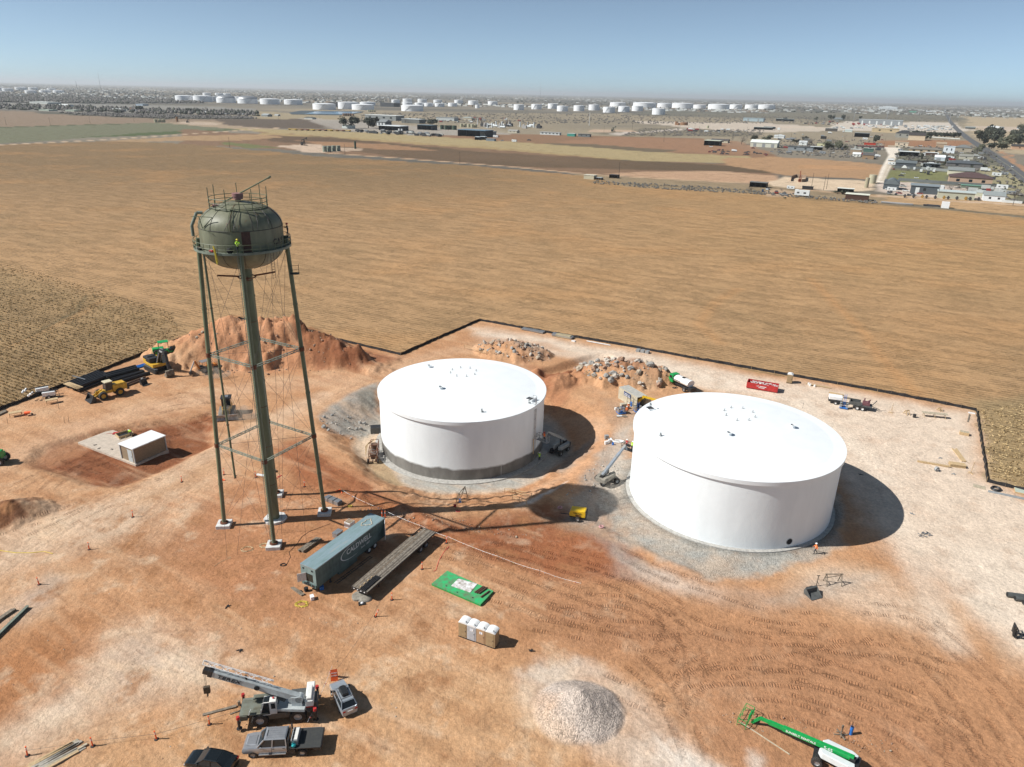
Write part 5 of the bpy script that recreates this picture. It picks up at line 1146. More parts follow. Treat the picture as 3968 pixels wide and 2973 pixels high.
# ==== TRAILERS
M_teal=mat('faded_teal_side',(.085,.135,.13),.6,var=.2,scale=.6)
def trailer_roof_mat():
 M=bpy.data.materials.new('weathered_trailer_roof');M.use_nodes=True;n=M.node_tree;L=n.links.new;b=n.nodes['Principled BSDF'];b.inputs['Roughness'].default_value=.55
 tc=n.nodes.new('ShaderNodeTexCoord');mp=n.nodes.new('ShaderNodeMapping');mp.inputs['Scale'].default_value=(.22,1.2,1);L(tc.outputs['Object'],mp.inputs[0])
 a=n.nodes.new('ShaderNodeTexNoise');a.inputs['Scale'].default_value=1.6;a.inputs['Detail'].default_value=8;a.inputs['Roughness'].default_value=.7;L(mp.outputs[0],a.inputs[0])
 r=n.nodes.new('ShaderNodeValToRGB');cs=[(.25,(.12,.19,.20)),(.45,(.19,.27,.28)),(.58,(.22,.30,.34)),(.75,(.30,.31,.27))]
 r.color_ramp.elements[0].position=cs[0][0];r.color_ramp.elements[0].color=(*cs[0][1],1);r.color_ramp.elements[1].position=cs[3][0];r.color_ramp.elements[1].color=(*cs[3][1],1)
 for p_,c_ in cs[1:3]:e=r.color_ramp.elements.new(p_);e.color=(*c_,1)
 L(a.outputs[0],r.inputs[0]);L(r.outputs[0],b.inputs['Base Color']);return M
M_troof=trailer_roof_mat()
HT=3.95
q0,q1,q2=on(1222,2208,HT),on(1490,2008,HT),on(1165,2190,HT)
rz=math.atan2(q1.y-q0.y,q1.x-q0.x);Lt=(q1-q0).length
t=thing('box_trailer','long teal box trailer with white CALDWELL lettering on its side','trailer',(q0.x,q0.y,0),rz)
Wt=2.55
MB().box(0,Lt,0,Wt,1.05,HT-.04).build('box_side_shell',M_teal,t)
MB().slab([(-.02,-.02),(Lt+.02,-.02),(Lt+.02,Wt+.02),(-.02,Wt+.02)],HT-.04,HT+.02).build('roof',M_troof,t)
m_=MB()
for s in(-.01,Wt+.01):m_.bar((0,s,HT-.05),(Lt,s,HT-.05),.07)
m_.bar((0,0,HT-.05),(0,Wt,HT-.05),.08).bar((Lt,0,HT-.05),(Lt,Wt,HT-.05),.08);m_.build('top_rail',M_galv,t)
m_=MB()
for k in range(int(Lt/.62)+1):m_.box(k*.62,k*.62+.025,-.018,0,1.05,HT-.1)
m_.build('side_ribs',M_teal,t)['kind']='stuff'
M_teal2=mat('teal_front_wall',(.20,.27,.26),.6,var=.15,scale=1.5)
MB().box(-.03,0,.02,Wt-.02,1.5,HT-.1).build('front_wall',M_teal2,t)
MB().box(-.045,-.03,.55,1.65,1.75,2.9).build('door_opening',M_black,t)
m_=MB()
for k in range(4):m_.box(-.06,-.045,.65+k*.26,.70+k*.26,1.8,2.85)
m_.build('shelf_uprights',mat('yellow_dark_shelf',(.10,.075,.02),.7,var=.1),t)
MB().at((-.05,1.68,0),R(52)).box(-.02,.03,0,1.1,1.75,2.95).build('open_door',M_concw,t)
MB().box(-.1,0,.1,Wt-.1,1.02,1.5).build('connector_panel',M_teal,t)
for k in range(3):MB().box(-.14,-.1,.35+k*.65,.75+k*.65,1.12,1.42).build('air_connector',M_dsteel,t)
for y_ in(.45,1.9):MB().box(-.05,-.03,y_,y_+.3,3.35,3.6).build('marker_light',M_black,t)
MB().box(.1,Lt-.1,.7,.85,.85,1.05).box(.1,Lt-.1,Wt-.85,Wt-.7,.85,1.05).build('chassis_rails',M_dsteel,t)
for s in(.5,Wt-.5):MB().bar((2.9,s,0),(2.9,s,1.05),.14).box(2.75,3.05,s-.15,s+.15,0,.04).build('landing_leg',M_dsteel,t)
for x_ in(Lt-3.3,Lt-2.05):
 for s in(.35,.68,Wt-.68,Wt-.35):wheel(t,x_,s,.5,.27,M_whitep)
 MB().cyl((x_,.3,.5),(x_,Wt-.3,.5),.07,n=8).build('axle',M_dsteel,t)
MB().box(4.2,7.8,.1,.55,.45,1.0).build('side_locker',M_teal,t)
MB().at((Lt,.02,0),R(-52)).box(0,.05,-1.22,0,1.1,HT-.15).build('open_rear_door',M_whitep,t)
MB().box(Lt,Lt+.02,.1,Wt-.1,1.15,HT-.2).build('rear_opening',M_black,t)
M_letter=mat('white_vinyl',(.62,.66,.66),.6,var=.05)
o=words('CALDWELL',1.06,M_letter,t,(8.25,-.022,2.95),(math.pi/2,0,0),bold=True,sx=.93)
words('Since 1887',.42,M_letter,t,(9.5,-.022,2.1),(math.pi/2,0,0))
def arc(cx,cz,rx,rz_,a0,a1,w0,w1,n=40):
 m__=MB();vs=[];fs=[]
 for i in range(n+1):
  f=i/n;a=a0+(a1-a0)*f;w_=w0+(w1-w0)*abs(2*f-1)
  for s in(-1,1):vs.append((cx+(rx+s*w_/2)*math.cos(a),-.021,cz+(rz_+s*w_/2)*math.sin(a)))
 for i in range(n):fs.append((2*i,2*i+1,2*i+3,2*i+2))
 return m__.add(vs,fs)
arc(7.1,2.75,2.45,.98,R(72),R(288),.17,.02).build('swoosh_logo',M_letter,t)
o=MB().at((q1.x,q1.y,0),rz);w_=[]
ring=MB();n=22
for i in range(n):
 a=2*math.pi*i/n;r_=.62+.15*math.sin(3*a)+.08*math.sin(7*a);w_.append((Lt-2.2+1.35*r_*math.cos(a),1.3+.95*r_*math.sin(a),HT+.03))
ring.tube(w_+[w_[0]],.07,5);ring.build('sealant_patch',mat('dried_sealant',(.5,.44,.34),.9,var=.2),t)
HF=1.45
c0,c1,c2=on(1424,2295,HF),on(1688,2062,HF),on(1366,2272,HF)
rz=math.atan2(c1.y-c0.y,c1.x-c0.x);Lf=(c1-c0).length;Wf=2.5
t=thing('flatbed_trailer','long flatbed trailer with weathered plank deck beside the box trailer','trailer',(c0.x,c0.y,0),rz)
M_deck=[mat('deck_plank_%s'%nm,c_,.9,var=.28,scale=3,bump=.25)for nm,c_ in(('brown',(.17,.135,.10)),('grey',(.22,.19,.155)),('dark',(.12,.10,.08)))]
npl=12;xe=Lf-2.5
for k in range(npl):
 y0=k*Wf/npl;MB().box(0,xe if k>9 else Lf,y0+.012,y0+Wf/npl-.012,HF-.07+random.uniform(-.006,.006),HF+random.uniform(-.006,.01)).build('plank',M_deck[random.choice((0,1,1,2,0))],t)
m_=MB().box(-.03,Lf,-.05,0,HF-.22,HF-.01).box(-.03,Lf,Wf,Wf+.05,HF-.22,HF-.01).box(-.08,-.02,0,Wf,HF-.3,HF).box(Lf,Lf+.06,0,Wf,HF-.35,HF);m_.box(.1,Lf-.1,.75,.9,HF-.6,HF-.08).box(.1,Lf-.1,Wf-.9,Wf-.75,HF-.6,HF-.08)
for k in range(24):m_.box(.3+k*Lf/24.5,.38+k*Lf/24.5,.05,Wf-.05,HF-.18,HF-.08)
m_.build('steel_frame',M_dsteel,t)
for x_ in(Lf-3.4,Lf-2.1):
 for s in(.3,.62,Wf-.62,Wf-.3):wheel(t,x_,s,.48,.27,M_galv)
for s in(.6,Wf-.6):MB().bar((3.,s,0),(3.,s,HF-.1),.12).build('landing_leg',M_dsteel,t)
for k in range(4):MB().box(-.11,-.08,.35+k*.55,.5+k*.55,HF-.22,HF-.1).build('marker_light',M_whitep,t)
bt=thing('steel_angle_bundle','dark steel angles with light chocks lying on the flatbed front end','steel bundle',tuple(on(1432,2262,HF)),rz)
for k in range(4):MB().box(-1.5,1.7,-.45+k*.22,-.33+k*.22,.0,.14).build('angle_bar',M_dsteel,bt)
for k in range(4):MB().box(-1.2+k*.75,-.95+k*.75,.5,.62,0,.1).build('chock',M_wood,bt)
t=thing('extension_ladder','long ladder lying on the ground between the two trailers','ladder',tuple(on(1300,2262)),heading((1300,2265),(1440,2160)))
for s in(-.22,.22):MB().box(0,7,s-.03,s+.03,0,.07).build('rail',M_dsteel,t)
for k in range(20):MB().box(.2+k*.35,.24+k*.35,-.2,.2,.02,.05).build('rung',M_dsteel,t)
def lumber(label,a,b,n,wd,th,m_,h=2,jit=.15,name='timber_stack',cat='timber',piece='timber',splay=.02):
 A_,B_=G(*a),G(*b);L_=(B_-A_).length;t=thing(name,label,cat,(A_.x,A_.y,gz(A_.x,A_.y)),math.atan2(B_.y-A_.y,B_.x-A_.x))
 for j in range(h):
  for k in range(n):MB().at((random.uniform(-jit,jit),(k-(n-1)/2)*wd*1.06,j*th),random.uniform(-splay,splay)).box(0,L_*random.uniform(.93,1.03),-wd/2,wd/2,0,th*.96).build(piece,m_ if not isinstance(m_,list)else random.choice(m_),t)
 return t
lumber('pile of dark old timbers left of the teal trailer',(1165,2142),(1237,2090),3,.28,.2,M_owood,2)
lumber('short dark timbers with yellow strap in front of the teal trailer',(1132,2278),(1177,2310),2,.2,.14,M_owood,1)
t=thing('steel_channel_bundle','bundle of pale grey steel channels strapped beside the right tower leg','steel bundle',tuple(G(1265,1935)),heading((1265,1932),(1322,1955)))
for j in range(3):
 for k in range(5):MB().box(random.uniform(-.1,.1),2.9+random.uniform(-.1,.15),-.5+k*.21,-.33+k*.21,.02+j*.21,.2+j*.21).build('channel',M_galv,t)
for x_ in(.8,1.9):MB().box(x_,x_+.06,-.54,.56,0,.68).build('strap',M_dsteel,t)
def crate(name,label,cat,px,py,sx_,sy_,sz_,m_,rz=0.,open_=None,group=None):
 g_=G(px,py);t=thing(name,label,cat,tuple(g_),rz,group)
 MB().box(-sx_/2,sx_/2,-sy_/2,sy_/2,0,sz_).build('box',m_,t,bevel=.02)
 if open_:MB().box(-sx_/2+.06,sx_/2-.06,-sy_/2+.06,sy_/2-.06,sz_,sz_+.02).build('contents',open_,t)
 else:MB().box(-sx_/2-.02,sx_/2+.02,-sy_/2-.02,sy_/2+.02,sz_*.86,sz_+.02).build('lid',m_,t)
 return t
M_trash=mat('cardboard_and_rags',(.30,.22,.15),.9,var=.3,scale=9)
crate('rubbish_box','white bin full of packaging beside the far end of the teal trailer','bin',1355,2040,1.1,1.1,.9,M_whitep,rz,M_trash)
crate('tool_box','grey and white box beside the middle of the teal trailer','box',1309,2078,1.3,.9,.8,M_galv,rz)
crate('cooler','small white cool box on the ground in front of the teal trailer','cool box',1210,2322,.42,.62,.5,M_whitep,.5)
crate('blue_bin','small blue box under the front corner of the teal trailer','box',1247,2283,.5,.5,.5,M_blue,.4)
def bucket_(label,px,py,m_,r=.17,h=.38,name='bucket',group=None,inside=None):
 g_=G(px,py);t=thing(name,label,name.replace('_',' '),tuple(g_),0,group);MB().cyl((0,0,0),(0,0,h),r*.9,r,14).build('shell',m_,t,smooth=True)
 MB().cyl((0,0,h),(0,0,h+.015),r*.88,n=14).build('top',inside or m_,t);return t
bucket_('black bucket on the ground below the trailer front',1187,2290,M_black,.28,.5)
bucket_('small dark tin left of the black bucket',1166,2293,M_black,.16,.12,'tin')
def rope(label,px,py,m_,rad,turns=5,r=.025,name='rope_coil',sq=1.,rz=0,cat='rope'):
 g_=G(px,py);pts=[];n=turns*14
 for i in range(n+1):
  a=2*math.pi*i/14;rr_=rad*(.45+.5*random.random());pts.append((rr_*math.cos(a)*1.3,rr_*math.sin(a)*sq,.03+.05*random.random()))
 o=MB().at(tuple(g_),rz).tube(pts,r,4).build(name,m_);tag(o,label,cat);return o
M_yrope=mat('yellow_rope',(.62,.48,.06),.7,var=.1);M_crope=mat('cream_rope',(.55,.42,.25),.8,var=.1)
rope('tangle of yellow rope in front of the teal trailer',1170,2342,M_yrope,.75,7)
rope('faint yellow rope loop left of the front tower pier',958,2130,M_crope,.8,4,.02)
rope('pale rope tangled against the front tower pier',1025,2115,M_crope,.7,6,.022)
rope('yellow rope heap by the grey channel bundle',1357,1963,M_yrope,.35,5)
rope('black coiled cable on the dirt left of the teal trailer',1098,2190,M_black,.38,5,.03,cat='cable')
def line_obj(name,label,pts,m_,r,cat,z=.03,sag=0):
 q=[G(*p)+Vector((0,0,z))for p in pts];o=MB().tube(q,r,5).build(name,m_);tag(o,label,cat);return o
line_obj('extension_cable','black cable snaking from the tower over the red dirt to the coil',[(1110,2190),(1125,2160),(1120,2140),(1150,2110),(1170,2080),(1200,2060),(1240,2045),(1280,2030)],M_black,.025,'cable')
line_obj('yellow_hose','pale yellow hose lying across the dirt at far left',[(0,2134),(60,2143),(120,2143),(170,2138),(205,2146)],M_yrope,.05,'hose')
line_obj('thin_rope','thin pale rope lying on the dirt left of the tower',[(830,2195),(860,2175),(890,2165),(895,2160),(880,2160)],M_crope,.025,'rope')
t=thing('concrete_disc','round grey fabric covered disc leaning on a mound by the flatbed front','disc',tuple(G(1388,2316)),0,rx=.1)
MB().cyl((0,0,0),(0,0,.35),.8,.78,24).build('disc',M_dust,t,bevel=.05)
t=thing('cable_mat','lower grey mound under the leaning disc','disc',tuple(G(1412,2322)),0);MB().ball((0,0,0),1.0,.75,.42,20,8).build('mound',M_dust,t,smooth=True)
t=thing('helmet_tray','black tray with a white hard hat below the flatbed front','tray',tuple(G(1402,2341)),.3);MB().box(-.42,.42,-.3,.3,0,.12).build('tray',M_black,t);MB().ball((.05,0,.15),.2,.17,.16,12,8).build('white_hat',M_whitep,t,smooth=True)
for i,dx_ in enumerate((0,1)):cone(['upright orange post left of the pair behind the teal trailer','upright orange post right of the pair behind the teal trailer'][i],tuple(G(1481+dx_*12,2006)))
H_=.30
ca,cb,cc,cdd=on(1672,2262,H_),on(1862,2343,H_),on(1912,2290,H_),on(1733,2212,H_)
def quad_box(pts,z0,z1):return MB().slab([(p.x,p.y)for p in pts],z0,z1)
M_gplate=mat('scuffed_green_plate',(.02,.30,.10),.5,var=.5,scale=1.6,tint=(.15,.15,.10))
t=thing('green_steel_plates','two stacked green steel road plates on the dirt','steel plates',(0,0,0))
quad_box((ca,cb,cc,cdd),.02,.15).build('plate',M_green,t);quad_box((ca,cb,cc,cdd),.19,.31).build('plate',M_gplate,t)
for f,g_ in((.25,.2),(.5,.12),(.8,.18),(.3,.85)):
 p=ca.lerp(cb,f).lerp(cdd.lerp(cc,f),g_);MB().at((p.x,p.y,.312),heading((1672,2262),(1862,2343))).box(-.12,.12,-.08,.08,0,.004).build('lifting_slot',M_black,t)
p=on(1800,2268,.33);hd_=heading((1672,2262),(1862,2343))
o=MB().at((p.x,p.y,.32),hd_+.12).slab([(-1.5,-.9),(1.35,-1.0),(1.4,.95),(-1.35,.85)],0,.05).build('worn_sheet',mat('peeling_white_sheet',(.62,.62,.62),.7,var=.25,scale=2,tint=(.26,.2,.15)));tag(o,'peeling white sheet lying on the green plates','sheet')
for i,(dx_,dy_,l_)in enumerate([(-.55,.0,'rusty pipe nearest the white sheet on the green plates'),(-.3,.02,'rusty pipe second from the white sheet on the green plates'),(0.0,.1,'rusty pipe third from the white sheet on the green plates'),(.62,-.35,'rusty pipe lying apart at the right on the green plates')]):
 p=on(1868,2288,.4);o=MB().at((p.x,p.y,.42),hd_).cyl((dx_,-.85+dy_,0),(dx_+.25,.75+dy_,0),.1,n=10).build('short_pipe',MATS['rusty_brown_pipe'],smooth=True);tag(o,l_,'pipe','short pipes on the green plates')
# ==== PORTABLE TOILETS
def toilet(label,px,py,rz,m_,roofm,door=True,sign=False,group='portable toilets in a row',louvre=True,loc=None):
 g_=loc or G(px,py);t=thing('portable_toilet',label,'portable toilet',tuple(g_),rz,group)
 MB().box(-.6,.6,-.6,.6,.12,2.1).build('cabin',m_,t,bevel=.02)
 MB().box(-.62,.62,-.62,-.5,0,.12).box(-.62,.62,.5,.62,0,.12).build('skid',M_dsteel,t)
 n=9;pr=[(-.62,2.1),(.62,2.1)]+[(.62-1.24*k/n,2.1+.22*math.sin(math.pi*k/n)**.7)for k in range(1,n)]
 MB().prism(pr,-.62,.62).build('roof',roofm,t,smooth=False)
 MB().cyl((.35,-.4,2.2),(.35,-.4,2.45),.05,n=8).build('vent_pipe',M_dsteel,t)
 d_=MB().box(-.45,.45,-.63,-.6,.16,2.02).build('door',m_,t)
 m2=MB()
 if louvre:
  for z in(.35,.95,1.5):m2.box(-.35,.35,-.65,-.63,z,z+.32)
 else:m2.box(-.38,.38,-.645,-.63,.3,1.3)
 m2.build('door_panel',m_,d_);MB().box(.3,.38,-.66,-.63,1.05,1.15).build('handle',M_dsteel,d_)
 if sign:MB().box(-.17,.22,-.66,-.645,1.5,1.8).build('sign_plate',M_whitep,t);MB().box(-.08,.02,-.665,-.66,1.6,1.74).build('sign_mark',M_blue,t)
 return t
M_tan=mat('tan_plastic',(.33,.235,.13),.6,var=.06);M_gpl=mat('grey_plastic',(.40,.41,.43),.6,var=.06);M_tan2=mat('lighter_tan_plastic',(.40,.26,.15),.6,var=.06)
rt=heading((1773,2468),(1915,2517))
for px,py,m_,l_,sg,lv in[(1803,2460,M_tan,'leftmost tan portable toilet of the row of four',False,True),(1836,2472,M_gpl,'grey portable toilet second in the row of four',True,False),(1872,2484,M_tan2,'light tan toilet with white sign third in the row of four',True,False),(1908,2497,M_tan,'rightmost tan portable toilet of the row of four',False,True)]:
 toilet(l_,px,py,rt,m_,M_whitep,sign=sg,louvre=lv)
# ==== DELINEATORS
cones=[(107,2929,'orange post left of the loose boards at bottom left'),(360,2892,'orange post right of the loose boards at bottom left'),(607,2865,'orange post standing alone between boards and crane'),(812,2808,'orange post near the long plank left of the crane'),(1455,2390,'tilted orange post below the flatbed trailer front'),(1519,2325,'orange post beside the flatbed, nearest the green plates corner'),(1636,2206,'orange post half way along the flatbed shade'),(1730,2105,'orange post at the far end of the flatbed'),(152,2266,'orange post on the pale patch at left'),(346,2130,'orange post in the open dirt left of the tower'),(515,2004,'orange post beside the dirt lane left of the tower'),(705,1868,'orange post by the lane near the dug hole'),(868,1840,'tall banded post behind the left tower leg'),(912,1845,'orange post right of the tall banded one'),(993,1850,'orange post just left of the riser pipe'),(1180,1886,'orange post at the track edge right of the riser')]
for px,py,l_ in cones:
 g_=G(px,py);cone(l_,tuple(g_),tilt=(random.uniform(-.06,.06),random.uniform(-.05,.05))if px!=1455 else(0,.35))
def tape_line(label,pts,colours,hgt=1.0,name='flag_tape',cat='flag line',sag=.15,post=True,step=1.4):
 q=[G(*p)for p in pts];t=thing(name,label,cat,(0,0,0))
 for a,b in zip(q,q[1:]):
  pt=[]
  for k in range(9):f=k/8;p=a.lerp(b,f);pt.append((p.x,p.y,gz(p.x,p.y)+hgt-sag*4*f*(1-f)))
  MB().tube(pt,.015,4).build('rope',M_whitep,t)
  n=int((b-a).length/step)
  for k in range(n):
   f=(k+.5)/n;p=a.lerp(b,f);z=gz(p.x,p.y)+hgt-sag*4*f*(1-f)
   MB().add([(p.x-.14,p.y,z),(p.x+.14,p.y-.03,z),(p.x,p.y+.08,z-.3)],[(0,1,2)]).build('flag',random.choice(colours),t)
 if post:
  for p in q:MB().bar((p.x,p.y,p.z),(p.x,p.y,p.z+1.1),.045).build('stake',M_owood,t)
 return t
M_fw=mat('white_flag',(.8,.8,.8),.8,var=0);M_fb=mat('blue_flag',(.08,.12,.5),.8,var=0);M_fy=mat('yellow_flag',(.75,.7,.1),.8,var=0);M_fr=mat('red_flag',(.75,.1,.08),.8,var=0)
tape_line('line of small white and coloured flags along the red haul track',[(1330,1918),(1480,1990),(1630,2055),(1740,2100),(1930,2175),(2090,2230),(2250,2280)],[M_fw,M_fw,M_fb,M_fy,M_fr],.8)
tape_line('drooping red danger tape round the crane front and back',[(1290,2610),(1195,2830)],[M_fr],1.1,'danger_tape','tape',.3,False)
line_obj('red_strap','red strap lying over the dirt behind the flatbed trailer',[(1740,2118),(1720,2140),(1700,2175),(1690,2210),(1680,2215)],M_fr,.035,'strap')
line_obj('fallen_tape','red tape fallen on the dirt behind the riser pipe',[(1065,1860),(1080,1850),(1092,1842),(1075,1848)],M_fr,.05,'tape')
line_obj('red_netting','crumpled orange netting behind the left tower leg',[(855,1862),(865,1858),(872,1862),(860,1864)],M_orange,.09,'netting')
line_obj('red_bags','orange scraps at the start of the flag line',[(1300,1905),(1318,1898),(1326,1912)],M_orange,.08,'scraps')
q=G(1015,1842);o=MB().at(tuple(q),-.3).box(-1.1,.6,-.3,.3,0,.03).build('white_sheet_strip',M_concw);tag(o,'white flattened sheet left of the riser pipe','sheet')
crate('white_bag','small white bag on dark box behind the riser','bag',1063,1828,.6,.7,.3,M_black,.3,M_whitep)
M_pale=mat('bleached_board',(.42,.36,.26),.8,var=.2,scale=3);M_pale2=mat('grey_bleached_board',(.36,.33,.28),.85,var=.2,scale=3)
lumber('fan of long bleached boards lying at the bottom left edge',(130,2985),(310,2885),7,.26,.09,[M_pale,M_pale2,M_wood],2,.5,name='board_pile',cat='boards',piece='board',splay=.06)
t=thing('steel_beam','long grey green beam lying at the left edge','beam',tuple(G(-30,2490)),heading((-30,2490),(110,2355)));L_=(G(110,2355)-G(-30,2490)).length
MB().box(0,L_,-.17,.17,.0,.05).box(0,L_,-.03,.03,.05,.3).box(0,L_,-.17,.17,.3,.35).build('beam',M_strut,t)
t=thing('short_beam','shorter dark beam above the long one at the left edge','beam',tuple(G(-20,2420)),heading((-20,2420),(32,2384)));MB().box(0,2.7,-.17,.17,0,.3).box(0,2.6,.25,.5,0,.2).build('beam',M_owood,t)
lumber('long plank on the ground left of the crane',(788,2772),(928,2735),1,.3,.12,M_owood,1,name='plank',cat='plank')
t=thing('post_stop','small upright end block on the long plank','block',tuple(G(928,2733)),0);MB().box(-.1,.1,-.12,.12,0,.55).build('block',M_owood,t)
lumber('thin dark bar lying between plank and crane',(893,2769),(962,2742),1,.1,.08,M_owood,1,name='bar',cat='bar')
g_=G(1296,2630);t=thing('folding_sign','orange folding warning board standing beyond the silver estate car','sign',tuple(g_),heading((1280,2630),(1316,2634))+.35)
for s in(-1,1):MB().add([(-.38,s*.36,0),(.38,s*.36,0),(.36,s*.03,1.25),(-.36,s*.03,1.25),(-.38,s*.36-.03*s,0),(.38,s*.36-.03*s,0),(.36,s*.03-.03*s,1.25),(-.36,s*.03-.03*s,1.25)],[(0,1,2,3),(7,6,5,4),(0,3,7,4),(1,5,6,2),(0,4,5,1)]).build('sign_panel',M_orange,t)
for i,(s_,z)in enumerate((('DANGER',.9),('DANGER',.6))):words(s_,.2,M_whitep,t,(0,-.36+.33*z/1.25-.015,z),(math.pi/2-.26,0,0),bold=True,sx=.8)
a,b=G(1300,2625)+Vector((0,0,.9)),G(1475,2350)+Vector((0,0,.8));o=MB().tube([tuple(a.lerp(b,f)-Vector((0,0,.6*4*f*(1-f))))for f in np.linspace(0,1,9)],.014,4).build('barrier_cord',M_cable);tag(o,'thin cord running from the folding sign to the tilted post','cord')
line_obj('barrier_cord','thin cord drooping between the bottom left orange posts',[(107,2925),(360,2888),(607,2861),(812,2804),(960,2760)],M_cable,.015,'cord',z=.55)
# ==== CRANE, PICKUP, CARS
M_cr=mat('crane_olive_deck',(.135,.15,.125),.6,var=.25,scale=1.2,tint=(.13,.115,.075));M_crd=mat('crane_dark_grey',(.085,.09,.088),.5,var=.15,scale=2);M_crw=mat('crane_white',(.72,.71,.67),.4,var=.06,scale=2);M_boomg=mat('boom_light_grey',(.40,.43,.43),.35,var=.12,scale=1.2)
g_=G(1085,2800);rc_=heading((1180,2795),(1010,2805))
t=thing('rough_terrain_crane','grey four wheeled crane with long boom reaching left','crane',(g_.x,g_.y,0),0)
f1,f2=on(1012,2812),on(1158,2795)
cx_,cy_=(f1.x+f2.x)/2,(f1.y+f2.y)/2;hdg=math.atan2(f1.y-f2.y,f1.x-f2.x)
cv=Vector((math.sin(hdg)*-1,math.cos(hdg),0))
wbh=(f1-f2).length/2
t.location=(cx_,cy_,0);t.rotation_euler=(0,0,hdg)
def near(v_):return v_
SY=1 if(Vector((0,0,0))-Vector((cx_,cy_,0))).dot(cv)>0 else-1
t.location=(cx_-cv.x*SY*1.15,cy_-cv.y*SY*1.15,0)
WB=wbh
for x_ in(-WB,WB):
 for s in(-1,1):wheel(t,x_,s*1.1,.80,.62,M_concw,lug=True,rr=.5)
MB().box(-WB-1.7,WB+1.9,-.75,.75,.75,1.15).build('chassis',M_crd,t)
MB().box(WB-1.2,WB+1.9,-1.15,1.15,1.45,1.6).box(WB-.9,WB+.9,-1.35,-.8,1.6,1.75).box(WB-.9,WB+.9,.8,1.35,1.6,1.75).box(WB+1.2,WB+1.95,-1.2,1.2,.9,1.5).build('front_deck',M_cr,t,bevel=.03)
m_=MB()
for k in range(6):m_.box(WB-1.1,WB+.7,.35+k*.15,.39+k*.15,1.755 if k>2 else 1.605,1.785 if k>2 else 1.635);m_.box(WB-1.1,WB+.7,-.39-k*.15,-.35-k*.15,1.755 if k>2 else 1.605,1.785 if k>2 else 1.635)
m_.build('deck_ribs',M_cr,t)['kind']='stuff'
for s in(-1,1):
 for xw in(-WB,):
  MB().prism([(xw-1.2,1.3),(xw-.8,1.85),(xw+.8,1.85),(xw+1.15,1.3),(xw+1.05,1.25),(xw+.75,1.75),(xw-.75,1.75),(xw-1.1,1.25)],min(s*.8,s*1.4),max(s*.8,s*1.4)).build('fender',M_crd,t)
MB().box(-WB-1.9,-WB+1.2,-.75,.75,1.15,1.95).build('engine_housing',M_crd,t,bevel=.05)
MB().box(-1.3,1.2,SY*.75-.4,SY*.75+.4,.7,1.4).build('step_locker',M_crd,t)
for x_ in(WB+2.0,-WB-1.75):
 MB().box(x_-.15,x_+.15,-1.45,1.45,.75,1.0).build('outrigger_beam',M_crd,t)
 for s in(-1,1):
  q=MB().cyl((x_,s*1.5,.35),(x_,s*1.5,1.55),.13,n=12).cyl((x_,s*1.5,.3),(x_,s*1.5,.36),.28,n=14).build('outrigger_jack',M_dsteel,t)
  MB().cyl((x_,s*1.5,1.55),(x_,s*1.5,1.85),.19,.17,14).build('red_cap',M_red,q,smooth=True)
MB().cyl((0,0,1.4),(0,0,1.75),.75,n=24).build('turntable',M_crd,t)
pv=Vector((-1.55,0,3.0))
Mt=Matrix.Translation(t.location)@Matrix.Rotation(hdg,4,'Z')
Mi=Mt.inverted()
HB=6.2
tipw=on(788,2596,HB);tip_l=Mi@Vector((tipw.x,tipw.y,HB));pvw=on(1150,2700,3.0);pv=Mi@Vector((pvw.x,pvw.y,3.0))
dB=(tip_l-pv);LB=dB.length;azb=math.atan2(dB.y,dB.x)
up=bpy.data.objects.new('superstructure',None)
MB().at((pv.x,pv.y,0),azb).box(-.9,1.9,-.75,.75,1.75,2.1).box(-.6,.5,-.35,-.25,2.1,3.2).box(-.6,.5,.25,.35,2.1,3.2).build('superstructure_frame',M_boomg,t,bevel=.03)
a_,b_=pv,tip_l;d=dB.normalized()
MB().bar(a_-d*.5,a_+d*(LB-.9),.58,.72).build('boom_base_section',M_boomg,t,bevel=.04)
MB().bar(a_+d*(LB-1.0),a_+d*(LB-.55),.66,.82).bar(a_+d*(LB-.6),a_+d*(LB),.5,.6).build('boom_head',M_dsteel,t,bevel=.04)
nz_=Vector((0,0,1))-d*d.z;nz_.normalize();ny_=nz_.cross(d)
ybs=-1 if(ny_.x*(-pv.x)+0)else 1
Rw=Mt.to_3x3();nyw=Rw@ny_;toc=Vector((0,0,60))-Mt@(a_+d*LB*.7);sgn=1 if nyw.dot(toc)>0 else-1
txd=Rw@d;xax=d if False else-d
zf=ny_*sgn;yax=zf.cross(xax).normalized()
if(Rw@yax).z<0:xax=-xax;yax=-yax
rotm=Matrix((xax,yax,zf)).transposed().to_4x4()
pos=a_+d*(LB*.72)+zf*.315
o=words('TEREX',.6,M_black,t,pos,rotm.to_euler(),bold=True,ext=.01,sx=1.25,shear=.15,space=1.12)
st,en=.28,1.02;la=MB();o1,o2=nz_*.75-zf*.32,nz_*1.15-zf*.1;o3=nz_*.75+zf*.1
def P_(f,o_):return a_+d*(LB*f)+o_
n=16
for o_ in(o1,o2,o3):la.cyl(P_(st,o_),P_(en,o_),.035,n=6)
for k in range(n):
 f0,f1_=st+(en-st)*k/n,st+(en-st)*(k+1)/n;os_=(o1,o2,o3);la.cyl(P_(f0,os_[k%3]),P_(f1_,os_[(k+1)%3]),.024,n=5);la.cyl(P_(f0,os_[(k+1)%3]),P_(f1_,os_[k%3]),.024,n=5)
la.cyl(P_(en,o1),P_(en,o2),.035).cyl(P_(en,o2),P_(en,o3),.035)
la.build('lattice_jib',M_whitep,t)
MB().cyl(P_(.42,zf*.3),P_(.42,zf*.42),.26,n=18).build('hose_reel',M_black,t)
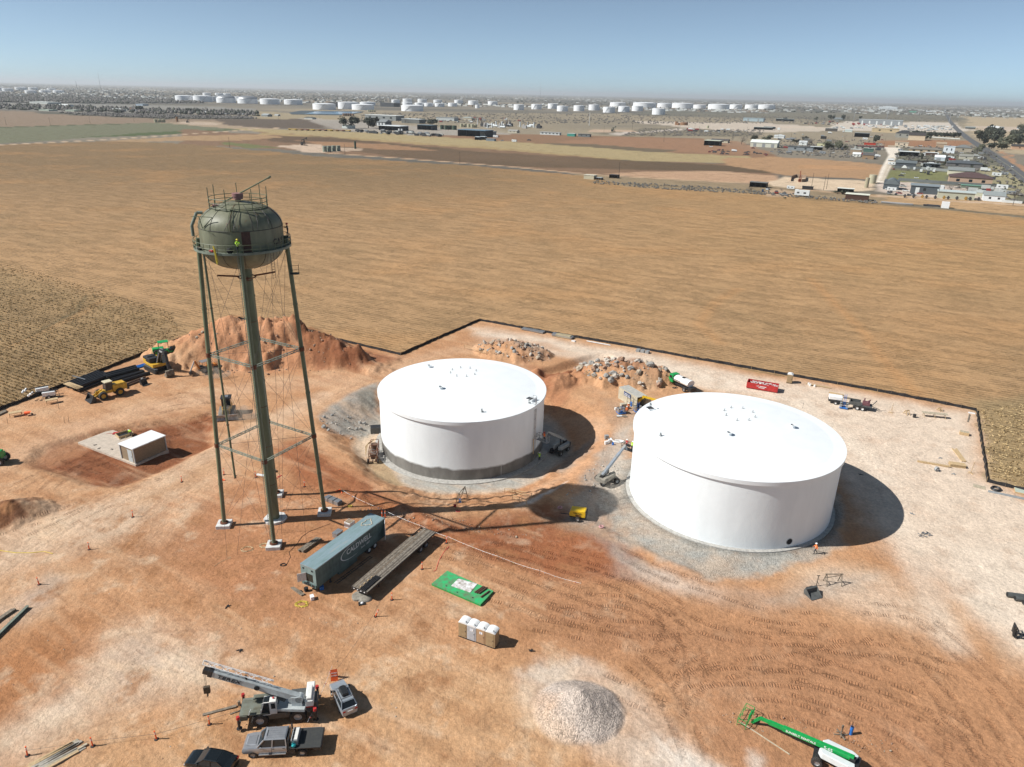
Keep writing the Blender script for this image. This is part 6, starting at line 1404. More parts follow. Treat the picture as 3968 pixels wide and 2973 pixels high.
MB().bar(pv+Vector((0,0,-1.0))+d*1.3,a_+d*LB*.38-nz_*.35,.24).build('luffing_ram',M_crd,t)
MB().bar(P_(.55,nz_*.4),P_(.57,nz_*.8),.15).build('jib_bracket',M_dsteel,t)
hk=tip_l-Vector((0,0,2.6));
for dx_ in(-.12,.12):MB().cyl(a_+d*(LB-.1)+ny_*dx_-nz_*.2,hk+ny_*dx_+Vector((0,0,.5)),.02,n=5).build('hoist_rope',M_cable,t)
MB().at(tuple(hk)).box(-.3,.3,-.16,.16,-.35,.45).torus((0,0,-.62),.16,.055,14,6,'x').cyl((0,0,-.5),(0,0,-.3),.06).build('hook_block',mat('rusty_hook_block',(.07,.05,.03),.7,var=.3,scale=4),t,bevel=.05)
MB().at((pv.x,pv.y,0),azb).cyl((-.3,-.35,2.9),(-.3,.35,2.9),.38,n=18).cyl((.5,-.3,2.75),(.5,.3,2.75),.3,n=18).build('winch',M_boomg,t,smooth=True)
cwx=pv.x-1.15
MB().box(cwx-.45,cwx+.35,-1.35,1.35,1.9,2.7).box(cwx-.3,cwx+.2,-.55,1.25,2.7,3.0).build('counterweight',M_crw,t,bevel=.07)
MB().box(cwx-.47,cwx+.37,SY*1.1,SY*1.36,1.88,2.02).build('counterweight_stripe',M_red,t)
words('7',.4,M_black,t,(cwx+.37,SY*1.0,2.25),(math.pi/2,0,math.pi/2),bold=True)
cy0,cy1=SY*.45,SY*1.3;ca_,cb_=min(cy0,cy1),max(cy0,cy1)
MB().slab([(.15,ca_),(1.75,ca_),(1.75,cb_),(.15,cb_)],1.5,3.05,[(.2,ca_),(1.3,ca_),(1.3,cb_-.03),(.2,cb_-.03)]).build('cab_glass',M_glass,t)
MB().box(.1,.75,ca_-.02,cb_+.02,1.5,3.12).build('cab_rear_shell',M_crw,t,bevel=.04)
MB().box(.2,.62,(cb_ if SY>0 else ca_-.03),(cb_+.03 if SY>0 else ca_),2.2,2.9).build('cab_side_window',M_glass,t)
m_=MB()
for a,b in(((.75,1.5),(.75,3.08)),((1.75,1.5),(1.3,3.05)),((.75,3.05),(1.3,3.05)),((.75,1.5),(1.75,1.5)),((1.75,1.5),(1.6,2.2))):
 for y_ in(ca_,cb_):m_.bar((a[0],y_,a[1]),(b[0],y_,b[1]),.08)
m_.build('cab_frame',M_crw,t)
MB().cyl((.4,(ca_+cb_)/2,3.12),(.4,(ca_+cb_)/2,3.25),.09,n=12).build('beacon',M_red,t)
sm_=MB().bar((WB+1.0,SY*1.2,1.7),(WB+.8,SY*1.25,2.25),.35,.04).build('mirror',M_whitep,t)
M_silver=cpaint('dark_silver_paint',(.36,.37,.39),.5,.3)
r1,r2=on(982,2936),on(1173,2925);hp_=math.atan2(r1.y-r2.y,r1.x-r2.x);mid=(r1+r2)/2
n_=Vector((-math.sin(hp_),math.cos(hp_),0));sgn=-1 if n_.dot(Vector((0,0,0))-mid)>0 else 1
wb_=(r1-r2).length;ctr=mid+n_*sgn*.92
off_=(2.05+(-2.35))/2
t=car('flatbed_pickup','dark silver crew cab pickup with black flat bed parked before the crane',(ctr.x-math.cos(hp_)*off_,ctr.y-math.sin(hp_)*off_,0),hp_,M_silver,'pickup','pickup truck',nogreen=True,rims=M_galv)
S_=1 if sgn<0 else-1
t.scale=(1.06,1.04,1.04)
for ch in list(t.children):
 if ch.name.split('.')[0]in('body','windows','roof'):bpy.data.objects.remove(ch,do_unlink=True)
W_=2.03
loft(car_rings([(-1.0,1.24,1),(-.4,1.25,1),(.6,1.26,1),(1.45,1.26,1),(1.6,1.24,.99),(2.3,1.2,.97),(2.85,1.1,.93),(3.0,.9,.86)],W_,.45)).build('body',M_silver,t,smooth=True)
MB().slab([(1.75,-.62),(2.7,-.5),(2.7,.5),(1.75,.62)],1.2,1.27,[(1.8,-.5),(2.6,-.42),(2.6,.42),(1.8,.5)]).build('hood_bulge',M_silver,t)
wbt,wtp=.94,.74
MB().add([(-.98,-wbt,1.25),(1.6,-wbt,1.25),(1.6,wbt,1.25),(-.98,wbt,1.25),(-.9,-wtp,1.93),(.95,-wtp,1.93),(.95,wtp,1.93),(-.9,wtp,1.93)],[(0,1,5,4),(1,2,6,5),(2,3,7,6),(3,0,4,7),(4,5,6,7)]).build('windows',M_glass,t)
rf=MB().slab([(-.96,-wtp-.03),(1.0,-wtp-.03),(1.0,wtp+.03),(-.96,wtp+.03)],1.92,1.98,[(-.85,-wtp+.08),(.85,-wtp+.08),(.85,wtp-.08),(-.85,wtp-.08)])
for k in range(5):rf.box(-.8,.7,-.5+k*.25-.02,-.5+k*.25+.02,1.97,2.0)
for s in(-1,1):
 for xa,xb in((-.98,-.92),(1.6,.97),(.28,.22)):rf.bar((xa,s*wbt,1.25),(xb,s*wtp,1.93),.1)
rf.build('roof',M_silver,t)
MB().box(.75,.79,-.35,.35,1.99,2.01).build('cab_marker_lights',M_dsteel,t)
for s in(-1,1):
 MB().box(-.9,1.5,s*1.0-.1,s*1.0+.12,.42,.5).build('running_board',M_galv,t)
 MB().box(.33,.36,s*1.02-.005,s*1.02+.005,.55,1.2).build('door_seam',M_dsteel,t)
 for x_ in(.2,-.75):MB().box(x_-.1,x_+.1,s*1.03-.015,s*1.03+.015,1.06,1.1).build('door_handle',M_dsteel,t)
M_bed=mat('black_bed_lining',(.022,.024,.025),.8,var=.4,scale=5,tint=(.05,.05,.045))
MB().box(-4.05,-1.15,-1.15,1.15,1.02,1.14).build('flat_bed',M_bed,t,bevel=.03)
MB().bar((-1.2,-1.1,1.1),(-1.2,-1.0,2.0),.08).bar((-1.2,1.1,1.1),(-1.2,1.0,2.0),.08).bar((-1.2,-1.0,2.0),(-1.2,1.0,2.0),.08).bar((-1.2,-1.0,1.6),(-1.2,1.0,1.6),.06).build('headache_rack',M_dsteel,t)
MB().box(-4.1,-4.0,-1.15,1.15,.75,1.1).box(-4.0,-3.4,-1.15,-1.05,.8,1.02).box(-4.,-3.4,1.05,1.15,.8,1.02).build('rear_skirt',M_dsteel,t)
for s in(-1,1):
 for dy in(0,.27):wheel(t,-2.35,s*(.98-dy),.4,.24,M_galv)
 MB().box(-1.75,-1.2,s*1.0-.2,s*1.0+.12,.5,.95).build('under_bed_box',M_dsteel,t)
 MB().box(-3.8,-1.2,s*1.16,s*1.16+.03,1.1,1.16).build('bed_edge_rail',M_galv if s!=S_ else M_dsteel,t)
for s in(-1,1):MB().box(-.9,2.4,s*.55-.06,s*.55+.06,.45,.6).build('frame_rail',M_dsteel,t)
Mp=Matrix.Translation(t.location)@Matrix.Rotation(hp_,4,'Z')@Matrix.Diagonal((1.06,1.04,1.04,1))
p=Mp@Vector((-1.65,0,1.15));tb=thing('bed_tool_box','grey and white tool box on the pickup flat bed behind its cab','tool box',tuple(p),hp_)
MB().box(-.35,.3,-.85,.75,0,.55).build('box',M_greyp,tb,bevel=.03);MB().box(-.3,-.0,-.7,.7,.55,.62).build('lid',M_crw,tb)
for k in range(3):MB().box(.0,.2,-.6+k*.45,-.35+k*.45,.55,.6).build('latch',M_dsteel,tb)
p=Mp@Vector((-1.65,-S_*-1*.95 if False else(.95 if n_.dot(-mid)>0 else-.95),1.15));o=MB().at(tuple(p),.4).ball((0,0,.2),.24,.2,.22,10,6).build('teal_bag',mat('teal_cloth',(.02,.42,.45),.7,var=.1));tag(o,'small teal bag on the near edge of the pickup bed','bag')
M_silv=cpaint('pale_blue_silver_paint',(.38,.42,.46),.4,.3)
a,b=on(1290,2660),on(1350,2775)
hz_=heading((1325,2755),(1288,2675));p=on(1316,2722)
t=car('estate_car','silver estate car with black roof box parked right of the crane',(p.x+.35,p.y+.2,0),hz_,M_silv,'suv','car')
MB().slab([(-1.15,-.38),(.15,-.42),(.4,-.25),(.4,.25),(.15,.42),(-1.15,.38)],1.72,2.0,[(-1.1,-.3),(0,-.34),(.15,-.15),(.15,.15),(0,.34),(-1.1,.3)]).build('roof_box',mat('black_roof_box',(.02,.022,.024),.35,var=.1),t,bevel=.05)
for s in(-1,1):MB().box(-1.7,.1,s*.62-.03,s*.62+.03,1.66,1.72).build('roof_rail',M_galv,t)
for x_ in(-1.3,-.2):MB().box(x_-.04,x_+.04,-.65,.65,1.68,1.72).build('cross_bar',M_galv,t)
MB().box(-2.36,-2.32,-.27,.27,.72,.84).build('number_plate',M_whitep,t)
M_blackp=cpaint('black_metallic_paint',(.012,.016,.018),.3,.2)
hz_=heading((900,2968),(740,2942));p=on(822,2968)
t=car('saloon_car','black saloon car cut off by the bottom edge of the photo',(p.x,p.y,0),hz_,M_blackp,'sedan','car')
# ==== GREEN BOOM LIFT
w1=on(3117,2950);hb=heading((3290,2940),(2900,2745),1.5)
pb=on(3228,2934,.9)
pb=Vector((pb.x,pb.y,0))
bl,pf=boom_lift('green_boom_lift','bright green boom lift with white engine covers lying low at bottom right',tuple(pb),hb,R(8),9.0,R(-5),mat('pale_engine_cover',(.62,.66,.66),.4,var=.04),M_green,M_green,True,M_galv,None,[('SUNBELT RENTALS',.34,0,4.9,.0),('S-65',.46,0,2.3,.0)])
g_=G(3296,2845);t=thing('blue_pipe_stub','short upright blue pipe beside the timber stand near the green lift','pipe',tuple(g_));MB().cyl((0,0,-.1),(0,0,1.0),.17,n=16).build('pipe',M_bluep,t,smooth=True);MB().cyl((0,0,1.0),(0,0,1.005),.15,n=16).build('opening',M_black,t)
g_=G(3258,2848);t=thing('timber_stand','timber post on crossed feet left of the blue pipe','stand',tuple(g_))
MB().bar((0,0,0),(0,0,1.1),.1).box(-.1,.1,-.06,.06,.95,1.3).build('post',M_owood,t)
for a in(0,math.pi/2+.2):MB().at((0,0,.04),a).box(-.7,.7,-.05,.05,-.04,.06).build('foot',M_owood,t)
for a in(.4,2.4,4.2):MB().bar((0,0,.5),(.5*math.cos(a),.5*math.sin(a),.05),.05).build('brace',M_owood,t)
line_obj('long_plank','long pale plank lying left of the green boom lift',[(2870,2800),(3060,2925)],M_pale,.07,'plank')
# ==== YELLOW COMPRESSOR AND MID YARD
g_=G(2237,2008);t=thing('towed_compressor','bright yellow towed compressor in the tower tank shadow','compressor',tuple(g_),heading((2260,2010),(2200,2000)))
MB().prism([(-1.3,.62),(1.1,.62),(1.2,.95),(1.0,1.6),(-1.2,1.7),(-1.35,1.35)],-.7,.7).build('canopy',mat('compressor_yellow',(.72,.46,.02),.4,var=.06),t,bevel=.06)
MB().box(-1.42,-1.3,-.7,.7,.55,1.5).box(-1.3,1.1,-.6,.6,.38,.5).bar((1.1,0,.45),(2.6,0,.4),.09).build('frame',M_dsteel,t)
for s in(-1,1):wheel(t,-.2,s*.92,.38,.22,M_galv)
sy=1 if math.cos(t.rotation_euler[2])<0 else-1
words('WACKER',.3,M_black,t,(-.1,sy*.765,1.25),(math.pi/2,0,math.pi if sy>0 else 0),bold=True)
MB().box(-.6,.2,min(sy*.75,sy*.765),max(sy*.75,sy*.765),.8,1.0).build('brown_panel',M_rust,t)
for i,(px,py)in enumerate([(2330,2044),(2170,1969)]):
 g_=G(px,py);o=MB().at(tuple(g_)).torus((0,0,.1),.3,.11,18,8).build('pink_ring',mat('faded_pink_rubber',(.50,.26,.26),.7,var=.08),smooth=True);tag(o,['faded pink ring on the ground right of the yellow compressor','faded pink ring on the ground left of the yellow compressor'][i],'ring')
g_=G(2300,1988);
for i,(px,py)in enumerate([(2262,2030),(2397,2098),(2336,1768),(2101,1415),(3110,1582)]):
 g_=G(px,py);t=thing('steel_stake',['thin steel stake before the yellow compressor','thin steel stake at the grey gravel edge','thin steel stake left of the blue boom lift arm','thin stake behind the first tank near the rubble','leaning stake at the right yard'][i],'stake',tuple(g_));MB().bar((0,0,-.1),(0,.03,1.25),.04).build('stake',M_dsteel,t)
def aframe(label,px,py,rz=0,h=2.2,wd=1.7,m_=None,mess=False):
 g_=G(px,py);m_=m_ or M_owood;t=thing('timber_a_frame',label,'timber frame',tuple(g_),rz)
 for x_ in(-wd/2,wd/2):
  for s in(-1,1):MB().bar((x_+s*.0,s*.6,0),(x_,s*.05,h),.09).build('leg',m_,t)
  MB().bar((x_,-.38,h*.4),(x_,.38,h*.4),.07).build('spreader',m_,t)
 MB().bar((-wd/2-.2,0,h),(wd/2+.2,0,h),.1).build('ridge',m_,t)
 MB().bar((-wd/2,.3,h*.45),(wd/2,-.05,h*.9),.06).build('brace',m_,t);return t
aframe('timber A frame stand with hoses in front of the first tank',1790,1940,heading((1775,1968),(1812,1925)),2.0,2.2)
crate('blue_jug','blue jug at the foot of the timber A frame','jug',1783,1946,.35,.35,.55,M_blue)
crate('red_can','red can at the foot of the timber A frame','can',1763,1963,.4,.3,.35,M_red)
o=rope('red hose ring below the timber A frame',1775,1981,M_red,.35,3,.03,cat='hose')
def rail_frame(label,pts,h=1.0,name='timber_railing',m_=None):
 q=[G(*p)for p in pts];m_=m_ or M_wood;t=thing(name,label,'railing',(0,0,0))
 for p in q:MB().bar(tuple(p),(p.x,p.y,p.z+h),.08).build('post',m_,t)
 for a,b in zip(q,q[1:]):
  for f in(.5,.97):MB().bar((a.x,a.y,a.z+h*f),(b.x,b.y,b.z+h*f),.09,.05).build('rail',m_,t)
 return t
rail_frame('low timber railing in the dirt between the tanks, lower one',[(1985,1937),(2012,1948),(2040,1958)],1.0)
rail_frame('low timber railing in the dirt between the tanks, upper one',[(1955,1908),(1985,1912),(2018,1922),(2060,1930)],.9)
rail_frame('timber handrail along the slope above the second rubble heap',[(2236,1435),(2270,1455),(2305,1478)],1.1)
rail_frame('timber handrail behind the first tank near the back rubble',[(1800,1352),(1860,1368),(1885,1376)],1.1)
aframe('wide timber trestle frame standing on the gravel below the second tank',3225,2262,heading((3190,2268),(3260,2268)),1.55,2.0)
g_=G(3163,2270);t=thing('timber_post_stand','single timber post left of the trestle frame','stand',tuple(g_));MB().bar((0,0,0),(.05,0,1.7),.09).bar((0,0,.8),(.4,-.1,0),.06).box(-.2,.25,-.05,.05,1.6,1.68).build('post',M_owood,t)
t=thing('skid_bucket','grey loader bucket lying tipped on the gravel below the second tank','bucket',tuple(G(3150,2308)),heading((3130,2285),(3170,2320)))
MB().prism([(-.7,.05),(.8,.0),(.82,.08),(-.35,.25),(-.4,.85),(-.65,.95),(-.8,.6)],-.85,.85).prism([(-.7,.05),(.8,0),(-.5,.95),(-.8,.6)],-.9,-.84).prism([(-.7,.05),(.8,0),(-.5,.95),(-.8,.6)],.84,.9).build('shell',M_crd,t)
MB().box(-.9,-.75,-.5,.5,.25,.8).build('hitch_plate',M_dsteel,t)
M_vest=mat('orange_work_shirt',(.85,.20,.04),.75,var=.08);M_lime=MATS['lime_shirt']
fig('worker in orange shirt and white hard hat walking below the second tank',tuple(G(3158,2146)),math.pi*.95,M_vest,M_denim,M_whitep,'walk')
fig('worker in lime shirt with raised arms at the foot of the first tank',tuple(G(2090,1787)),R(120),M_lime,M_denim,M_whitep,'up')
fig('nearer of two orange shirted workers standing by the grey mixers',tuple(G(2428,1606)),R(100),M_vest,M_denim,M_whitep,'stand')
fig('farther of two orange shirted workers standing by the grey mixers',tuple(G(2434,1592)),R(-80),M_vest,M_denim,M_whitep,'stand')
def on_balcony(a):return(TW[0]+(BR+.42)*math.cos(a),TW[1]+(BR+.42)*math.sin(a),ZF)
fig('worker in lime vest on the tower balcony before the tank',on_balcony(ac-.12),ac,M_lime,M_denim,mat('yellow_hat',(.7,.55,.05),.4,var=0),'reach')
fig('worker in dark clothes on the right side of the tower balcony',(TW[0]+(BR+.55)*math.cos(ac+1.45),TW[1]+(BR+.55)*math.sin(ac+1.45),ZF+.9),ac+1.45+math.pi,mat('dark_jacket',(.04,.03,.03),.8,var=.1),M_denim,M_red,'reach')
st_=thing('work_step','steel step box under the right hand balcony worker','step',(TW[0]+(BR+.5)*math.cos(ac+1.45),TW[1]+(BR+.5)*math.sin(ac+1.45),ZF),ac+1.45);MB().box(-.25,.25,-.3,.3,.8,.88).bar((-.2,-.25,0),(-.2,-.25,.8),.05).bar((.2,-.25,0),(.2,-.25,.8),.05).bar((-.2,.25,0),(-.2,.25,.8),.05).bar((.2,.25,0),(.2,.25,.8),.05).build('frame',M_dsteel,st_)
def balcony_item(a,label,m_,name='tool_bag',sx_=.35,sz_=.35):
 t=thing(name,label,name.replace('_',' '),on_balcony(a),a);MB().ball((0,0,sz_*.5),sx_*.6,sx_,sz_*.55,10,6).build('bag',m_,t)
balcony_item(ac-1.25,'red and white helmet bag at the left end of the balcony',M_red);balcony_item(ac-.75,'red bag on the balcony left of the worker',M_red);balcony_item(ac-.3,'black coil bag beside the balcony worker',M_black,sx_=.4,sz_=.7);balcony_item(ac-1.2,'black bag at the left end of the balcony',M_black,sx_=.5)
a=ac-.6;t=thing('rope_bundle','yellow ropes hanging over the tower balcony rail','rope',(TW[0]+(BR+.9)*math.cos(a),TW[1]+(BR+.9)*math.sin(a),ZF+.95))
for k in range(4):MB().tube([(.04*math.sin(a)*k,-.07*k*math.cos(a),0),(.1+.03*k,-.1*k,-1.3-.15*k),(.3,-.12*k,-1.9-.1*k),(.12,-.06*k,-.2)],.03,5).build('rope',M_yrope,t)
# ==== CONTAINER, TRUCKS, LIFTS, YARD CLUTTER
M_cont=mat('cream_container_paint',(.50,.45,.34),.6,var=.1,scale=1.2)
def corr_box(t,x0,x1,y0,y1,z0,z1,m_,name='corrugated_wall',p=.28):
 q=MB()
 for(xa,ya,xb,yb)in((x0,y0,x1,y0),(x1,y1,x0,y1)):
  L_=math.hypot(xb-xa,yb-ya);n=int(L_/p)*2;ux,uy=(xb-xa)/L_,(yb-ya)/L_;nx,ny=uy,-ux;vs=[]
  for i in range(n+1):
   s=L_*i/n;o_=.035*(1 if(i//1)%4 in(0,1)else-1)
   for z in(z0,z1):vs.append((xa+ux*s+nx*o_,ya+uy*s+ny*o_,z))
  q.add(vs,[(2*i,2*i+2,2*i+3,2*i+1)for i in range(n)])
 return q.build(name,m_,t)
HC=2.6
c0,c1,c2=on(2399,1499,HC),on(2470,1541,HC),on(2440,1473,HC)
rzc=math.atan2(c1.y-c0.y,c1.x-c0.x);Lc=(c1-c0).length
g0=gz(c0.x,c0.y)
t=thing('shipping_container','cream shipping container with blue sign and open doors by the rubble','container',(c0.x,c0.y,0),rzc)
Wc=2.44;Lc=max(Lc,6.0)
corr_box(t,0,Lc,0,Wc,.1,HC-.1,M_cont)
MB().box(0,.05,0,Wc,.1,HC-.1).build('end_wall',M_cont,t);MB().box(0,Lc,0,Wc,HC-.08,HC).build('roof',mat('container_roof_grey',(.42,.41,.37),.7,var=.12,scale=1.5),t)
MB().box(0,Lc,-.05,.05,0,.15).box(0,Lc,Wc-.05,Wc+.05,0,.15).box(0,Lc,-.05,.05,HC-.14,HC+.01).box(0,Lc,Wc-.05,Wc+.05,HC-.14,HC+.01).box(Lc-.06,Lc+.02,-.04,.1,0,HC).box(Lc-.06,Lc+.02,Wc-.1,Wc+.04,0,HC).build('edge_frame',M_cont,t)
MB().box(.1,Lc-.2,.1,Wc-.1,.1,.18).box(Lc-2.2,Lc-2.1,.1,Wc-.1,.1,HC-.1).build('dark_inside',M_black,t)
MB().at((Lc,Wc,0),R(10)).box(0,1.2,0,.06,.12,HC-.1).build('open_door',M_cont,t)
MB().box(1.9,4.3,-.07,-.05,1.5,2.4).build('sign_board',mat('navy_sign',(.03,.06,.16),.6,var=0),t)
words('mobile mini',.42,M_whitep,t,(3.1,-.08,2.02),(math.pi/2,0,0),bold=True);MB().box(2.1,4.1,-.078,-.07,1.62,1.72).build('small_print',M_whitep,t)
t=thing('scaffold_frame','thin steel guard frame leaning on the container side','frame',(c0.x,c0.y,0),rzc)
m_=MB()
for z in(.9,1.7,2.4):m_.bar((Lc-2.4,-.7,z),(Lc-.2,-.7,z+.1),.045)
for x_ in(Lc-2.4,Lc-1.3,Lc-.2):m_.bar((x_,-.7,0),(x_,-.7,2.5),.045)
m_.build('frame',M_dsteel,t)
a=on(2490,1540,2.4);b=on(2600,1568,2.0);c=on(2720,1600,1.6)
t=thing('telehandler','yellow telehandler boom reaching to the container end, body hidden by the second tank','telehandler',(a.x,a.y,0),math.atan2(c.y-a.y,c.x-a.x))
MB().bar((.2,0,2.6),(4.2,0,2.3),.3,.36).bar((3.8,0,2.35),(9,0,2.0),.42,.5).build('boom',MATS['compressor_yellow'],t)
MB().bar((.3,0,2.7),(-.6,0,1.6),.35,.5).box(-.8,-.5,-.7,.7,1.1,2.0).build('fork_carriage',MATS['compressor_yellow'],t)
for s in(-1,1):
 for x_ in(7.6,11):wheel(t,x_,s*1.05,.65,.4,M_yel,lug=True)
MB().box(6.8,12,-.8,.8,.7,1.7).build('body',MATS['compressor_yellow'],t,bevel=.06);MB().box(8.2,9.8,.3,1.1,1.5,2.6).build('cab',M_glass,t)
a,b=on(2592,1483,0),on(2650,1510,0);hw=math.atan2(a.y-b.y,a.x-b.x)
g_=G(2636,1503);t=thing('water_truck','green cab water truck with white tank behind the rubble heap','tanker truck',(g_.x,g_.y,gz(g_.x,g_.y)),hw)
MB().box(2.9,4.3,-.75,.75,.9,1.75).box(1.5,3.0,-1.05,1.05,.9,1.9).box(1.5,2.75,-1.0,1.0,1.9,2.7).build('cab',M_green,t,bevel=.1)
MB().box(2.75,2.82,-.85,.85,1.85,2.5).box(1.8,2.6,-1.02,1.02,1.85,2.45).build('cab_windows',M_glass,t)
m_=MB();pr=[(1.15*math.cos(a_)*(1 if abs(math.cos(a_))<.8 else.95),1.95+.72*math.sin(a_))for a_ in np.linspace(0,2*math.pi,20,endpoint=False)]
m_.M=Matrix.Rotation(math.pi/2,4,'Z');m_.prism(pr,-1.25,3.0);tkb=m_.build('water_tank',M_whitep,t,smooth=True)
MB().box(-1.1,-.4,-.35,.35,2.66,2.72).build('tank_hatch',M_black,t)
words('SUNBELT RENTALS',.34,M_dsteel,t,(.7,-1.17,1.95),(math.pi/2,0,0),bold=True);words('SUNBELT RENTALS',.34,M_dsteel,t,(.7,1.17,1.95),(math.pi/2,0,math.pi),bold=True)
MB().box(-3.6,4.2,-.45,.45,.6,.9).box(-3.9,-3.1,-.9,.9,.5,1.3).build('chassis',M_dsteel,t)
for x_ in(3.2,-2.1):
 for s in(-1,1):wheel(t,x_,s*.98,.5,.32,M_galv)
g_=G(2612,1504);t=thing('hose_reel_pile','dark hose fittings in a damp patch before the water truck','hose',tuple(g_));MB().torus((0,0,.1),.35,.08,16,5).torus((.5,.2,.08),.3,.06,16,5).build('coil',M_dsteel,t)
HR=1.5
a,b=on(2907,1512,0),on(3005,1533,0)
hr=heading((2895,1490),(3012,1510));g_=G(2953,1508)
t=thing('waste_skip','long red open roll off skip full of scrap by the back fence','skip',tuple(g_),hr)
Lr=6.6
MB().box(-Lr/2,Lr/2,-1.2,-1.1,.25,HR).box(-Lr/2,Lr/2,1.1,1.2,.25,HR).box(-Lr/2,-Lr/2+.1,-1.1,1.1,.25,HR).box(Lr/2-.1,Lr/2,-1.1,1.1,.25,HR).box(-Lr/2,Lr/2,-1.15,1.15,.15,.3).build('skip_body',M_red,t)
for k in range(0,10,3):
 for s in(-1,1):MB().box(-Lr/2+.2+k*.68,-Lr/2+.28+k*.68,s*1.2-.03,s*1.2+.03,.25,HR-.1).build('side_rib',M_red,t)
m_=MB()
for k in range(60):a_=random.random()*6.3;x_,y_=random.uniform(-Lr/2+.6,Lr/2-.6),random.uniform(-.8,.8);m_.bar((x_,y_,1.15+random.random()*.35),(x_+.6*math.cos(a_),y_+.5*math.sin(a_),1.2+random.random()*.3),random.uniform(.04,.25),.04)
m_.build('scrap_load',M_concw,t)['kind']='stuff'
words('LK',.42,M_whitep,t,(-.9,-1.235,1.0),(math.pi/2,0,0),bold=True);MB().box(-.5,.9,-1.25,-1.235,.92,1.06).box(-.7,.6,-1.25,-1.235,.62,.74).build('small_print',M_whitep,t)
toilet('tan portable toilet alone beside the red skip at the back fence',3058,1483,hr,M_tan,M_whitep,group=None)
g_=G(3235,1562);t=thing('towed_compressor','white towed compressor in the yard behind the second tank','compressor',tuple(g_),hr+.1)
MB().box(-1.4,1.3,-.75,.75,.95,1.75).build('canopy',M_whitep,t,bevel=.12);MB().box(-1.42,1.32,-.76,.76,.5,.95).build('lower_panel',M_dsteel,t,bevel=.06)
for s in(-1,1):wheel(t,0,s*.9,.35,.2,M_whitep)
MB().bar((1.3,0,.5),(2.6,0,.4),.1).build('drawbar',M_dsteel,t)
def mast_lift(label,px,py,rz=0.,m_=None,h=2.3):
 g_=G(px,py);t=thing('mast_climber',label,'lift',tuple(g_),rz);m_=m_ or M_galv
 MB().box(-.8,.8,-.7,.7,.15,.3).build('base',M_blue,t)
 for x_ in(-.6,.6):MB().box(x_-.18,x_+.18,-.5,.5,.3,1.2).build('panel',m_,t)
 mm=MB()
 for x_ in(-.2,.2):mm.bar((x_,0,.3),(x_,0,h),.06)
 for k in range(int((h-.3)/.25)):mm.bar((-.2,0,.4+k*.25),(.2,0,.4+k*.25),.04)
 mm.build('mast',M_blue,t)
 for y_ in(-.55,.55):MB().box(-.75,.75,y_-.04,y_+.04,1.15,1.25).build('rail',M_dsteel,t)
 return t
mast_lift('grey and blue mast lift standing by the white towed compressor',3268,1582,hr,M_greyp,3.2)
g_=G(3335,1585);t=thing('pump_trailer','dark twin axle trailer carrying maroon pump gear in the right yard','trailer',tuple(g_),hr)
MB().box(-2.4,2.0,-1.,1.,.95,1.1).box(-2.3,-.2,-.95,-.9,1.1,1.7).box(-2.3,-.2,.9,.95,1.1,1.7).box(-2.3,-2.2,-.9,.9,1.1,1.7).build('hopper_bed',M_crd,t)
MB().box(.1,1.5,-.6,.6,1.1,1.8).cyl((.4,.3,1.7),(.4,.3,2.4),.12).cyl((.9,-.2,1.6),(1.5,.4,2.2),.15).torus((1.1,0,1.7),.35,.08,14,5,'x').build('pump_engine',mat('maroon_paint',(.17,.07,.08),.6,var=.2,scale=4),t)
MB().bar((1.9,0,1.1),(2.7,0,2.4),.14).bar((2,0,1.0),(3.6,0,.5),.1).build('spout_and_drawbar',M_crd,t)
for x_ in(-.75,.25):
 for s in(-1,1):wheel(t,x_,s*1.0,.45,.3,M_whitep)
mast_lift('grey mixer unit left of the two orange shirted workers',2406,1602,.3,M_galv,1.6);mast_lift('larger grey mixer unit between container and second tank',2472,1596,.2,M_galv,2.2)
crate('pallet','low pallet with a white sheet before the left mixer','pallet',2400,1614,1.2,.8,.15,M_owood,.2,M_concw);crate('pallet','small pallet below the two orange shirted workers','pallet',2421,1615,.8,.7,.12,M_owood,.2)
bucket_('white and yellow bucket left of the left mixer',2385,1589,M_whitep,.25,.5);crate('material_box','cream material box on the left mixer','box',2414,1585,1.2,.8,1.2,M_cont,.3);crate('blue_machine','small blue and grey machine left of the larger mixer','machine',2452,1574,.9,.7,1.,M_blue,.2,M_greyp)
for i,(px,py,l_)in enumerate([(2346,1722,'left white bucket of the cluster beside the boom lift arm'),(2354,1720,'middle white bucket of the cluster beside the boom lift arm'),(2361,1714,'right white bucket of the cluster beside the boom lift arm')]):bucket_(l_,px,py,M_whitep,.24,.62,group='white buckets beside the boom lift arm')
crate('grey_can','grey drum behind the white buckets by the boom lift arm','drum',2350,1702,.7,.6,.8,M_greyp,.2)
bucket_('blue bucket with white sheet by the boom lift arm',2375,1724,M_blue,.22,.4)
g_=G(2382,1712);o=MB().tube([tuple(g_+Vector(v))for v in((-.7,.6,.4),(-.5,0,.2),(0,-.4,.15),(.8,-.5,.15),(1.8,-.3,.2),(1,.3,.15),(.1,.2,.2))],.16,8).build('white_hose',M_whitep,smooth=True);tag(o,'fat white hose bent on the ground beside the boom lift arm','hose')
def aim(pb,T):
 D=math.hypot(T[0]-pb.x,T[1]-pb.y);vx,vz=D-1.38+1.75,T[2]-pb.z+1.25-1.95;return math.atan2(T[1]-pb.y,T[0]-pb.x),math.hypot(vx,vz),math.atan2(vz,vx)
pb=G(2352,1868);hb,L2_,e2_=aim(pb,(T2[0]+17.2*math.cos(R(152)),T2[1]+17.2*math.sin(R(152)),3.6))
M_bl2=mat('blue_dusty_boom',(.17,.20,.24),.8,var=.3,scale=2,tint=(.22,.21,.19))
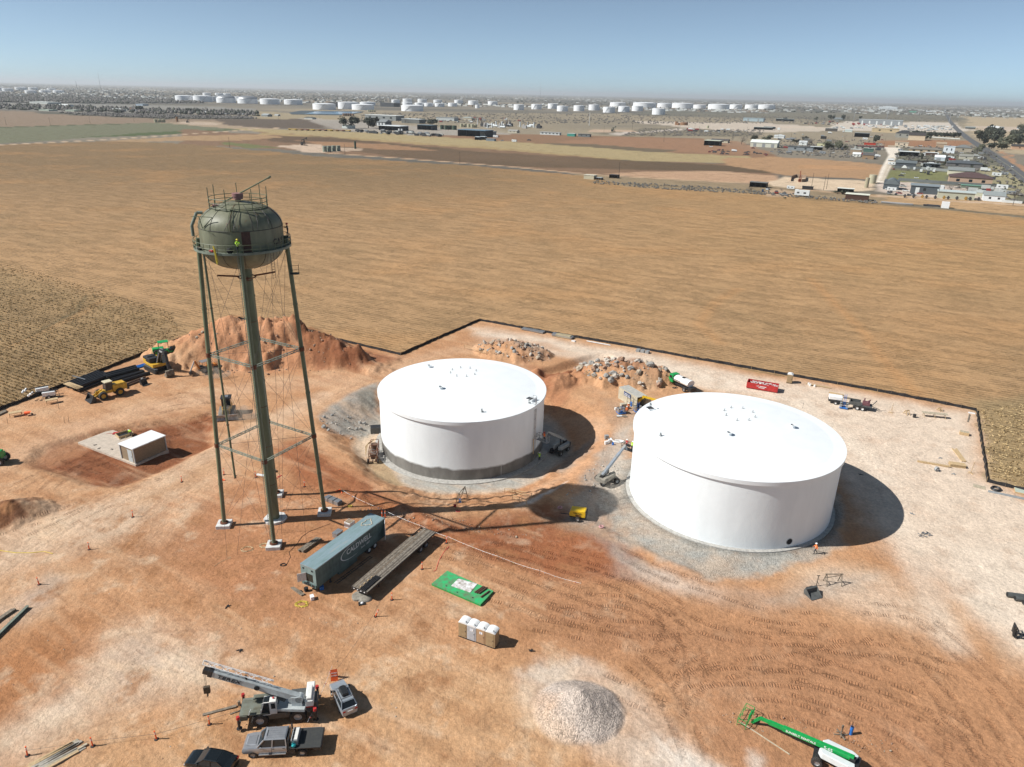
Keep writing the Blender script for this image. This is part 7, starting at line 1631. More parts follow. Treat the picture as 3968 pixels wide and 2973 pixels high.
bl2,pf2=boom_lift('dust_covered_boom_lift','dust coated tan boom lift with blue grey arm raised to the second tank',(pb.x,pb.y,gz(pb.x,pb.y)),hb,R(-30),L2_,e2_,M_dust,M_bl2,M_dsteel)
Mb=Matrix.Translation(bl2.location)@Matrix.Rotation(hb,4,'Z')
for i,(dy,m1_,ht_,l_)in enumerate([(-.6,M_lime,M_whitep,'worker with yellow vest in the raised platform at the second tank'),(.5,M_red,M_whitep,'worker in red shirt in the raised platform at the second tank')]):
 p=Mb@Vector((pf2[0],dy,pf2[2]));fig(l_,tuple(p),hb,m1_,M_denim,ht_,'reach')
pb=G(2168,1752);hb3,L3_,e3_=aim(pb,(T1[0]+17.0*math.cos(R(-27)),T1[1]+17.0*math.sin(R(-27)),1.6))
bl3,pf3=boom_lift('shaded_boom_lift','grey boom lift in the pit shadow beside the first tank',(pb.x,pb.y,gz(pb.x,pb.y)),hb3,R(4),L3_,e3_,M_sprayed,M_sprayed,M_sprayed)
Mb=Matrix.Translation(bl3.location)@Matrix.Rotation(bl3.rotation_euler[2],4,'Z')
p=Mb@Vector((pf3[0],.3,pf3[2]));fig('worker in orange in the grey lift platform by the tank ladder',tuple(p),bl3.rotation_euler[2],M_vest,M_denim,M_red,'reach')
g_=G(1450,1775);t=thing('shotcrete_rig','rusty wheeled spraying rig with bent boards against the first tank','machine',tuple(g_),R(95))
m_=MB()
for y_ in(-.7,.7):
 for x_ in(-2.2,0,2.4):m_.bar((x_,y_,.2),(x_,y_,2.6),.09)
 for z in(.5,1.5,2.6):m_.bar((-2.2,y_,z),(2.4,y_,z),.08)
for x_ in(-2.2,0,2.4):
 for z in(.5,1.5,2.6):m_.bar((x_,-.7,z),(x_,.7,z),.08)
m_.bar((-2.2,-.7,.5),(0,-.7,2.6),.06).bar((0,-.7,.5),(2.4,-.7,2.6),.06).build('frame',M_rust,t)
MB().cyl((1.2,0,1.2),(1.2,0,2.3),.6,.65,16).box(-1.6,-.4,-.4,.4,.6,1.5).box(-.3,.6,-.4,.3,.6,1.3).build('machinery',MATS['rusty_brown_pipe'],t)
for k in range(3):MB().bar((-1.5+k*.7,-.5,1.6),(-1.2+k*.6,.5,1.9),.07).build('loose_pipe',M_galv,t)
for s in(-1,1):wheel(t,-2.0,s*.9,.45,.25,M_dsteel)
for k in range(6):MB().tube([(2.6-k*.12,-.9+.1*k,3.0),(1.6,1.1+.12*k,2.4-.15*k),(-.4+.4*k,1.5+.05*k,.7+.1*k)],.035,5).build('bent_board',M_wood,t)
crate('pump_unit','small grey green pump unit hard against the left of the first tank','machine',1458,1675,2.2,1.5,1.3,M_crd,.2,M_dsteel)
def bundle(label,px,py,L_,W_,H_,m_,rz,cover=None,n=6,name='material_bundle',cat='bundle'):
 g_=G(px,py);t=thing(name,label,cat,tuple(g_),rz)
 for x_ in(-L_*.35,0,L_*.35):MB().box(x_-.06,x_+.06,-W_/2-.1,W_/2+.1,0,.12).build('bearer',M_wood,t)
 for j in range(max(1,int(H_/.12))):
  for k in range(n):MB().at((random.uniform(-.3,.3),(k-(n-1)/2)*W_/n,.12+j*.12),random.uniform(-.02,.02)).box(-L_/2,L_/2,-W_/n*.42,W_/n*.42,0,.09).build('piece',m_,t)
 if cover:loft([[(x_,-W_/2*1.05,.15),(x_,-W_/2*.8,H_+.15+random.uniform(0,.1)),(x_,0,H_+.25),(x_,W_/2*.8,H_+.15+random.uniform(0,.1)),(x_,W_/2*1.05,.15)]for x_ in np.linspace(-L_*.3,L_*.42,8)]).build('tarpaulin',cover,t,smooth=False)
 return t
hf=heading((1858,1244),(3780,1592))
bundle('grey steel channel bundle at the back fence corner',2066,1283,6.5,2.0,.45,M_galv,hf,n=7)
bundle('tan tarpaulin covered bundle by the back fence',2180,1306,5.8,1.9,.5,M_galv,hf,mat('tan_tarpaulin',(.36,.30,.19),.8,var=.15,scale=2),n=6)
bundle('long white pipes lying along the back fence',2320,1332,6.5,.5,.12,M_whitep,hf,n=3,name='white_pipes',cat='pipes')
crate('white_packet','small white packet right of the covered bundle','packet',2222,1324,1.,.6,.25,M_whitep,hf)
g_=G(2492,1366);t=thing('concrete_blocks','group of dark hollow concrete blocks by the back fence','blocks',tuple(g_),hf)
for k in range(6):MB().box(-1.8+(k%3)*1.2,-.9+(k%3)*1.2,-.5+(k//3)*.7,0+(k//3)*.7,0,.6).build('block',M_greyp,t)
bundle('low timber and white buckets line near the red skip',3170,1497,5.,.5,.12,M_wood,hf,n=2,name='timber_line',cat='timber')
for i,(px,py)in enumerate([(3133,1492),(3139,1496),(3156,1500)]):bucket_(['left white bucket at the timber line by the back fence','middle white bucket at the timber line by the back fence','right white bucket at the timber line by the back fence'][i],px,py,M_whitep,.22,.5)
lumber('pale timber beam behind the white towed compressor',(3215,1523),(3268,1534),2,.3,.12,M_wood,2,name='timber_beam');crate('tool_pile','dark tools lying right of the timber beam','tools',3281,1545,1.4,.5,.25,M_owood,hf)
def trestle_table(label,pts,m_=M_wood):
 a,b=G(*pts[0]),G(*pts[1]);L_=(b-a).length;t=thing('trestle_table',label,'table',tuple((a+b)/2),math.atan2(b.y-a.y,b.x-a.x));
 MB().box(-L_/2,L_/2,-.5,.5,.85,.92).build('top',M_pale,t)
 for f in(-.42,0,.42):
  for s in(-1,1):MB().bar((f*L_,s*.1,.85),(f*L_,s*.55,0),.07).build('leg',m_,t)
trestle_table('long trestle table with boards in the right yard',[(3570,1612),(3668,1622)])
aframe('small A shaped sawhorse left of the black bin',3512,1606,.2,.9,.7,M_wood);bucket_('black round bin between sawhorse and long table',3542,1618,M_dsteel,.32,.7,'bin')
aframe('little sawhorse right of the long table near the fence',3640,1592,.2,.7,.5,M_wood);
g_=G(3452,1600);t=thing('tripod_lamp','thin timber mast on crossed feet in the right yard','mast',tuple(g_));MB().bar((0,0,0),(.1,0,2.1),.06).bar((-.6,0,.04),(.6,0,.04),.08).bar((0,-.6,.04),(0,.6,.04),.08).bar((.4,0,.1),(0,0,1),.05).build('stand',M_wood,t)
g_=G(3762,1834);t=thing('timber_mast','thin timber mast on crossed feet near the fence corner','mast',tuple(g_));MB().bar((0,0,0),(.1,0,2.2),.06).bar((-.6,0,.04),(.6,0,.04),.1).bar((0,-.6,.04),(0,.6,.04),.1).build('stand',M_wood,t)
crate('timber_crate','open tan timber crate near the right fence','crate',3735,1684,1.6,1.,.6,M_wood,hf,M_pale)
crate('white_board','small white board lying at the fence corner','board',3765,1602,1.2,.6,.08,M_whitep,hf)
lumber('narrow brown board lying by the right fence',(3750,1635),(3757,1606),1,.25,.1,M_owood,1,name='board',cat='board')
lumber('long thin timber lying left of the plywood stack',(3556,1790),(3680,1812),2,.18,.14,M_wood,2);lumber('pale timbers slanting up behind the plywood stack',(3735,1790),(3697,1740),3,.24,.1,M_wood,2)
g_=G(3708,1807);t=thing('plywood_stack','stack of plywood sheets in the right yard','plywood',tuple(g_),hf+.2)
for k in range(7):MB().at((random.uniform(-.06,.06),random.uniform(-.05,.05),.08*k)).box(-1.25,1.25,-.62,.62,0,.06).build('sheet',M_wood,t)
g_=G(3628,1826);t=thing('floor_drum','small grey wheel shaped reel in the right yard','reel',tuple(g_),.3);MB().cyl((0,-.2,.42),(0,.2,.42),.42,n=18).cyl((0,-.35,.42),(0,.35,.42),.12).box(.1,.7,-.3,.3,0,.2).build('reel',M_greyp,t)
for px,py,l_ in[(3694,1838,'small grey plank piece right of the reel'),(3643,1776,'short stub above the long thin timber'),(3534,1992,'white scraps at the rim of the second tank shadow'),(3336,1840,'dark piece in the second tank shadow'),(2060,2523,'black scrap in a brown hollow right of the toilets'),(882,2352,'dark torn scrap on the dirt below the tower'),(930,2522,'white and dark scrap near the crane boom')]:
 g_=G(px,py);o=MB().at(tuple(g_),random.random()*3).bar((-.4,0,.05),(.3,.1,.08),.1).bar((0,-.3,.05),(.1,.2,.1),.08).bar((-.2,.1,.1),(.4,-.2,.05),.06).build('scrap_piece',M_dsteel if 'dark' in l_ or 'black' in l_ else M_greyp);tag(o,l_,'scrap')
for px,py,l_ in[(3575,2070,'tangle of grey scrap plates right of the second tank')]:
 g_=G(px,py);t=thing('scrap_heap',l_,'scrap',tuple(g_),.2)
 for k in range(14):MB().at((random.uniform(-1,1),random.uniform(-.7,.7),.1),random.random()*3).box(-.35,.35,-.05,.05,0,.05).build('strip',M_galv,t)
g_=G(3795,1887);o=MB().at(tuple(g_),hf).box(-.9,.9,-.6,.6,0,.04).build('plywood_sheet',M_pale);tag(o,'single pale plywood sheet by the right fence corner','plywood')
g_=G(3858,1898);o=MB().at(tuple(g_)).torus((0,0,.12),.7,.12,22,6).torus((.1,.05,.3),.65,.1,22,6).build('black_pipe_coil',M_dsteel,smooth=True);tag(o,'black coiled pipe outside the right fence corner','coil')
lumber('long grey beams lying at the right edge below the coil',(3828,1905),(3985,1938),3,.2,.16,M_greyp,1,name='steel_beams',cat='beams')
crate('glazed_frame','timber framed pale green panel at the right edge','panel',3965,1908,2.6,2.0,.25,M_wood,hf,mat('pale_green_panel',(.45,.50,.42),.5,var=.1))
t=thing('steel_pipes','three large grey pipes cut off by the right edge','pipes',tuple(G(3900,2312)),heading((3900,2312),(4000,2325)))
for k in range(3):MB().cyl((k*.7,-.6*k,.35),(7+k,-.6*k,.35),.34,n=18).build('pipe',M_crd,t,smooth=True);MB().cyl((k*.7-.01,-.6*k,.35),(k*.7+.01,-.6*k,.35),.28,n=16).build('opening',M_black,t)
g_=G(3925,2462);t=thing('fork_attachment','dark fork lift attachment at the right edge','forks',tuple(g_),heading((3925,2462),(3968,2470)))
for z in(.3,.8,1.25):MB().box(0,.12,-.7,.7,z,z+.12).build('carriage_bar',M_dsteel,t)
for y_ in(-.65,-.2,.2,.65):MB().box(0,.12,y_-.06,y_+.06,.1,1.4).build('upright',M_dsteel,t)
for y_ in(-.4,.4):MB().box(.1,2.4,y_-.08,y_+.08,.02,.1).build('fork',M_dsteel,t)
MB().bar((-.1,-.4,.2),(-.4,-.5,1.7),.25).build('tilt_frame',M_dsteel,t)
g_=G(-12,1795);t=thing('telehandler','bright green telehandler cut off by the left edge','telehandler',tuple(g_),heading((-30,1800),(10,1800))+.1)
MB().box(-2.5,1.3,-.9,.9,1.0,1.9).box(-.3,1.4,-1.0,.3,1.6,2.5).build('body',M_green,t,bevel=.1)
for x_ in(-1.9,1.0):
 for s in(-1,1):wheel(t,x_,s*1.05,.72,.45,M_concw,lug=True)
MB().box(-1.6,-.2,.3,1.0,1.5,2.8).build('cab',M_glass,t)
lumber('dark beams lying at the far left edge by the fence',(-30,1620),(25,1595),3,.3,.3,M_owood,1)
def rock_mesh(k):
 q=MB();q.ball((0,0,0),1,1,1,7,5);r_=random.Random(k);q.v=[tuple(c*(1+r_.uniform(-.32,.25))for c in v)for v in q.v]
 me=bpy.data.meshes.new('rock');me.from_pydata(q.v,[],q.f);return me
RKM=[mat('rock_grey',(.30,.29,.27),.95,var=.2,scale=3),mat('rock_buff',(.40,.33,.25),.95,var=.18,scale=3),mat('rock_dusty_red',(.33,.21,.145),.95,var=.2,scale=3),mat('rock_pale',(.48,.43,.37),.95,var=.15,scale=3)]
RKS=[]
for k in range(4):
 for mi in range(4):
  me=rock_mesh(k*7+mi);me.materials.append(RKM[mi]);RKS.append(me)
def rocks(name,label,cat,centre,rx_,ry_,n,smin,smax,pick=(0,1,2,3),rz=-.25,pw=1.):
 c=on(*centre);t=thing(name,label,cat,(c.x,c.y,0),0)
 for k in range(n):
  a=random.random()*6.283;r_=math.sqrt(random.random())**pw;u_,v_=rx_*r_*math.cos(a),ry_*r_*math.sin(a)
  x_,y_=c.x+u_*math.cos(rz)-v_*math.sin(rz),c.y+u_*math.sin(rz)+v_*math.cos(rz);s=smin+(smax-smin)*random.random()**4
  o=bpy.data.objects.new('rock',RKS[random.choice(pick)*1+4*random.randrange(4)]);COL.objects.link(o);o.parent=t;o.location=(x_-c.x,y_-c.y,gz(x_,y_)+s*.2)
  o.scale=(s*random.uniform(.8,1.3),s*random.uniform(.7,1.1),s*random.uniform(.5,.9));o.rotation_euler=(random.random(),random.random(),random.random()*6)
rocks('rubble_heap','farther heap of broken rock and red dirt behind the first tank','rubble',(1990,1372),9.5,5,290,.09,.62,(0,1,2,2,3))
rocks('rubble_heap','nearer big rubble heap beside the cream container','rubble',(2400,1462),11,6.5,298,.10,.95,(0,1,2,3,3))
rocks('rock_spill','grey stones spilling down the pit bank left of the first tank','rocks',(1350,1620),6,5,110,.1,.55,(0,0,0,3),.5)
rocks('rock_spill','grey stones strewn at the gravel edge by the boom lift','rocks',(2300,1870),9,3,110,.08,.3,(0,0,3),1.1)
rocks('clod_row','small red clods along the haul track edge','clods',(1700,2020),14,1.6,130,.06,.2,(2,2,1),-.25)
rocks('clod_row','clods in the churned ground above the green lift','clods',(3150,2840),9,1.6,110,.05,.14,(2,1,2),-.2)
rocks('clod_field','stones and clods scattered over the big dirt heap','clods',(1080,1400),22,9,180,.1,.42,(2,2,1),0)
rocks('clod_field','little stones lying on the lower left ground','stones',(600,2600),30,14,200,.03,.1,(1,3,2),0)
# ==== THE LAND BEYOND
GR=hf
def mpp(px,py):
 p=on(px,py);return(p-Vector((0,0,CAMH))).dot(fwd)/FPX,p
def fmat(r,g,b,nm=None):
 return mat('far_%d_%d_%d'%(r,g,b),alb(r,g,b),.8,var=.05,scale=.3)
def hipl(m_,x0,x1,y0,y1,z0,z1,hip):
 i=min((y1-y0)/2,(x1-x0)/2)if hip else 0;ym=(y0+y1)/2;a=(x0+i,ym,z1);b=(x1-i,ym,z1)
 vs=[(x0,y0,z0),(x1,y0,z0),(x1,y1,z0),(x0,y1,z0),a,b]
 return m_.add(vs,[(0,1,5,4),(1,2,5),(2,3,4,5),(3,0,4)])
def bld(px,py,w,h,wall,roof,label,kind='gable',depth=None,name='building',wins=0,rz=None,cat='building',doors=0,group=None):
 """px,py: middle of the foot of the front wall; w,h in photo pixels"""
 s,p=mpp(px,py);W=w*s*.93;Hh=h*s*.95;D=depth or max(6,min(16,W*.55));rz=GR if rz is None else rz
 t=thing(name,label,cat,(p.x,p.y,0),rz,group);we=Hh*(.62 if kind in('gable','hip')else.9)
 if kind=='open':
  MB().box(-W/2,W/2,D-.2,D,0,we).box(-W/2,-W/2+.2,0,D,0,we).box(W/2-.2,W/2,0,D,0,we).build('wall',fmat(*wall),t)
  for k in range(4):MB().box(-W/2+W*k/3-.12,-W/2+W*k/3+.12,0,.25,0,we).build('post',fmat(*wall),t)
 else:MB().box(-W/2,W/2,0,D,0,we).build('wall',fmat(*wall),t)
 r=MB();e=min(.6,W*.03)
 if kind in('gable','hip'):hipl(r,-W/2-e,W/2+e,-e,D+e,we,Hh,kind=='hip')
 elif kind=='arch':
  n=8;pr=[(-W/2-e+(W+2*e)*i/n,we*.6+Hh*.55*math.sin(math.pi*i/n))for i in range(n+1)];r.prism(pr,-e,D+e)
 else:r.slab([(-W/2-e,-e),(W/2+e,-e),(W/2+e,D+e),(-W/2-e,D+e)],we,Hh*.97)
 r.build('roof',fmat(*roof),t)
 for k in range(wins):x_=-W/2+W*(k+.7)/(wins+.4);MB().box(x_-W*.03-.3,x_+W*.03+.3,-.06,0,we*.4,we*.75).build('window',M_glass,t)
 for k in range(doors):x_=-W/2+W*(k+.5)/max(doors,2);MB().box(x_-min(2,W*.07),x_+min(2,W*.07),-.05,0,0,we*.78).build('door',fmat(225,225,222)if sum(wall)<560 else fmat(150,150,150),t)
 return t
W_,GY,DK,TN=(232,230,224),(160,162,160),(74,74,76),(196,176,148)
for a in[(2281,695,45,17,(196,186,160),(214,206,186),'beige flat roofed box shed at the far edge of the big field','flat',6,'shed'),(2314,697,32,9,(110,104,96),(170,172,168),'low dark shed right of the beige box shed','open',5,'shed'),(2376,691,36,14,(60,52,48),(74,70,70),'dark shed by the field pole at the thin road','open',5,'shed'),(2936,727,68,21,(56,48,44),(118,118,116),'long dark open shed with grey roof left of the campers','open',6,'shed'),(3318,776,88,24,(84,56,44),(236,232,214),'brown walled shed with cream roof at the field edge','flat',7,'shed'),(3275,744,62,14,(90,90,84),(236,234,222),'white flat roof on posts behind the brown shed','open',5,'carport'),(3128,735,42,13,(46,44,44),(60,58,58),'black box behind the big white camper','flat',3,'container'),(3450,735,58,38,(92,98,102),(112,118,120),'left dark grey metal building beside the white dirt road','arch',14,'metal_building'),(3579,752,104,34,(84,90,94),(138,146,150),'dark grey metal building with white door section','flat',14,'metal_building',1,None,'building',1),(3702,772,134,29,(192,188,166),(198,204,200),'long beige metal building left of the white gabled house','flat',12,'metal_building'),(3850,781,76,36,(240,240,240),(150,154,152),'white gabled house with grey roof at the lower right','gable',14,'house',2),(3797,762,32,24,(206,202,176),(180,182,176),'small tan gabled shed left of the white gabled house','gable',8,'shed'),(3757,717,156,46,(198,164,138),(92,70,68),'big house with dark brown hipped roof','hip',22,'house',3),(3720,680,92,30,(226,216,190),(136,138,136),'cream walled grey roofed building behind the brown roofed house','gable',14,'building'),(3735,650,130,26,(112,108,106),(86,90,94),'long dark grey roofed house near the road','hip',16,'house',2),(3508,647,76,24,(84,88,92),(104,110,112),'dark grey shed at the corner behind the long grey wall','gable',12,'metal_building'),(3608,650,62,16,(112,112,108),(128,132,134),'open grey carport behind the long wall','open',8,'carport'),(3502,661,21,18,(120,112,100),(240,238,232),'tiny arched white roofed shed at the long wall','arch',4,'shed'),(3766,731,80,12,(120,128,112),(112,150,130),'low green roofed shed behind the beige building','flat',8,'shed'),(3675,594,41,28,(240,242,244),(210,214,214),'tall white box house in the settlement','flat',10,'house',2),(3640,624,38,22,(206,214,218),(244,244,244),'white garage with tan door in the settlement','gable',10,'garage',0,None,'building',1),(3583,592,122,20,(194,170,140),(130,122,112),'long brown roofed bungalow in the settlement','hip',14,'house',4),(3730,590,62,28,(180,166,146),(122,122,120),'grey hipped roof house in the settlement','hip',16,'house',1),(3520,607,72,20,(60,58,54),(236,238,236),'long white roofed open shed in the settlement','open',10,'shed'),(3607,603,46,12,(96,74,62),(240,240,238),'short white roofed shed right of the long one','flat',8,'shed'),(3743,617,50,18,(196,188,170),(150,146,136),'tan gabled house above the conifer row','gable',12,'house',1),(3646,570,37,19,(182,158,132),(170,148,124),'tan garage standing in red dirt','gable',10,'garage'),(3492,567,50,16,(224,206,180),(206,190,166),'adobe coloured flat house by the white road end','flat',12,'house',2),(3550,544,62,30,(222,200,170),(66,60,58),'steep dark gabled house before the hedge','gable',18,'house'),(3500,534,62,28,(160,156,146),(60,60,62),'dark roofed house left of the steep gabled one','hip',18,'house',2),(3530,524,60,18,(212,204,186),(120,122,122),'pale building behind the dark roofed house','flat',14,'building'),(3429,514,102,16,(208,184,146),(214,192,156),'long tan warehouse before the truck yard','flat',20,'warehouse',2),(3410,484,166,20,(150,152,154),(196,200,202),'long grey warehouse with pale roller doors','flat',24,'warehouse',0,None,'warehouse',6),(3338,532,56,17,(64,60,56),(150,156,154),'open grey roofed barn left of the settlement','open',12,'barn'),(3287,512,28,10,(214,222,214),(190,196,192),'small pale green shed left of the tan warehouse','gable',8,'shed'),(3220,509,46,12,(88,82,76),(198,196,190),'low shed with pale ends by the plain','flat',8,'shed'),(3190,539,22,11,(34,32,32),(46,44,44),'small black container on the plain','flat',4,'container'),(3100,585,98,17,(142,146,148),(96,98,98),'long grey mobile home','flat',8,'mobile_home',2),(3161,582,46,14,(44,42,42),(232,232,228),'black carport joined to the mobile home','open',8,'carport'),(3110,563,31,17,(236,236,230),(206,206,204),'little white gabled house left of the mobile home','gable',10,'house',1),(3180,566,30,12,(220,212,170),(128,128,110),'pale yellow low house behind the big bush','flat',8,'house'),(3018,536,40,13,(232,232,230),(226,226,224),'white round roofed barn on the plain','arch',12,'barn'),(2958,571,108,28,(212,208,190),(230,230,222),'long white metal building with two roller doors','gable',18,'metal_building',0,None,'building',3),(3314,598,40,20,(168,146,122),(212,210,202),'tan house with pale flat roof','flat',10,'house'),(3318,608,31,17,(230,226,216),(236,234,230),'small white hut before the tan house','gable',6,'house',2),(3362,617,44,24,(162,132,102),(94,90,88),'brown gabled house beside the white road','gable',10,'house'),(3371,580,100,13,(178,170,158),(110,52,56),'long maroon roofed shed by the white road','flat',8,'shed',3),(3364,590,38,14,(84,110,100),(60,104,88),'dark green roofed shed before the maroon roof','flat',6,'shed'),(3370,562,44,8,(196,60,36),(224,66,40),'long bright red container by the dark tree','flat',3,'container'),(2757,565,64,21,(70,66,60),(206,208,190),'silver roofed open shed in red ground','open',14,'shed'),(2787,553,70,14,(198,190,166),(90,84,82),'low dark roofed house behind the silver roofed shed','gable',12,'house',2),(2918,471,82,14,(176,190,194),(166,178,182),'blue grey warehouse on the far plain','flat',20,'warehouse',0,None,'warehouse',2),(2955,503,72,10,(92,92,86),(186,190,184),'long open shed on the pale pad','open',14,'shed'),(1826,530,132,27,(64,66,68),(108,132,150),'big open hangar with blue grey roof','open',24,'hangar'),(1876,530,40,20,(170,172,166),(116,138,152),'grey gable end part joined to the blue roofed hangar','flat',24,'hangar'),(1508,506,108,19,(60,60,62),(226,228,228),'dark sided shop with wide white roof','open',24,'workshop'),(1476,488,48,24,(104,106,108),(132,134,134),'two storey grey workshop behind the white roofed shop','gable',18,'workshop',0,None,'workshop',3),(1474,466,160,20,(140,142,140),(222,222,218),'very long white roofed factory building','flat',30,'factory',4),(1590,478,90,17,(112,112,108),(218,220,218),'white roofed building right of the two storey workshop','flat',22,'building'),(1644,504,70,20,(56,58,62),(94,112,124),'dark open shed with blue grey roof left of the green tanks','open',18,'shed'),(1345,498,54,13,(202,206,200),(140,146,138),'long pale trailer house under the big dark tree','flat',8,'mobile_home'),(1725,468,88,13,(190,192,190),(156,158,156),'grey roofed long building before the oil plant','flat',18,'building'),(1808,466,48,13,(198,184,160),(158,158,150),'tan hip roofed house before the red rig','hip',14,'house'),(1985,515,42,12,(200,190,170),(168,162,154),'low tan house right of the blue roofed hangar','gable',10,'house',2),(1848,543,21,13,(54,58,62),(228,236,242),'left of two small white canopies at the yard edge','open',6,'canopy'),(1870,542,21,13,(54,58,62),(228,236,242),'right of two small white canopies at the yard edge','open',6,'canopy'),(1899,547,40,10,(126,134,140),(140,146,150),'grey container right of the white canopies','flat',5,'container'),(2212,529,34,12,(66,150,134),(214,222,216),'teal walled mobile home','flat',6,'mobile_home'),(2262,531,52,12,(112,116,116),(126,126,122),'dark grey mobile home right of the teal one','flat',6,'mobile_home',2),(2130,523,90,11,(206,208,206),(196,198,196),'white row of joined camper units left of the teal home','flat',6,'mobile_home',5),(1195,462,44,9,(196,196,190),(100,98,92),'dark roofed farmhouse behind the left dark field','hip',12,'house'),(1025,452,36,11,(150,154,154),(176,180,180),'grey barn behind the left dark field','gable',14,'barn'),(1070,450,20,7,(200,198,190),(186,186,182),'small pale shed right of the grey barn','gable',8,'shed'),(515,424,46,11,(150,112,86),(96,92,88),'dark roofed orange gabled house at far left','gable',20,'house'),(440,432,66,10,(190,190,186),(236,236,232),'white long sheds at far left','arch',20,'shed'),(150,402,130,7,(200,200,194),(216,216,210),'very long white roofed barns at far left','flat',40,'barn'),(170,430,70,6,(178,184,168),(196,202,186),'left low greenhouse strip at far left','flat',20,'greenhouse'),(270,432,60,6,(178,184,168),(196,202,186),'right low greenhouse strip at far left','flat',20,'greenhouse'),(240,413,60,9,(216,216,212),(226,226,222),'cluster of white sheds in the far left village','gable',24,'shed'),(540,410,44,7,(160,172,184),(196,204,210),'pale blue roofed building at far left','flat',20,'building'),(1300,415,74,17,(54,54,56),(60,60,62),'dark walled structure behind the front oil tanks','flat',30,'building'),(1500,414,70,15,(64,66,70),(90,92,94),'dark grey industrial hall between the oil tanks','flat',40,'hall'),(3857,505,58,15,(150,152,154),(240,242,242),'white arched tent beyond the tree clump','arch',24,'tent'),(3760,500,36,9,(90,90,86),(150,154,150),'dark roofed shed left of the white tent','gable',16,'shed'),(3975,502,60,10,(196,200,202),(210,214,216),'white shed at the right edge beyond the trees','gable',16,'shed'),(3950,580,56,20,(196,158,130),(66,62,60),'dark roofed brick house at the right edge','gable',14,'house',1),(3440,425,70,12,(210,212,212),(228,230,230),'pale far warehouse on the plain near the horizon','arch',60,'warehouse'),(3537,436,28,5,(110,176,150),(120,186,160),'small mint green roofed building on the far plain','flat',20,'building'),(3600,434,24,4,(220,222,222),(226,228,228),'tiny white shed right of the mint green roof','flat',20,'shed'),(3040,470,70,9,(120,124,124),(176,184,186),'low grey sheds at the left of the truck yard road','open',16,'shed'),(2980,500,44,9,(110,112,108),(170,176,174),'low grey shed by the pale lane','open',12,'shed'),(3017,503,10,8,(226,226,222),(230,230,228),'tiny white hut by the pale lane','flat',4,'hut'),(3250,465,40,8,(130,132,128),(150,156,158),'small grey house among the far pines','gable',14,'house')]:
 bld(*a)
def far_wall(label,pts,h,m_,name='boundary_wall'):
 t=thing(name,label,'wall',(0,0,0));q=[on(*p)for p in pts]
 for a,b in zip(q,q[1:]):MB().bar((a.x,a.y,h/2),(b.x,b.y,h/2),.3,h).build('wall_panel',m_,t)
far_wall('long grey block wall before the grass paddock',[(3464,652),(3570,656),(3674,666)],2.2,fmat(140,142,138));far_wall('grey wall between the brown roofed house and the yard',[(3480,700),(3640,712),(3830,724),(3920,728)],2.2,fmat(116,118,116))
far_wall('dark fence behind the conifer row',[(3470,628),(3640,632),(3800,640)],2.,fmat(86,72,62));far_wall('white low wall right of the white gabled house',[(3880,784),(3960,790)],1.6,fmat(226,226,222));far_wall('white wall before the adobe house',[(3440,568),(3540,572)],1.6,fmat(222,208,184));far_wall('long white fence below the hedge',[(3600,532),(3720,540)],1.5,fmat(206,204,196))
ra,rb=on(3905,640),on(3752,538);u=(ra-rb).normalized();sd3=Vector((-u.y,u.x,0))
pts=[ra-(-u)*(-260),ra,rb,on(3706,497),on(3664,436),on(3655,405)]
hw_=abs((on(3960,700)-on(3900,690)).dot(sd3))/2;hw_=6.5
m_=MB();vs=[]
for i,p in enumerate([on(4105,775),on(3968,690),on(3905,641),on(3845,600),on(3800,568),on(3752,538),on(3706,499),on(3680,468),on(3664,436),on(3656,410)]):
 vs+=[(p.x-sd3.x*hw_,p.y-sd3.y*hw_,.12),(p.x+sd3.x*hw_,p.y+sd3.y*hw_,.12)]
m_.add(vs,[(2*i,2*i+1,2*i+3,2*i+2)for i in range(9)]);o=m_.build('asphalt_road',mat('asphalt',(.10,.10,.10),.9,var=.15,scale=.3));tag(o,kind='structure')
m_=MB()
q=[on(4105,775),on(3968,690),on(3905,641),on(3845,600)]
for a,b in zip(q,q[1:]):m_.bar((a.x,a.y,.15),(b.x,b.y,.15),.2,.04)
o=m_.build('road_line',mat('faded_line_paint',(.45,.40,.2),.8,var=.1));tag(o,kind='structure')
M_oil=mat('white_oil_tank_paint',(.78,.79,.80),.5,var=.04,scale=.05)
OT=dict(FL=('in the hazy far left tank group',[(5,353,22,14),(32,356,38,14),(82,350,40,12),(120,361,40,11),(129,348,32,9),(176,360,40,11),(200,349,30,7),(228,361,38,11)]),L=('in the left cluster of the tank farm',[(716,393,67,23),(787,395,70,24),(802,371,30,11),(830,393,30,19),(850,372,30,11),(877,399,72,20,1),(880,371,28,9),(925,391,30,17),(960,402,75,20,1),(1047,405,75,22),(1137,406,70,20)]),F=('in the front row of the tank farm',[(1257,426,88,24),(1341,423,60,28),(1357,412,66,16),(1407,427,86,22),(1425,409,60,13),(1598,432,86,24)]),M=('in the middle cluster of the tank farm',[(1533,400,32,14),(1579,397,37,14),(1579,410,38,14),(1626,412,38,14),(1636,398,36,14),(1662,413,37,14),(1696,399,33,12),(1703,414,38,14),(1754,413,36,14),(1777,402,33,15),(1834,407,40,17),(1850,420,17,14),(1909,409,38,17)]),RR=('in the right cluster of the tank farm',[(2010,427,40,23),(2079,424,40,21),(2141,422,37,21),(2179,432,43,22),(2243,431,42,23),(2301,428,42,23),(2359,437,46,23),(2393,414,61,17),(2417,434,44,23),(2469,431,43,21),(2497,418,90,20),(2551,445,50,25),(2574,418,56,18),(2644,421,82,21),(2710,421,49,15),(2784,425,82,21),(2850,423,47,18),(2911,423,50,17),(2968,424,66,18)]))
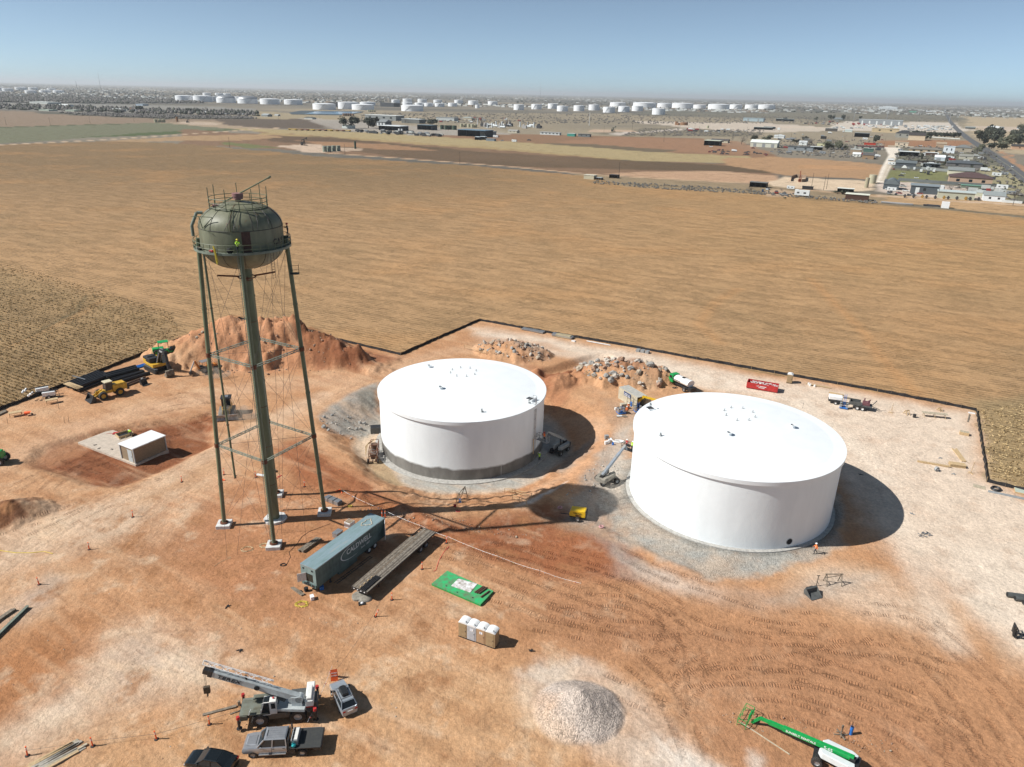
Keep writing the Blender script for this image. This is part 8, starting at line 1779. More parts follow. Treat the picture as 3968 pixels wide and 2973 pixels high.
ORD=['first','second','third','fourth','fifth','sixth','seventh','eighth','ninth','tenth','eleventh','twelfth','thirteenth','fourteenth','fifteenth','sixteenth','seventeenth','eighteenth','nineteenth','twentieth']
def drum(name,label,px,py,w,h,m_,dome=0,group=None,n=32,cat='oil tank',stair=True):
 s,p=mpp(px,py);Rr=w*s/2;Hh=h*s*.86;c=p+Vector((p.x,p.y,0)).normalized()*Rr
 t=thing(name,label,cat,(c.x,c.y,0),0,group)
 MB().lathe([(Rr,0),(Rr,Hh),(Rr*1.01,Hh),(Rr*1.01,Hh*.97)],n).build('shell',m_,t,smooth=True)
 MB().lathe([(Rr,Hh*.99)]+[(Rr*math.cos(a),Hh+Rr*(.30 if dome else.06)*math.sin(a))for a in np.linspace(.15,1.55,6)],n).build('roof',m_ if not dome else M_galv,t,smooth=True)
 if stair and w>28:
  a0=random.uniform(-2.4,-.9);q=MB()
  for k in range(8):
   a,b=a0+k*.07,a0+(k+1)*.07;q.bar((Rr*1.02*math.cos(a),Rr*1.02*math.sin(a),Hh*k/8),(Rr*1.02*math.cos(b),Rr*1.02*math.sin(b),Hh*(k+1)/8),.8,.6)
  q.build('spiral_stair',M_greyp,t)
 return t
for key,(where,lst)in OT.items():
 for i,e in enumerate(lst):drum('oil_tank','white %soil tank, %s from the left %s'%('domed ' if len(e)>4 else '',ORD[i],where),*e[:4],M_oil,len(e)>4,'oil tanks of the distant tank farm')
Mgt,Mbt,Mbr,Mdg=fmat(150,156,140),fmat(184,178,150),fmat(150,110,78),fmat(58,76,62)
for(grp,mm,lst)in[('of the four grey green well tanks beside the pumpjack',Mgt,[(1259,589,17,24),(1276,588,17,24),(1294,587,17,24),(1312,586,16,23)]),('of the dark green tanks right of the yard',Mdg,[(1713,502,15,18),(1729,503,15,18),(1744,503,15,18),(1761,504,18,18)]),('of the beige plant tanks',Mbt,[(1788,493,12,14),(1802,493,12,14),(1817,494,12,14),(1830,495,12,14),(1843,495,12,14)]),('of the brown tanks by the blue pond',Mbr,[(1332,450,8,11),(1341,450,8,11),(1350,450,8,11),(1359,450,8,11),(1368,451,8,11)]),('of the tan tanks at the left well',Mbt,[(604,475,13,13),(620,475,13,13),(635,475,13,13)]),('of the brown tanks on the right plain',Mbr,[(2620,485,10,15),(2628,486,12,10),(2650,486,30,11)]),('of the small tanks above the blue pond',Mbt,[(1428,434,7,9),(1436,434,7,9),(1444,434,7,9),(1452,434,7,9)])]:
 for i,e in enumerate(lst):drum('well_tank','%s from the left %s'%(ORD[i],grp),*e,mm,0,'tanks '+grp,20,'tank',False)
drum('beige_tank','fat beige tank at the end of the white dirt road',3378,712,27,37,fmat(186,178,152),0,None,24,'tank',False);drum('beige_tank','slim beige tank left of the fat one by the white road',3356,728,15,43,fmat(170,160,134),0,None,20,'tank',False);drum('tank','small beige tank on the pale far pad',2742,497,10,10,Mbt,0,None,16,'tank',False)
drum('separator','tall dark green separator right of the four well tanks',1377,577,8,32,Mdg,0,None,14,'vessel',False);drum('separator','tall brown treater at the left well',687,472,8,20,Mbr,0,None,14,'vessel',False)
q=[on(*p)for p in((1120,438),(1165,430),(1410,433),(1400,438),(1330,447),(1130,444))];o=MB().slab([(p.x,p.y)for p in q],.2,.6).build('pond_bank',fmat(70,80,86));tag(o,kind='structure')
q=[on(*p)for p in((1180,442),(1225,433),(1400,435),(1360,442),(1320,444))];o=MB().slab([(p.x,p.y)for p in q],.6,.7).build('blue_pond',mat('blue_pond_water',(.03,.10,.16),.15,var=.05));tag(o,kind='structure')
def pumpjack(label,px,py,h,m_,rz=0.):
 s,p=mpp(px,py);k=h*s/9.;t=thing('pumpjack',label,'pumpjack',(p.x,p.y,0),rz,scale=k)
 MB().box(-4,3.5,-1,1,0,.5).build('base',m_,t);MB().bar((-1,-1,.5),(0,0,6.2),.35).bar((-1,1,.5),(0,0,6.2),.35).bar((1.6,-1,.5),(0,0,6.2),.35).bar((1.6,1,.5),(0,0,6.2),.35).build('samson_post',m_,t)
 MB().bar((-3.2,0,5.2),(3.3,0,7.4),.5,.7).build('walking_beam',m_,t);MB().prism([(3.0,6.2),(3.9,6.4),(4.1,7.6),(3.6,8.8),(3.0,8.0)],-.3,.3).build('horse_head',m_,t)
 MB().bar((-3.1,-.8,5.1),(-3.0,-.8,1.8),.25).bar((-3.1,.8,5.1),(-3.0,.8,1.8),.25).cyl((-2.8,-1,2),(-2.8,-.7,2),1.4,n=14).cyl((-2.8,.7,2),(-2.8,1,2),1.4,n=14).box(-3.6,-2.2,-.6,.6,.5,2.4).build('crank_and_gearbox',m_,t);MB().cyl((3.7,0,0),(3.7,0,6.4),.08,n=6).build('rod',m_,t)
Mpj=fmat(52,50,50)
pumpjack('black pumpjack on the pale well pad left of four tanks',1179,564,33,Mpj,-.4);pumpjack('small dark pumpjack at the far left well',729,476,17,Mpj,-.4);pumpjack('dark green pumpjack on the pad right of the teal home',2377,510,21,fmat(60,84,74),.4);pumpjack('distant grey pumpjack on the plain',2515,476,13,Mpj,.4)
pumpjack('rust coloured pumpjack inside a low brown wall',3098,704,40,fmat(134,72,44),1.3)
far_wall('low brown blast wall round the rusty pumpjack',[(3064,703),(3066,693),(3085,686),(3122,690),(3120,704),(3106,706)],2.2,fmat(156,130,108),'blast_wall')
M_pole=fmat(84,72,62)
def pole(px,py,top,label,wide=True):
 s,p=mpp(px,py);h=(py-top)*s*.97;t=thing('utility_pole',label,'utility pole',(p.x,p.y,0),GR+1.57,'wooden utility poles over the plain')
 MB().cyl((0,0,0),(0,0,h),.16,.11,7).build('pole',M_pole,t);MB().bar((-1.2,0,h-.6),(1.2,0,h-.6),.12).build('crossarm',M_pole,t)
for px,py,tp,l_ in[(2398,684,629,'pole by the dark field shed'),(1337,602,560,'pole right of the four well tanks'),(1782,634,589,'lone pole on the thin road'),(890,572,532,'lone pole above the green patch'),(3143,735,670,'pole behind the big white camper'),(3191,737,683,'shorter pole of the pair on the pale pad'),(3202,733,673,'taller pole of the pair on the pale pad'),(3633,766,706,'pole before the dark grey building'),(3925,796,712,'pole right of the white gabled house'),(3885,690,640,'near road pole beside the asphalt'),(3870,676,632,'second road pole beside the asphalt'),(3920,720,668,'third road pole beside the asphalt'),(2572,551,500,'pole before the dark shrub belt'),(2688,534,484,'pole at the left of the red ground'),(2707,530,490,'pole right of the one at the red ground'),(2448,522,468,'pole on the middle plain'),(2340,517,490,'small pole on the middle plain'),(2498,530,498,'pole at the end of the pale lane'),(2580,528,490,'pole in the shrub belt'),(2285,489,450,'pole on the tan plain'),(2893,530,492,'pole by the far sheds'),(3268,560,522,'leaning pole near the big bush'),(3272,563,524,'pole beside the leaning pole'),(3425,571,538,'pole by the white road end'),(3300,545,520,'pole before the open barn'),(3060,566,515,'pole at the village lane'),(3015,540,505,'pole on the left village lane'),(3700,555,530,'pole beside the far road'),(3800,640,600,'pole beyond the conifer row'),(350,480,452,'pole at the far left field'),(195,484,455,'left pole at the far left field'),(520,472,450,'right pole at the far left field'),(25,486,455,'first pole at the far left field'),(1870,492,450,'pole beside the oil plant'),(1700,500,460,'pole by the green tanks'),(1520,500,462,'pole before the white roofed shop'),(1080,470,440,'pole left of the blue pond'),(1190,466,440,'pole by the farmhouse'),(1240,466,440,'pole right of the farmhouse')]:
 pole(px,py,tp,'wooden utility '+l_)
def tall_mast(label,px,py,top,r=.8,m_=None):
 s,p=mpp(px,py);h=(py-top)*s*.98;o=MB().cyl((p.x,p.y,0),(p.x,p.y,h),r,r*.5,6).build('steel_mast',m_ or M_galv);tag(o,label,'mast')
tall_mast('pale transmission pylon right of the truck yard road',3677,476,418,.9);tall_mast('pale transmission pylon behind the grey warehouse',3436,462,416,.9);tall_mast('faint pylon left of the grey warehouse',3308,464,440,.7);tall_mast('tall thin radio mast near the horizon centre',2093,388,313,1.2,M_greyp);tall_mast('thin radio mast at the left horizon',392,356,286,1.6,M_greyp);tall_mast('dark stack at the left horizon',299,345,316,3,M_dsteel);tall_mast('thin mast at the right horizon',3708,415,366,1.2,M_greyp);tall_mast('thin mast over the right tank cluster',2826,395,362,1.2,M_greyp);tall_mast('tall white stack in the oil plant',1850,484,460,.8,M_whitep);tall_mast('dark stack in the oil plant',1866,488,461,.8,M_dsteel);tall_mast('thin light pole on the middle plain',2283,487,438,.5,M_whitep)
tw2=thing('distant_water_tower','tiny white water tower at the horizon','water tower',tuple(on(2185,374)));s,p=mpp(2185,374);MB().cyl((0,0,0),(0,0,9*s),1.6*s*.4,n=8).build('stem',M_greyp,tw2);MB().ball((0,0,10*s),3*s,3*s,2*s).build('bowl',M_whitep,tw2)
Mw,Mk,Mp=fmat(224,226,226),fmat(66,64,66),fmat(178,172,168)
rn=random.Random(4)
for i in range(26):
 px=rn.uniform(1866,2105);py=494+(px-1866)*.012+rn.uniform(-6,3);s,p=mpp(px,py);k=rn.random();t=thing('plant_vessel' if k<.6 else 'plant_skid','one of the mixed white and dark process units packed in the oil plant','process unit',(p.x,p.y,0),GR,'process units in the oil plant')
 if k<.35:MB().cyl((-5,0,2.5),(5,0,2.5),1.8,n=12).build('vessel',Mw,t,smooth=True)
 elif k<.6:MB().cyl((0,0,0),(0,0,9),1.3,n=12).build('column',Mw if rn.random()<.7 else Mp,t,smooth=True)
 else:MB().box(-4,4,-2,2,0,rn.uniform(3,6)).box(-3,0,-1,1,4,7.5).build('housing',Mk if rn.random()<.6 else Mp,t)
 MB().bar((-6,0,1.5),(6,0,1.5),.5).build('pipework',Mw,t)
def scatter(n,poly_px,fn,seed=1):
 r_=random.Random(seed);xs=[a for a,b in poly_px];ys=[b for a,b in poly_px];c=0
 while c<n:
  px,py=r_.uniform(min(xs),max(xs)),r_.uniform(min(ys),max(ys));ins=False
  for(x1,y1),(x2,y2)in zip(poly_px,poly_px[1:]+poly_px[:1]):
   if(y1>py)!=(y2>py)and px<(x2-x1)*(py-y1)/(y2-y1)+x1:ins=not ins
  if ins:fn(px,py,r_);c+=1
MC=[fmat(232,232,230),fmat(150,152,154),fmat(70,70,72),fmat(60,62,66),fmat(150,50,44),fmat(196,196,190),fmat(60,80,110)]
def small_mesh(kind):
 m_=MB()
 if kind=='car':m_.box(-2.3,2.3,-.9,.9,.35,.95);m_.m(1).slab([(-1.6,-.8),(1.2,-.8),(1.2,.8),(-1.6,.8)],.95,1.5,[(-1.1,-.65),(.6,-.65),(.6,.65),(-1.1,.65)]).box(-1.7,-1.1,-.92,.92,0,.55).box(1.1,1.7,-.92,.92,0,.55)
 if kind=='truck':m_.box(-4,1.6,-1.2,1.2,1.1,3.4).box(1.9,3.9,-1.15,1.15,.9,2.7);m_.m(1).box(-3.4,3.6,-1.1,1.1,.2,1.1).box(3.0,3.95,-1.,1.,1.8,2.5)
 if kind=='rv':m_.box(-4.2,3.2,-1.2,1.2,.7,3.3).box(-4.2,-2.4,-1.2,1.2,3.3,3.5);m_.m(1).box(-3,-1.8,-1.23,1.23,1.6,2.4).box(.3,1.6,-1.23,1.23,1.6,2.4).box(-1.6,.6,-1.1,1.1,.1,.7)
 return m_
SMC={}
def small(kind,px,py,ci,label,rz=None,group=None,sc=1.,name=None,rn_=random):
 key=(kind,ci)
 if key not in SMC:
  q=small_mesh(kind);o=q.build('t',[MC[ci],Mk]);SMC[key]=o.data;bpy.data.objects.remove(o)
 p=on(px,py);o=bpy.data.objects.new(name or dict(car='parked_car',truck='parked_truck',rv='camper_trailer')[kind],SMC[key]);COL.objects.link(o);o.location=(p.x,p.y,0);o.rotation_euler=(0,0,GR+rn_.choice((0,1.57,3.14))if rz is None else rz);o.scale=(sc,)*3
 return tag(o,label,dict(car='car',truck='truck',rv='camper')[kind],group)
for a in[('rv',3110,762,0,'big white fifth wheel camper at the field edge',GR,None,1.25),('rv',3065,734,0,'white box trailer behind the big camper',GR,None,.7),('car',3036,757,1,'silver pickup parked left of the big camper',GR+3.14,None,1.15),('car',3008,750,4,'dark red truck left of the silver pickup',1.3,None,1.3),('rv',2955,744,6,'small teal and white camper by the dark shed',1.2,None,.5),('car',2975,736,0,'white car behind the teal camper',1,None),('rv',3188,597,1,'grey white box trailer beside the mobile home',GR,None,.9),('car',3142,590,0,'white car before the mobile home carport',GR,None),('car',3168,596,2,'dark pickup left of the grey box trailer',GR,None),('car',3068,546,0,'white car on the village lane',GR,None),('car',2755,570,0,'white pickup before the silver roofed shed',GR,None),('truck',2845,588,0,'old truck with pale load in the red scrap ground',GR,None,.8),('car',2918,576,4,'dark red car before the long white building',0,None),('car',2990,590,1,'grey pickup at the field corner',GR,None),('rv',1994,551,0,'white camper at the yard right of the container',GR,None,.9),('car',1946,547,1,'white pickup left of the camper at the yard',GR,None),('rv',1922,534,0,'white camper behind the grey container',GR,None),('rv',1553,508,0,'white camper before the white roofed shop',GR,None),('car',2050,545,2,'dark truck on the red ground right of the yard',GR,None,1.2),('car',3922,647,0,'white car driving on the asphalt road',math.atan2(u.y,u.x),None),('car',3815,661,0,'white car on the drive by the brown roofed house',GR,None),('car',3493,567,2,'black car on the lane before the adobe house',GR,None),('car',3568,566,0,'white car behind the adobe house',GR,None),('car',3600,569,1,'grey car left of the tan garage',GR,None),('car',3682,567,4,'red car right of the tan garage',GR,None),('car',3863,587,2,'dark car at the road junction',GR,None),('car',3945,577,4,'dark red car by the brick house',GR,None),('rv',3884,734,0,'white trailer right of the green roofed shed',GR,None),('car',3863,731,0,'white pickup left of the white trailer',1.2,None),('car',3836,730,1,'grey pickup behind the beige building',1.2,None),('car',3784,724,0,'white car by the grey wall',GR,None),('car',3592,702,4,'dark red car behind the grey wall',GR,None),('car',3640,652,2,'black car under the open carport',GR,None),('car',3412,560,0,'white pickup by the red container',GR,None),('car',3376,531,0,'white pickup right of the open barn',GR,None),('car',3020,590,1,'grey car left of the scrap mound',1,None),('car',3385,617,2,'dark car right of the brown gabled house',GR,None)]:
 small(*a)
for k,(poly_,n,kinds,cis,lab,grp)in enumerate([([(3230,492),(3330,488),(3460,486),(3690,490),(3700,506),(3560,509),(3450,500),(3300,500),(3220,497)],90,('truck',),(0,0,5,1),'one of the white trucks lined up in the truck yard','white trucks in the truck yard'),([(3290,474),(3440,478),(3440,486),(3300,488)],22,('truck',),(4,),'one of the red machines before the long grey warehouse','red machines in the truck yard'),([(3170,474),(3260,470),(3240,486),(3110,482)],34,('truck','car'),(2,1,4),'one of the dark scrap vehicles in the yard left of the trucks','scrap vehicles left of the truck yard'),([(1460,508),(1560,512),(1700,524),(1740,532),(1680,530),(1500,522),(1380,513),(1330,506)],70,('car','truck'),(2,3,1,3,5),'one of the dark items parked in the long storage yard','stored items in the long yard'),([(1640,470),(1850,456),(2040,462),(2040,470),(1700,480)],30,('truck','rv','car'),(0,5,1,4),'one of the trailers parked before the tank farm','trailers parked before the tank farm'),([(20,402),(480,420),(900,440),(1000,446),(1000,450),(600,436),(150,414),(20,408)],60,('rv','truck'),(0,5,1),'one of the small white sheds and trailers of the far left village','trailers of the far left village'),([(2640,500),(2900,506),(2900,514),(2640,512)],22,('truck','car'),(2,4,0),'one of the rigs and trailers lined up on the pale pad','rigs on the pale pad'),([(3700,446),(3968,452),(3968,462),(3710,456)],60,('rv','car'),(0,1,5),'one of the white campers in the far camp at right','campers of the far camp'),([(3440,745),(3540,752),(3540,762),(3440,758)],6,('car',),(2,1),'one of the dark implements beside the grey buildings','implements by the grey buildings'),([(2700,578),(2960,590),(2990,604),(2780,600)],26,('car',),(2,3,4),'one of the scrap vehicles strewn on the red ground','scrap on the red ground')]):
 scatter(n,poly_,lambda px,py,r_:small(r_.choice(kinds),px,py,r_.choice(cis),lab,None,grp,r_.uniform(.8,1.1),rn_=r_),50+k)
for i in range(11):
 px=3505+i*28+(i%3)*6;s,p=mpp(px,766+i*1.2);o=MB().at((p.x,p.y,0),GR).box(-.5,.5,-1.1,-.8,0,2.2).box(-.5,.5,.8,1.1,0,2.2).box(-1,1,-.2,.2,.8,1.5).build('farm_implement',[Mk,Mk,fmat(170,130,60)][i%3]);tag(o,'%s dark wheeled implement from the left before the grey buildings'%ORD[i],'implement','implements lined up on the dirt lane')
bundle('long scrap rack pile before the implements',3475,790,18,4,.7,Mp,GR,n=9,name='scrap_rack',cat='scrap');bundle('black tarpaulin heap right of the scrap rack',3610,800,9,2.5,.9,Mk,GR,Mk,n=4,name='tarpaulin_heap',cat='heap');crate('white_tank_box','white cube tank at the edge of the big field','tank',3661,806,4.2,3.6,3.6,M_whitep,GR)
for i in range(10):
 s,p=mpp(1135+i*23,505+i*.5);t=thing('pipe_rack','%s yellow and brown pipe rack from the left at the dark field edge'%ORD[i],'pipe rack',(p.x,p.y,0),GR,'pipe racks at the field edge')
 for k in range(5):MB().box(-8,8,-1.6+k*.8,-1.1+k*.8,1.2+.2*(k%2),1.9+.2*(k%2)).build('pipe',[fmat(196,160,60),fmat(150,110,60),fmat(120,70,60)][i%3],t)
 MB().box(-7,-6.5,-1.8,2.4,0,1.2).box(6.5,7,-1.8,2.4,0,1.2).build('trestle',Mk,t)
def leaf_mat(name,a,b):
 M=bpy.data.materials.new(name);M.use_nodes=True;n=M.node_tree;L=n.links.new;bs=n.nodes['Principled BSDF'];bs.inputs['Roughness'].default_value=.9
 oi=n.nodes.new('ShaderNodeTexCoord');nz=n.nodes.new('ShaderNodeTexNoise');nz.inputs['Scale'].default_value=1.2;L(oi.outputs['Object'],nz.inputs[0])
 r=n.nodes.new('ShaderNodeValToRGB');r.color_ramp.elements[0].color=(*a,1);r.color_ramp.elements[1].color=(*b,1);r.color_ramp.elements[0].position=.35;r.color_ramp.elements[1].position=.65;L(nz.outputs[0],r.inputs[0]);L(r.outputs[0],bs.inputs[0]);return M
ML=[leaf_mat('evergreen_leaves',(.035,.04,.028),(.07,.075,.05)),leaf_mat('olive_juniper',(.06,.065,.04),(.11,.11,.07)),leaf_mat('bare_twigs',(.10,.09,.08),(.17,.155,.14))]
M_bark=mat('bark',(.10,.08,.065),.95,var=.2)
TM={}
def tree_meshes(kind,k):
 if(kind,k)in TM:return TM[(kind,k)]
 r_=random.Random(kind*31+k);q=MB();n=(420,420,380)[kind]
 blobs=[(r_.gauss(0,.24),r_.gauss(0,.24),.35+.5*r_.random(),r_.uniform(.18,.34))for _ in range(9)]
 for i in range(n):
  bx,by,bz,br=r_.choice(blobs);v=Vector((r_.gauss(0,1),r_.gauss(0,1),r_.gauss(0,1))).normalized()*br*(.6+.5*r_.random())
  c=Vector((bx,by,bz))+v;s=r_.uniform(.025,.07)*(1 if kind<2 else.55);a=Vector((r_.gauss(0,1),r_.gauss(0,1),r_.gauss(0,1))).normalized()*s;b=a.orthogonal().normalized()*s*(1 if kind<2 else.3)
  q.add([tuple(c-a-b),tuple(c+a-b),tuple(c+a+b),tuple(c-a+b)],[(0,1,2,3)])
 if kind<2:
  for bx,by,bz,br in blobs:q.ball((bx,by,bz),br*.62,br*.62,br*.55,7,5)
 tr_=MB().cyl((0,0,0),(.02,0,.45),.035,.02,6)
 for bx,by,bz,br in blobs:tr_.cyl((.01,0,.25),(bx*.8,by*.8,bz*.95),.015,.005,4)
 a,b=q.build('crown',ML[kind]),tr_.build('trunk',M_bark);TM[(kind,k)]=(a.data,b.data);bpy.data.objects.remove(a);bpy.data.objects.remove(b);return TM[(kind,k)]
def tree(px,py,w,h,kind,label,group=None,rn_=random):
 s,p=mpp(px,py);t=thing(('evergreen_tree','juniper_bush','bare_tree')[kind],label,'tree',(p.x,p.y,0),rn_.random()*6,group,scale=(w*s,w*s,h*s));a,b=tree_meshes(kind,rn_.randrange(3))
 for nm,me in(('crown',a),('trunk',b)):o=bpy.data.objects.new(nm,me);COL.objects.link(o);o.parent=t
for a in[(1360,498,54,42,0,'left of two big dark trees above the yellow strip'),(1428,497,58,40,0,'right of two big dark trees above the yellow strip'),(1470,478,20,16,2,'bare tree before the factory'),(1570,478,30,20,2,'bare tree left of the white roofed building'),(1675,488,34,24,0,'dark tree left of the green tanks'),(1640,478,30,18,1,'bushy tree behind the dark open shed'),(3391,556,25,28,0,'dark round tree by the red container'),(3205,580,34,30,1,'left bush of the big juniper clump'),(3228,578,44,44,2,'tall bare tree in the juniper clump'),(3250,580,36,32,1,'right bush of the big juniper clump'),(3120,562,60,30,2,'bare tree behind the little white house'),(3145,562,40,26,2,'bare tree right of the little white house'),(3085,556,24,14,0,'dark round bush on the lawn'),(3118,545,22,16,0,'dark bush behind the white house'),(2873,560,34,34,2,'tall bare tree left of the long white building'),(2925,545,30,18,1,'left bush behind the long white building'),(2975,545,32,20,1,'right bush behind the long white building'),(2836,548,14,26,2,'thin bare tree by the red ground'),(3162,466,12,12,1,'small pine on the far plain'),(3194,464,12,12,2,'small grey tree on the far plain'),(3219,467,19,20,0,'biggest far pine by the plain'),(3267,466,18,18,0,'second biggest far pine by the plain'),(3285,464,14,16,2,'grey tree beside the far pines'),(3330,463,12,12,0,'far pine before the grey warehouse'),(3041,466,12,10,0,'far pine above the grey sheds'),(3588,543,26,22,1,'round bush before the long white fence'),(3660,548,14,12,2,'little bare tree by the white fence'),(3797,592,28,30,1,'round tree at the road junction'),(3686,745,36,32,2,'bare tree in the pale yard'),(3845,668,10,18,2,'thin young tree by the road poles'),(3852,680,10,22,2,'second thin young tree by the road poles'),(3800,700,14,18,1,'small tree behind the brown hipped roof'),(3765,662,10,18,1,'small tree at the cream building'),(3568,622,12,26,0,'narrow conifer left of the white garage'),(3595,622,22,20,2,'bare tree left of the white garage'),(3520,622,40,22,2,'bare tree before the long white roofed shed'),(3800,620,60,24,2,'wide bare tree above the conifer row'),(3830,610,30,22,2,'bare tree by the road bend'),(3930,765,44,24,2,'bare trees right of the white gabled house'),(2910,740,40,18,2,'bare scrub before the dark shed'),(3030,742,16,12,2,'bare scrub by the white box trailer'),(3265,752,46,14,1,'green bushes under the white flat roof'),(3040,775-5,10,6,1,'low bush at the field edge'),(540,428,22,16,0,'dark tree by the orange gabled house'),(730,436,26,14,0,'dark tree at far left'),(765,438,26,14,0,'second dark tree at far left'),(300,424,16,12,0,'dark tree in the far left village'),(800,428,20,14,2,'grey tree in the far left village')]:
 tree(*a)
for i,px in enumerate(range(3542,3720,13)):tree(px,528+(px-3542)*.05,19,21-(i%3)*2,0,'%s dark tree from the left in the hedge below the truck yard'%ORD[i],'hedge of dark trees below the truck yard')
for i in range(14):tree(3660+i*12,640+i*.9,14,14-(i%3)*2,1,'%s clipped conifer from the left in the row behind the dark roofed house'%ORD[i],'conifer row in the settlement')
for i,(px,py,w,h)in enumerate([(3795,545,40,38),(3825,535,44,46),(3850,560,44,44),(3872,545,44,44),(3900,570,48,46),(3925,550,48,40),(3950,565,44,44),(3975,540,50,48),(3880,580,36,28),(3842,578,34,24),(3990,570,50,46),(3812,560,30,26),(3962,520,40,36),(4010,545,50,50)]):tree(px,py,w,h,0 if i%4 else 1,'%s dark tree counted along the dense clump right of the road'%ORD[i],'dense tree clump right of the road')
for i,px in enumerate(range(3318,3425,13)):tree(px,574+(px-3318)*.03,8,11,0,'%s small conifer from the left behind the maroon roofed shed'%ORD[i],'small conifers by the maroon roof')
def mass(name,mats_,items):
 q=MB()
 for(x_,y_,w,h,mi,kind)in items:
  q.m(mi)
  if kind==0:
   a=(x_*7.3)%1.5;n=5;vs=[(x_,y_,h)]+[(x_+w/2*math.cos(a+6.283*i/n)*(.8+.3*((i*x_)%1)),y_+w/2*math.sin(a+6.283*i/n),h*.35)for i in range(n)]+[(x_+w*.3*math.cos(a+6.283*i/n),y_+w*.3*math.sin(a+6.283*i/n),0)for i in range(n)]
   q.add(vs,[(0,1+i,1+(i+1)%n)for i in range(n)]+[(1+i,1+n+i,1+n+(i+1)%n,1+(i+1)%n)for i in range(n)])
  else:
   q.M=Matrix.Translation((x_,y_,0))@Matrix.Rotation(GR,4,'Z');q.box(-w/2,w/2,-w*.3,w*.3,0,h*.8);q.M=Matrix.Identity(4)
 o=q.build(name,mats_);tag(o,kind='stuff');return o
MF=[ML[0],ML[2],fmat(104,100,92)]
def hy(px):return 361+.023*(px-1984)
rr_=random.Random(9)
it=[]
for _ in range(9000):
 px=rr_.uniform(-300,4300);rel=5+45*rr_.random()**1.7
 if rr_.random()>(.9 if fbm(px*.006,rel*.12,3,3)>0 else.35):continue
 p=on(px,hy(px)+rel);it.append((p.x,p.y,rr_.uniform(7,22),rr_.uniform(4,10),rr_.choice((0,1,2)),0))
mass('distant_trees',MF,it)
it=[]
for _ in range(9000):
 px=rr_.uniform(-300,4300);rel=4+(52 if px<3000 else 44)*rr_.random()**1.5
 if fbm(px*.005,rel*.1,5,3)<-.15 and rr_.random()<.8:continue
 if 560<px<3000 and 24<rel<46 and rr_.random()<.75:continue
 p=on(px,hy(px)+rel);it.append((p.x,p.y,rr_.uniform(10,30),rr_.uniform(3,7),rr_.choice((0,0,0,1,2,3)),1))
mass('distant_town',[fmat(222,220,214),fmat(170,166,158),fmat(120,116,110),fmat(150,130,112)],it)
it=[]
scatter(2600,[(-300,366),(0,363),(400,372),(760,386),(790,400),(400,402),(0,397),(-300,392)],lambda a,b,r_:it.append((*on(a,b)[:2],r_.uniform(8,18),r_.uniform(4,8),1 if r_.random()<.8 else 0,0)),3)
scatter(700,[(220,436),(600,443),(960,453),(1000,461),(640,460),(300,447)],lambda a,b,r_:it.append((*on(a,b)[:2],r_.uniform(4,9),r_.uniform(2,4),1,0)),4)
scatter(500,[(0,405),(480,420),(1000,436),(1000,450),(500,440),(0,424)],lambda a,b,r_:it.append((*on(a,b)[:2],r_.uniform(7,14),r_.uniform(5,9),r_.choice((0,1,1)),0)),5)
mass('mesquite_thicket',MF,it)
it=[]
scatter(1800,[(1400,440),(2200,440),(3300,450),(3720,440),(3720,470),(2900,480),(2000,480),(1400,470)],lambda a,b,r_:it.append((*on(a,b)[:2],r_.uniform(3,7),r_.uniform(1,3),1,0)),6)
scatter(500,[(2500,498),(2960,504),(2960,528),(2400,526)],lambda a,b,r_:it.append((*on(a,b)[:2],r_.uniform(2,5),r_.uniform(.8,2),1,0)),7)
scatter(420,[(2300,702),(2700,722),(3000,745),(3400,782),(3400,792),(2960,756),(2600,736),(2300,712)],lambda a,b,r_:it.append((*on(a,b)[:2],r_.uniform(1,2.5),r_.uniform(.5,1.3),r_.choice((1,2)),0)),8)
scatter(380,[(3470,560),(3830,570),(3900,650),(3470,650)],lambda a,b,r_:it.append((*on(a,b)[:2],r_.uniform(1.5,5),r_.uniform(.8,2.6),r_.choice((0,1,1,2)),0)),19)
scatter(170,[(3700,650),(3900,650),(3960,700),(3960,790),(3700,760)],lambda a,b,r_:it.append((*on(a,b)[:2],r_.uniform(1.5,5),r_.uniform(.8,2.6),r_.choice((0,1,1,2)),0)),9)
scatter(400,[(3000,540),(3400,545),(3400,620),(3000,600)],lambda a,b,r_:it.append((*on(a,b)[:2],r_.uniform(1.5,4),r_.uniform(.8,2.2),r_.choice((1,1,2)),0)),10)
mass('scrub_bushes',MF,it)
for k,(poly_,n,lab,grp)in enumerate([([(3450,580),(3800,588),(3920,700),(3480,690),(3440,640)],60,'one of the small sheds, trailers and cars between the settlement houses','small things between the settlement houses'),([(3000,520),(3420,500),(3420,610),(3050,600)],45,'one of the small sheds and cars of the left village','small things in the left village'),([(3440,720),(3920,740),(3920,765),(3440,750)],26,'one of the cars and trailers parked in the pale yards','cars in the pale yards')]):
 scatter(n,poly_,lambda px,py,r_:small(r_.choice(('rv','car','car','truck')),px,py,r_.choice((0,0,5,1,2,4)),lab,None,grp,r_.uniform(.7,1.05),rn_=r_),80+k)
q=MB();gr=random.Random(12)
rowu=Vector((math.cos(R(-27.6)),math.sin(R(-27.6)),0));rowv=Vector((-rowu.y,rowu.x,0))
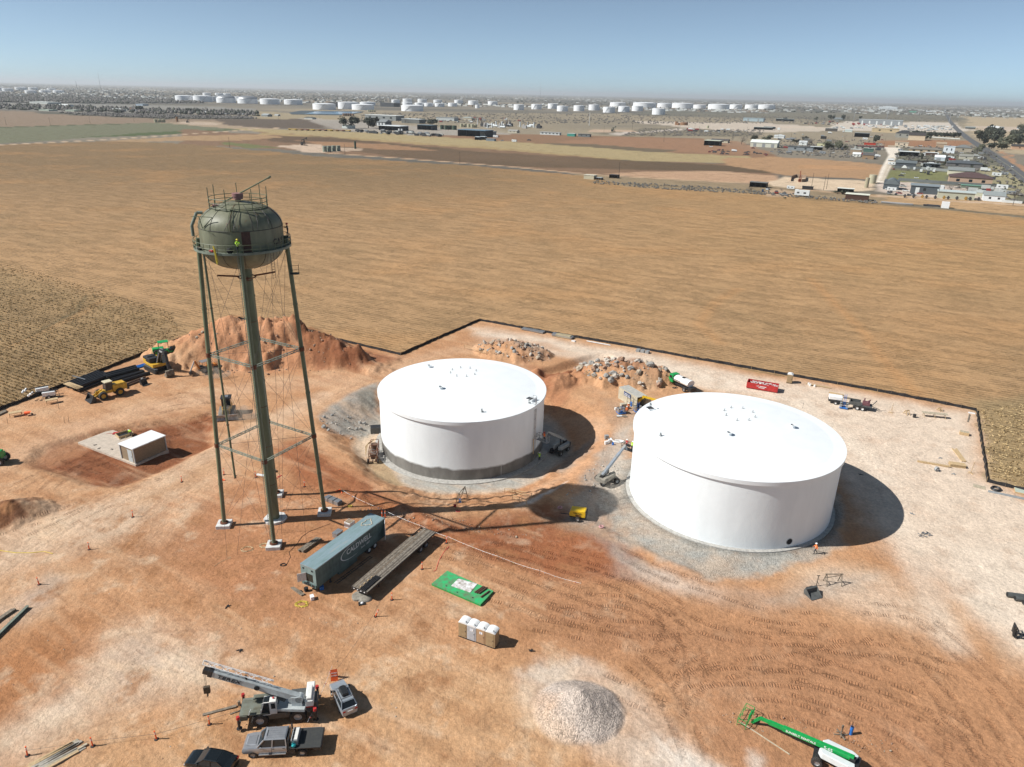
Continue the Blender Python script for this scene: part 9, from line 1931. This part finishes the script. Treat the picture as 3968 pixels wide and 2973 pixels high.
def clump(a,b,r_):
 p=on(a,b);v_=p.dot(rowv);u_=p.dot(rowu);v_=round(v_/1.05)*1.05+r_.gauss(0,.1);p=rowu*u_+rowv*v_;z=gz(p.x,p.y)if False else 0.03;q.m(r_.choice((0,0,1)))
 h=r_.uniform(.1,.26);w=r_.uniform(.16,.36)
 for k in range(2):
  an=r_.random()*3.14;dx_,dy_=math.cos(an)*w,math.sin(an)*w;q.add([(p.x-dx_*.5,p.y-dy_*.5,0),(p.x+dx_*.5,p.y+dy_*.5,0),(p.x+dx_,p.y+dy_,h),(p.x-dx_,p.y-dy_,h)],[(0,1,2,3)])
scatter(5000,[(-60,1000),(330,1110),(660,1210),(700,1290),(600,1345),(300,1460),(-60,1605)],clump,20)
scatter(700,[(3800,1590),(4020,1560),(4020,1900),(3840,1860)],clump,21)
tag(q.build('dry_grass_clumps',[fmat(214,186,140),fmat(190,162,120)]),kind='stuff')
hz=bpy.data.materials.new('haze');hz.use_nodes=True;n=hz.node_tree;n.nodes.clear();vo_=n.nodes.new('ShaderNodeVolumePrincipled');ou_=n.nodes.new('ShaderNodeOutputMaterial')
vo_.inputs['Color'].default_value=(.93,.97,1.0,1);vo_.inputs['Density'].default_value=5.0e-5;vo_.inputs['Anisotropy'].default_value=.2
n.links.new(vo_.outputs[0],ou_.inputs['Volume'])
o=MB().box(-95000,95000,-400,125000,-6,185).build('haze',hz);tag(o,kind='stuff')
dm=bpy.data.materials.new('dust');dm.use_nodes=True;n=dm.node_tree;n.nodes.clear();v1=n.nodes.new('ShaderNodeVolumePrincipled');o1=n.nodes.new('ShaderNodeOutputMaterial');n1_=n.nodes.new('ShaderNodeTexNoise');t1_=n.nodes.new('ShaderNodeTexCoord');m1_=n.nodes.new('ShaderNodeMapRange')
v1.inputs['Color'].default_value=(.9,.75,.6,1);n1_.inputs['Scale'].default_value=.5;n1_.inputs['Detail'].default_value=4;m1_.inputs[1].default_value=.42;m1_.inputs[2].default_value=.8;m1_.inputs[4].default_value=.55
n.links.new(t1_.outputs['Object'],n1_.inputs[0]);n.links.new(n1_.outputs[0],m1_.inputs[0]);n.links.new(m1_.outputs[0],v1.inputs['Density']);n.links.new(v1.outputs[0],o1.inputs['Volume'])
for px,py,a,b,c in((930,1622,4.2,2.2,1.6),(830,1462,4.0,2.0,1.3)):
 g_=G(px,py);o=MB().ball((0,0,c*.8),a,b,c,16,10).build('dust_cloud',dm,loc=g_);tag(o,kind='stuff')
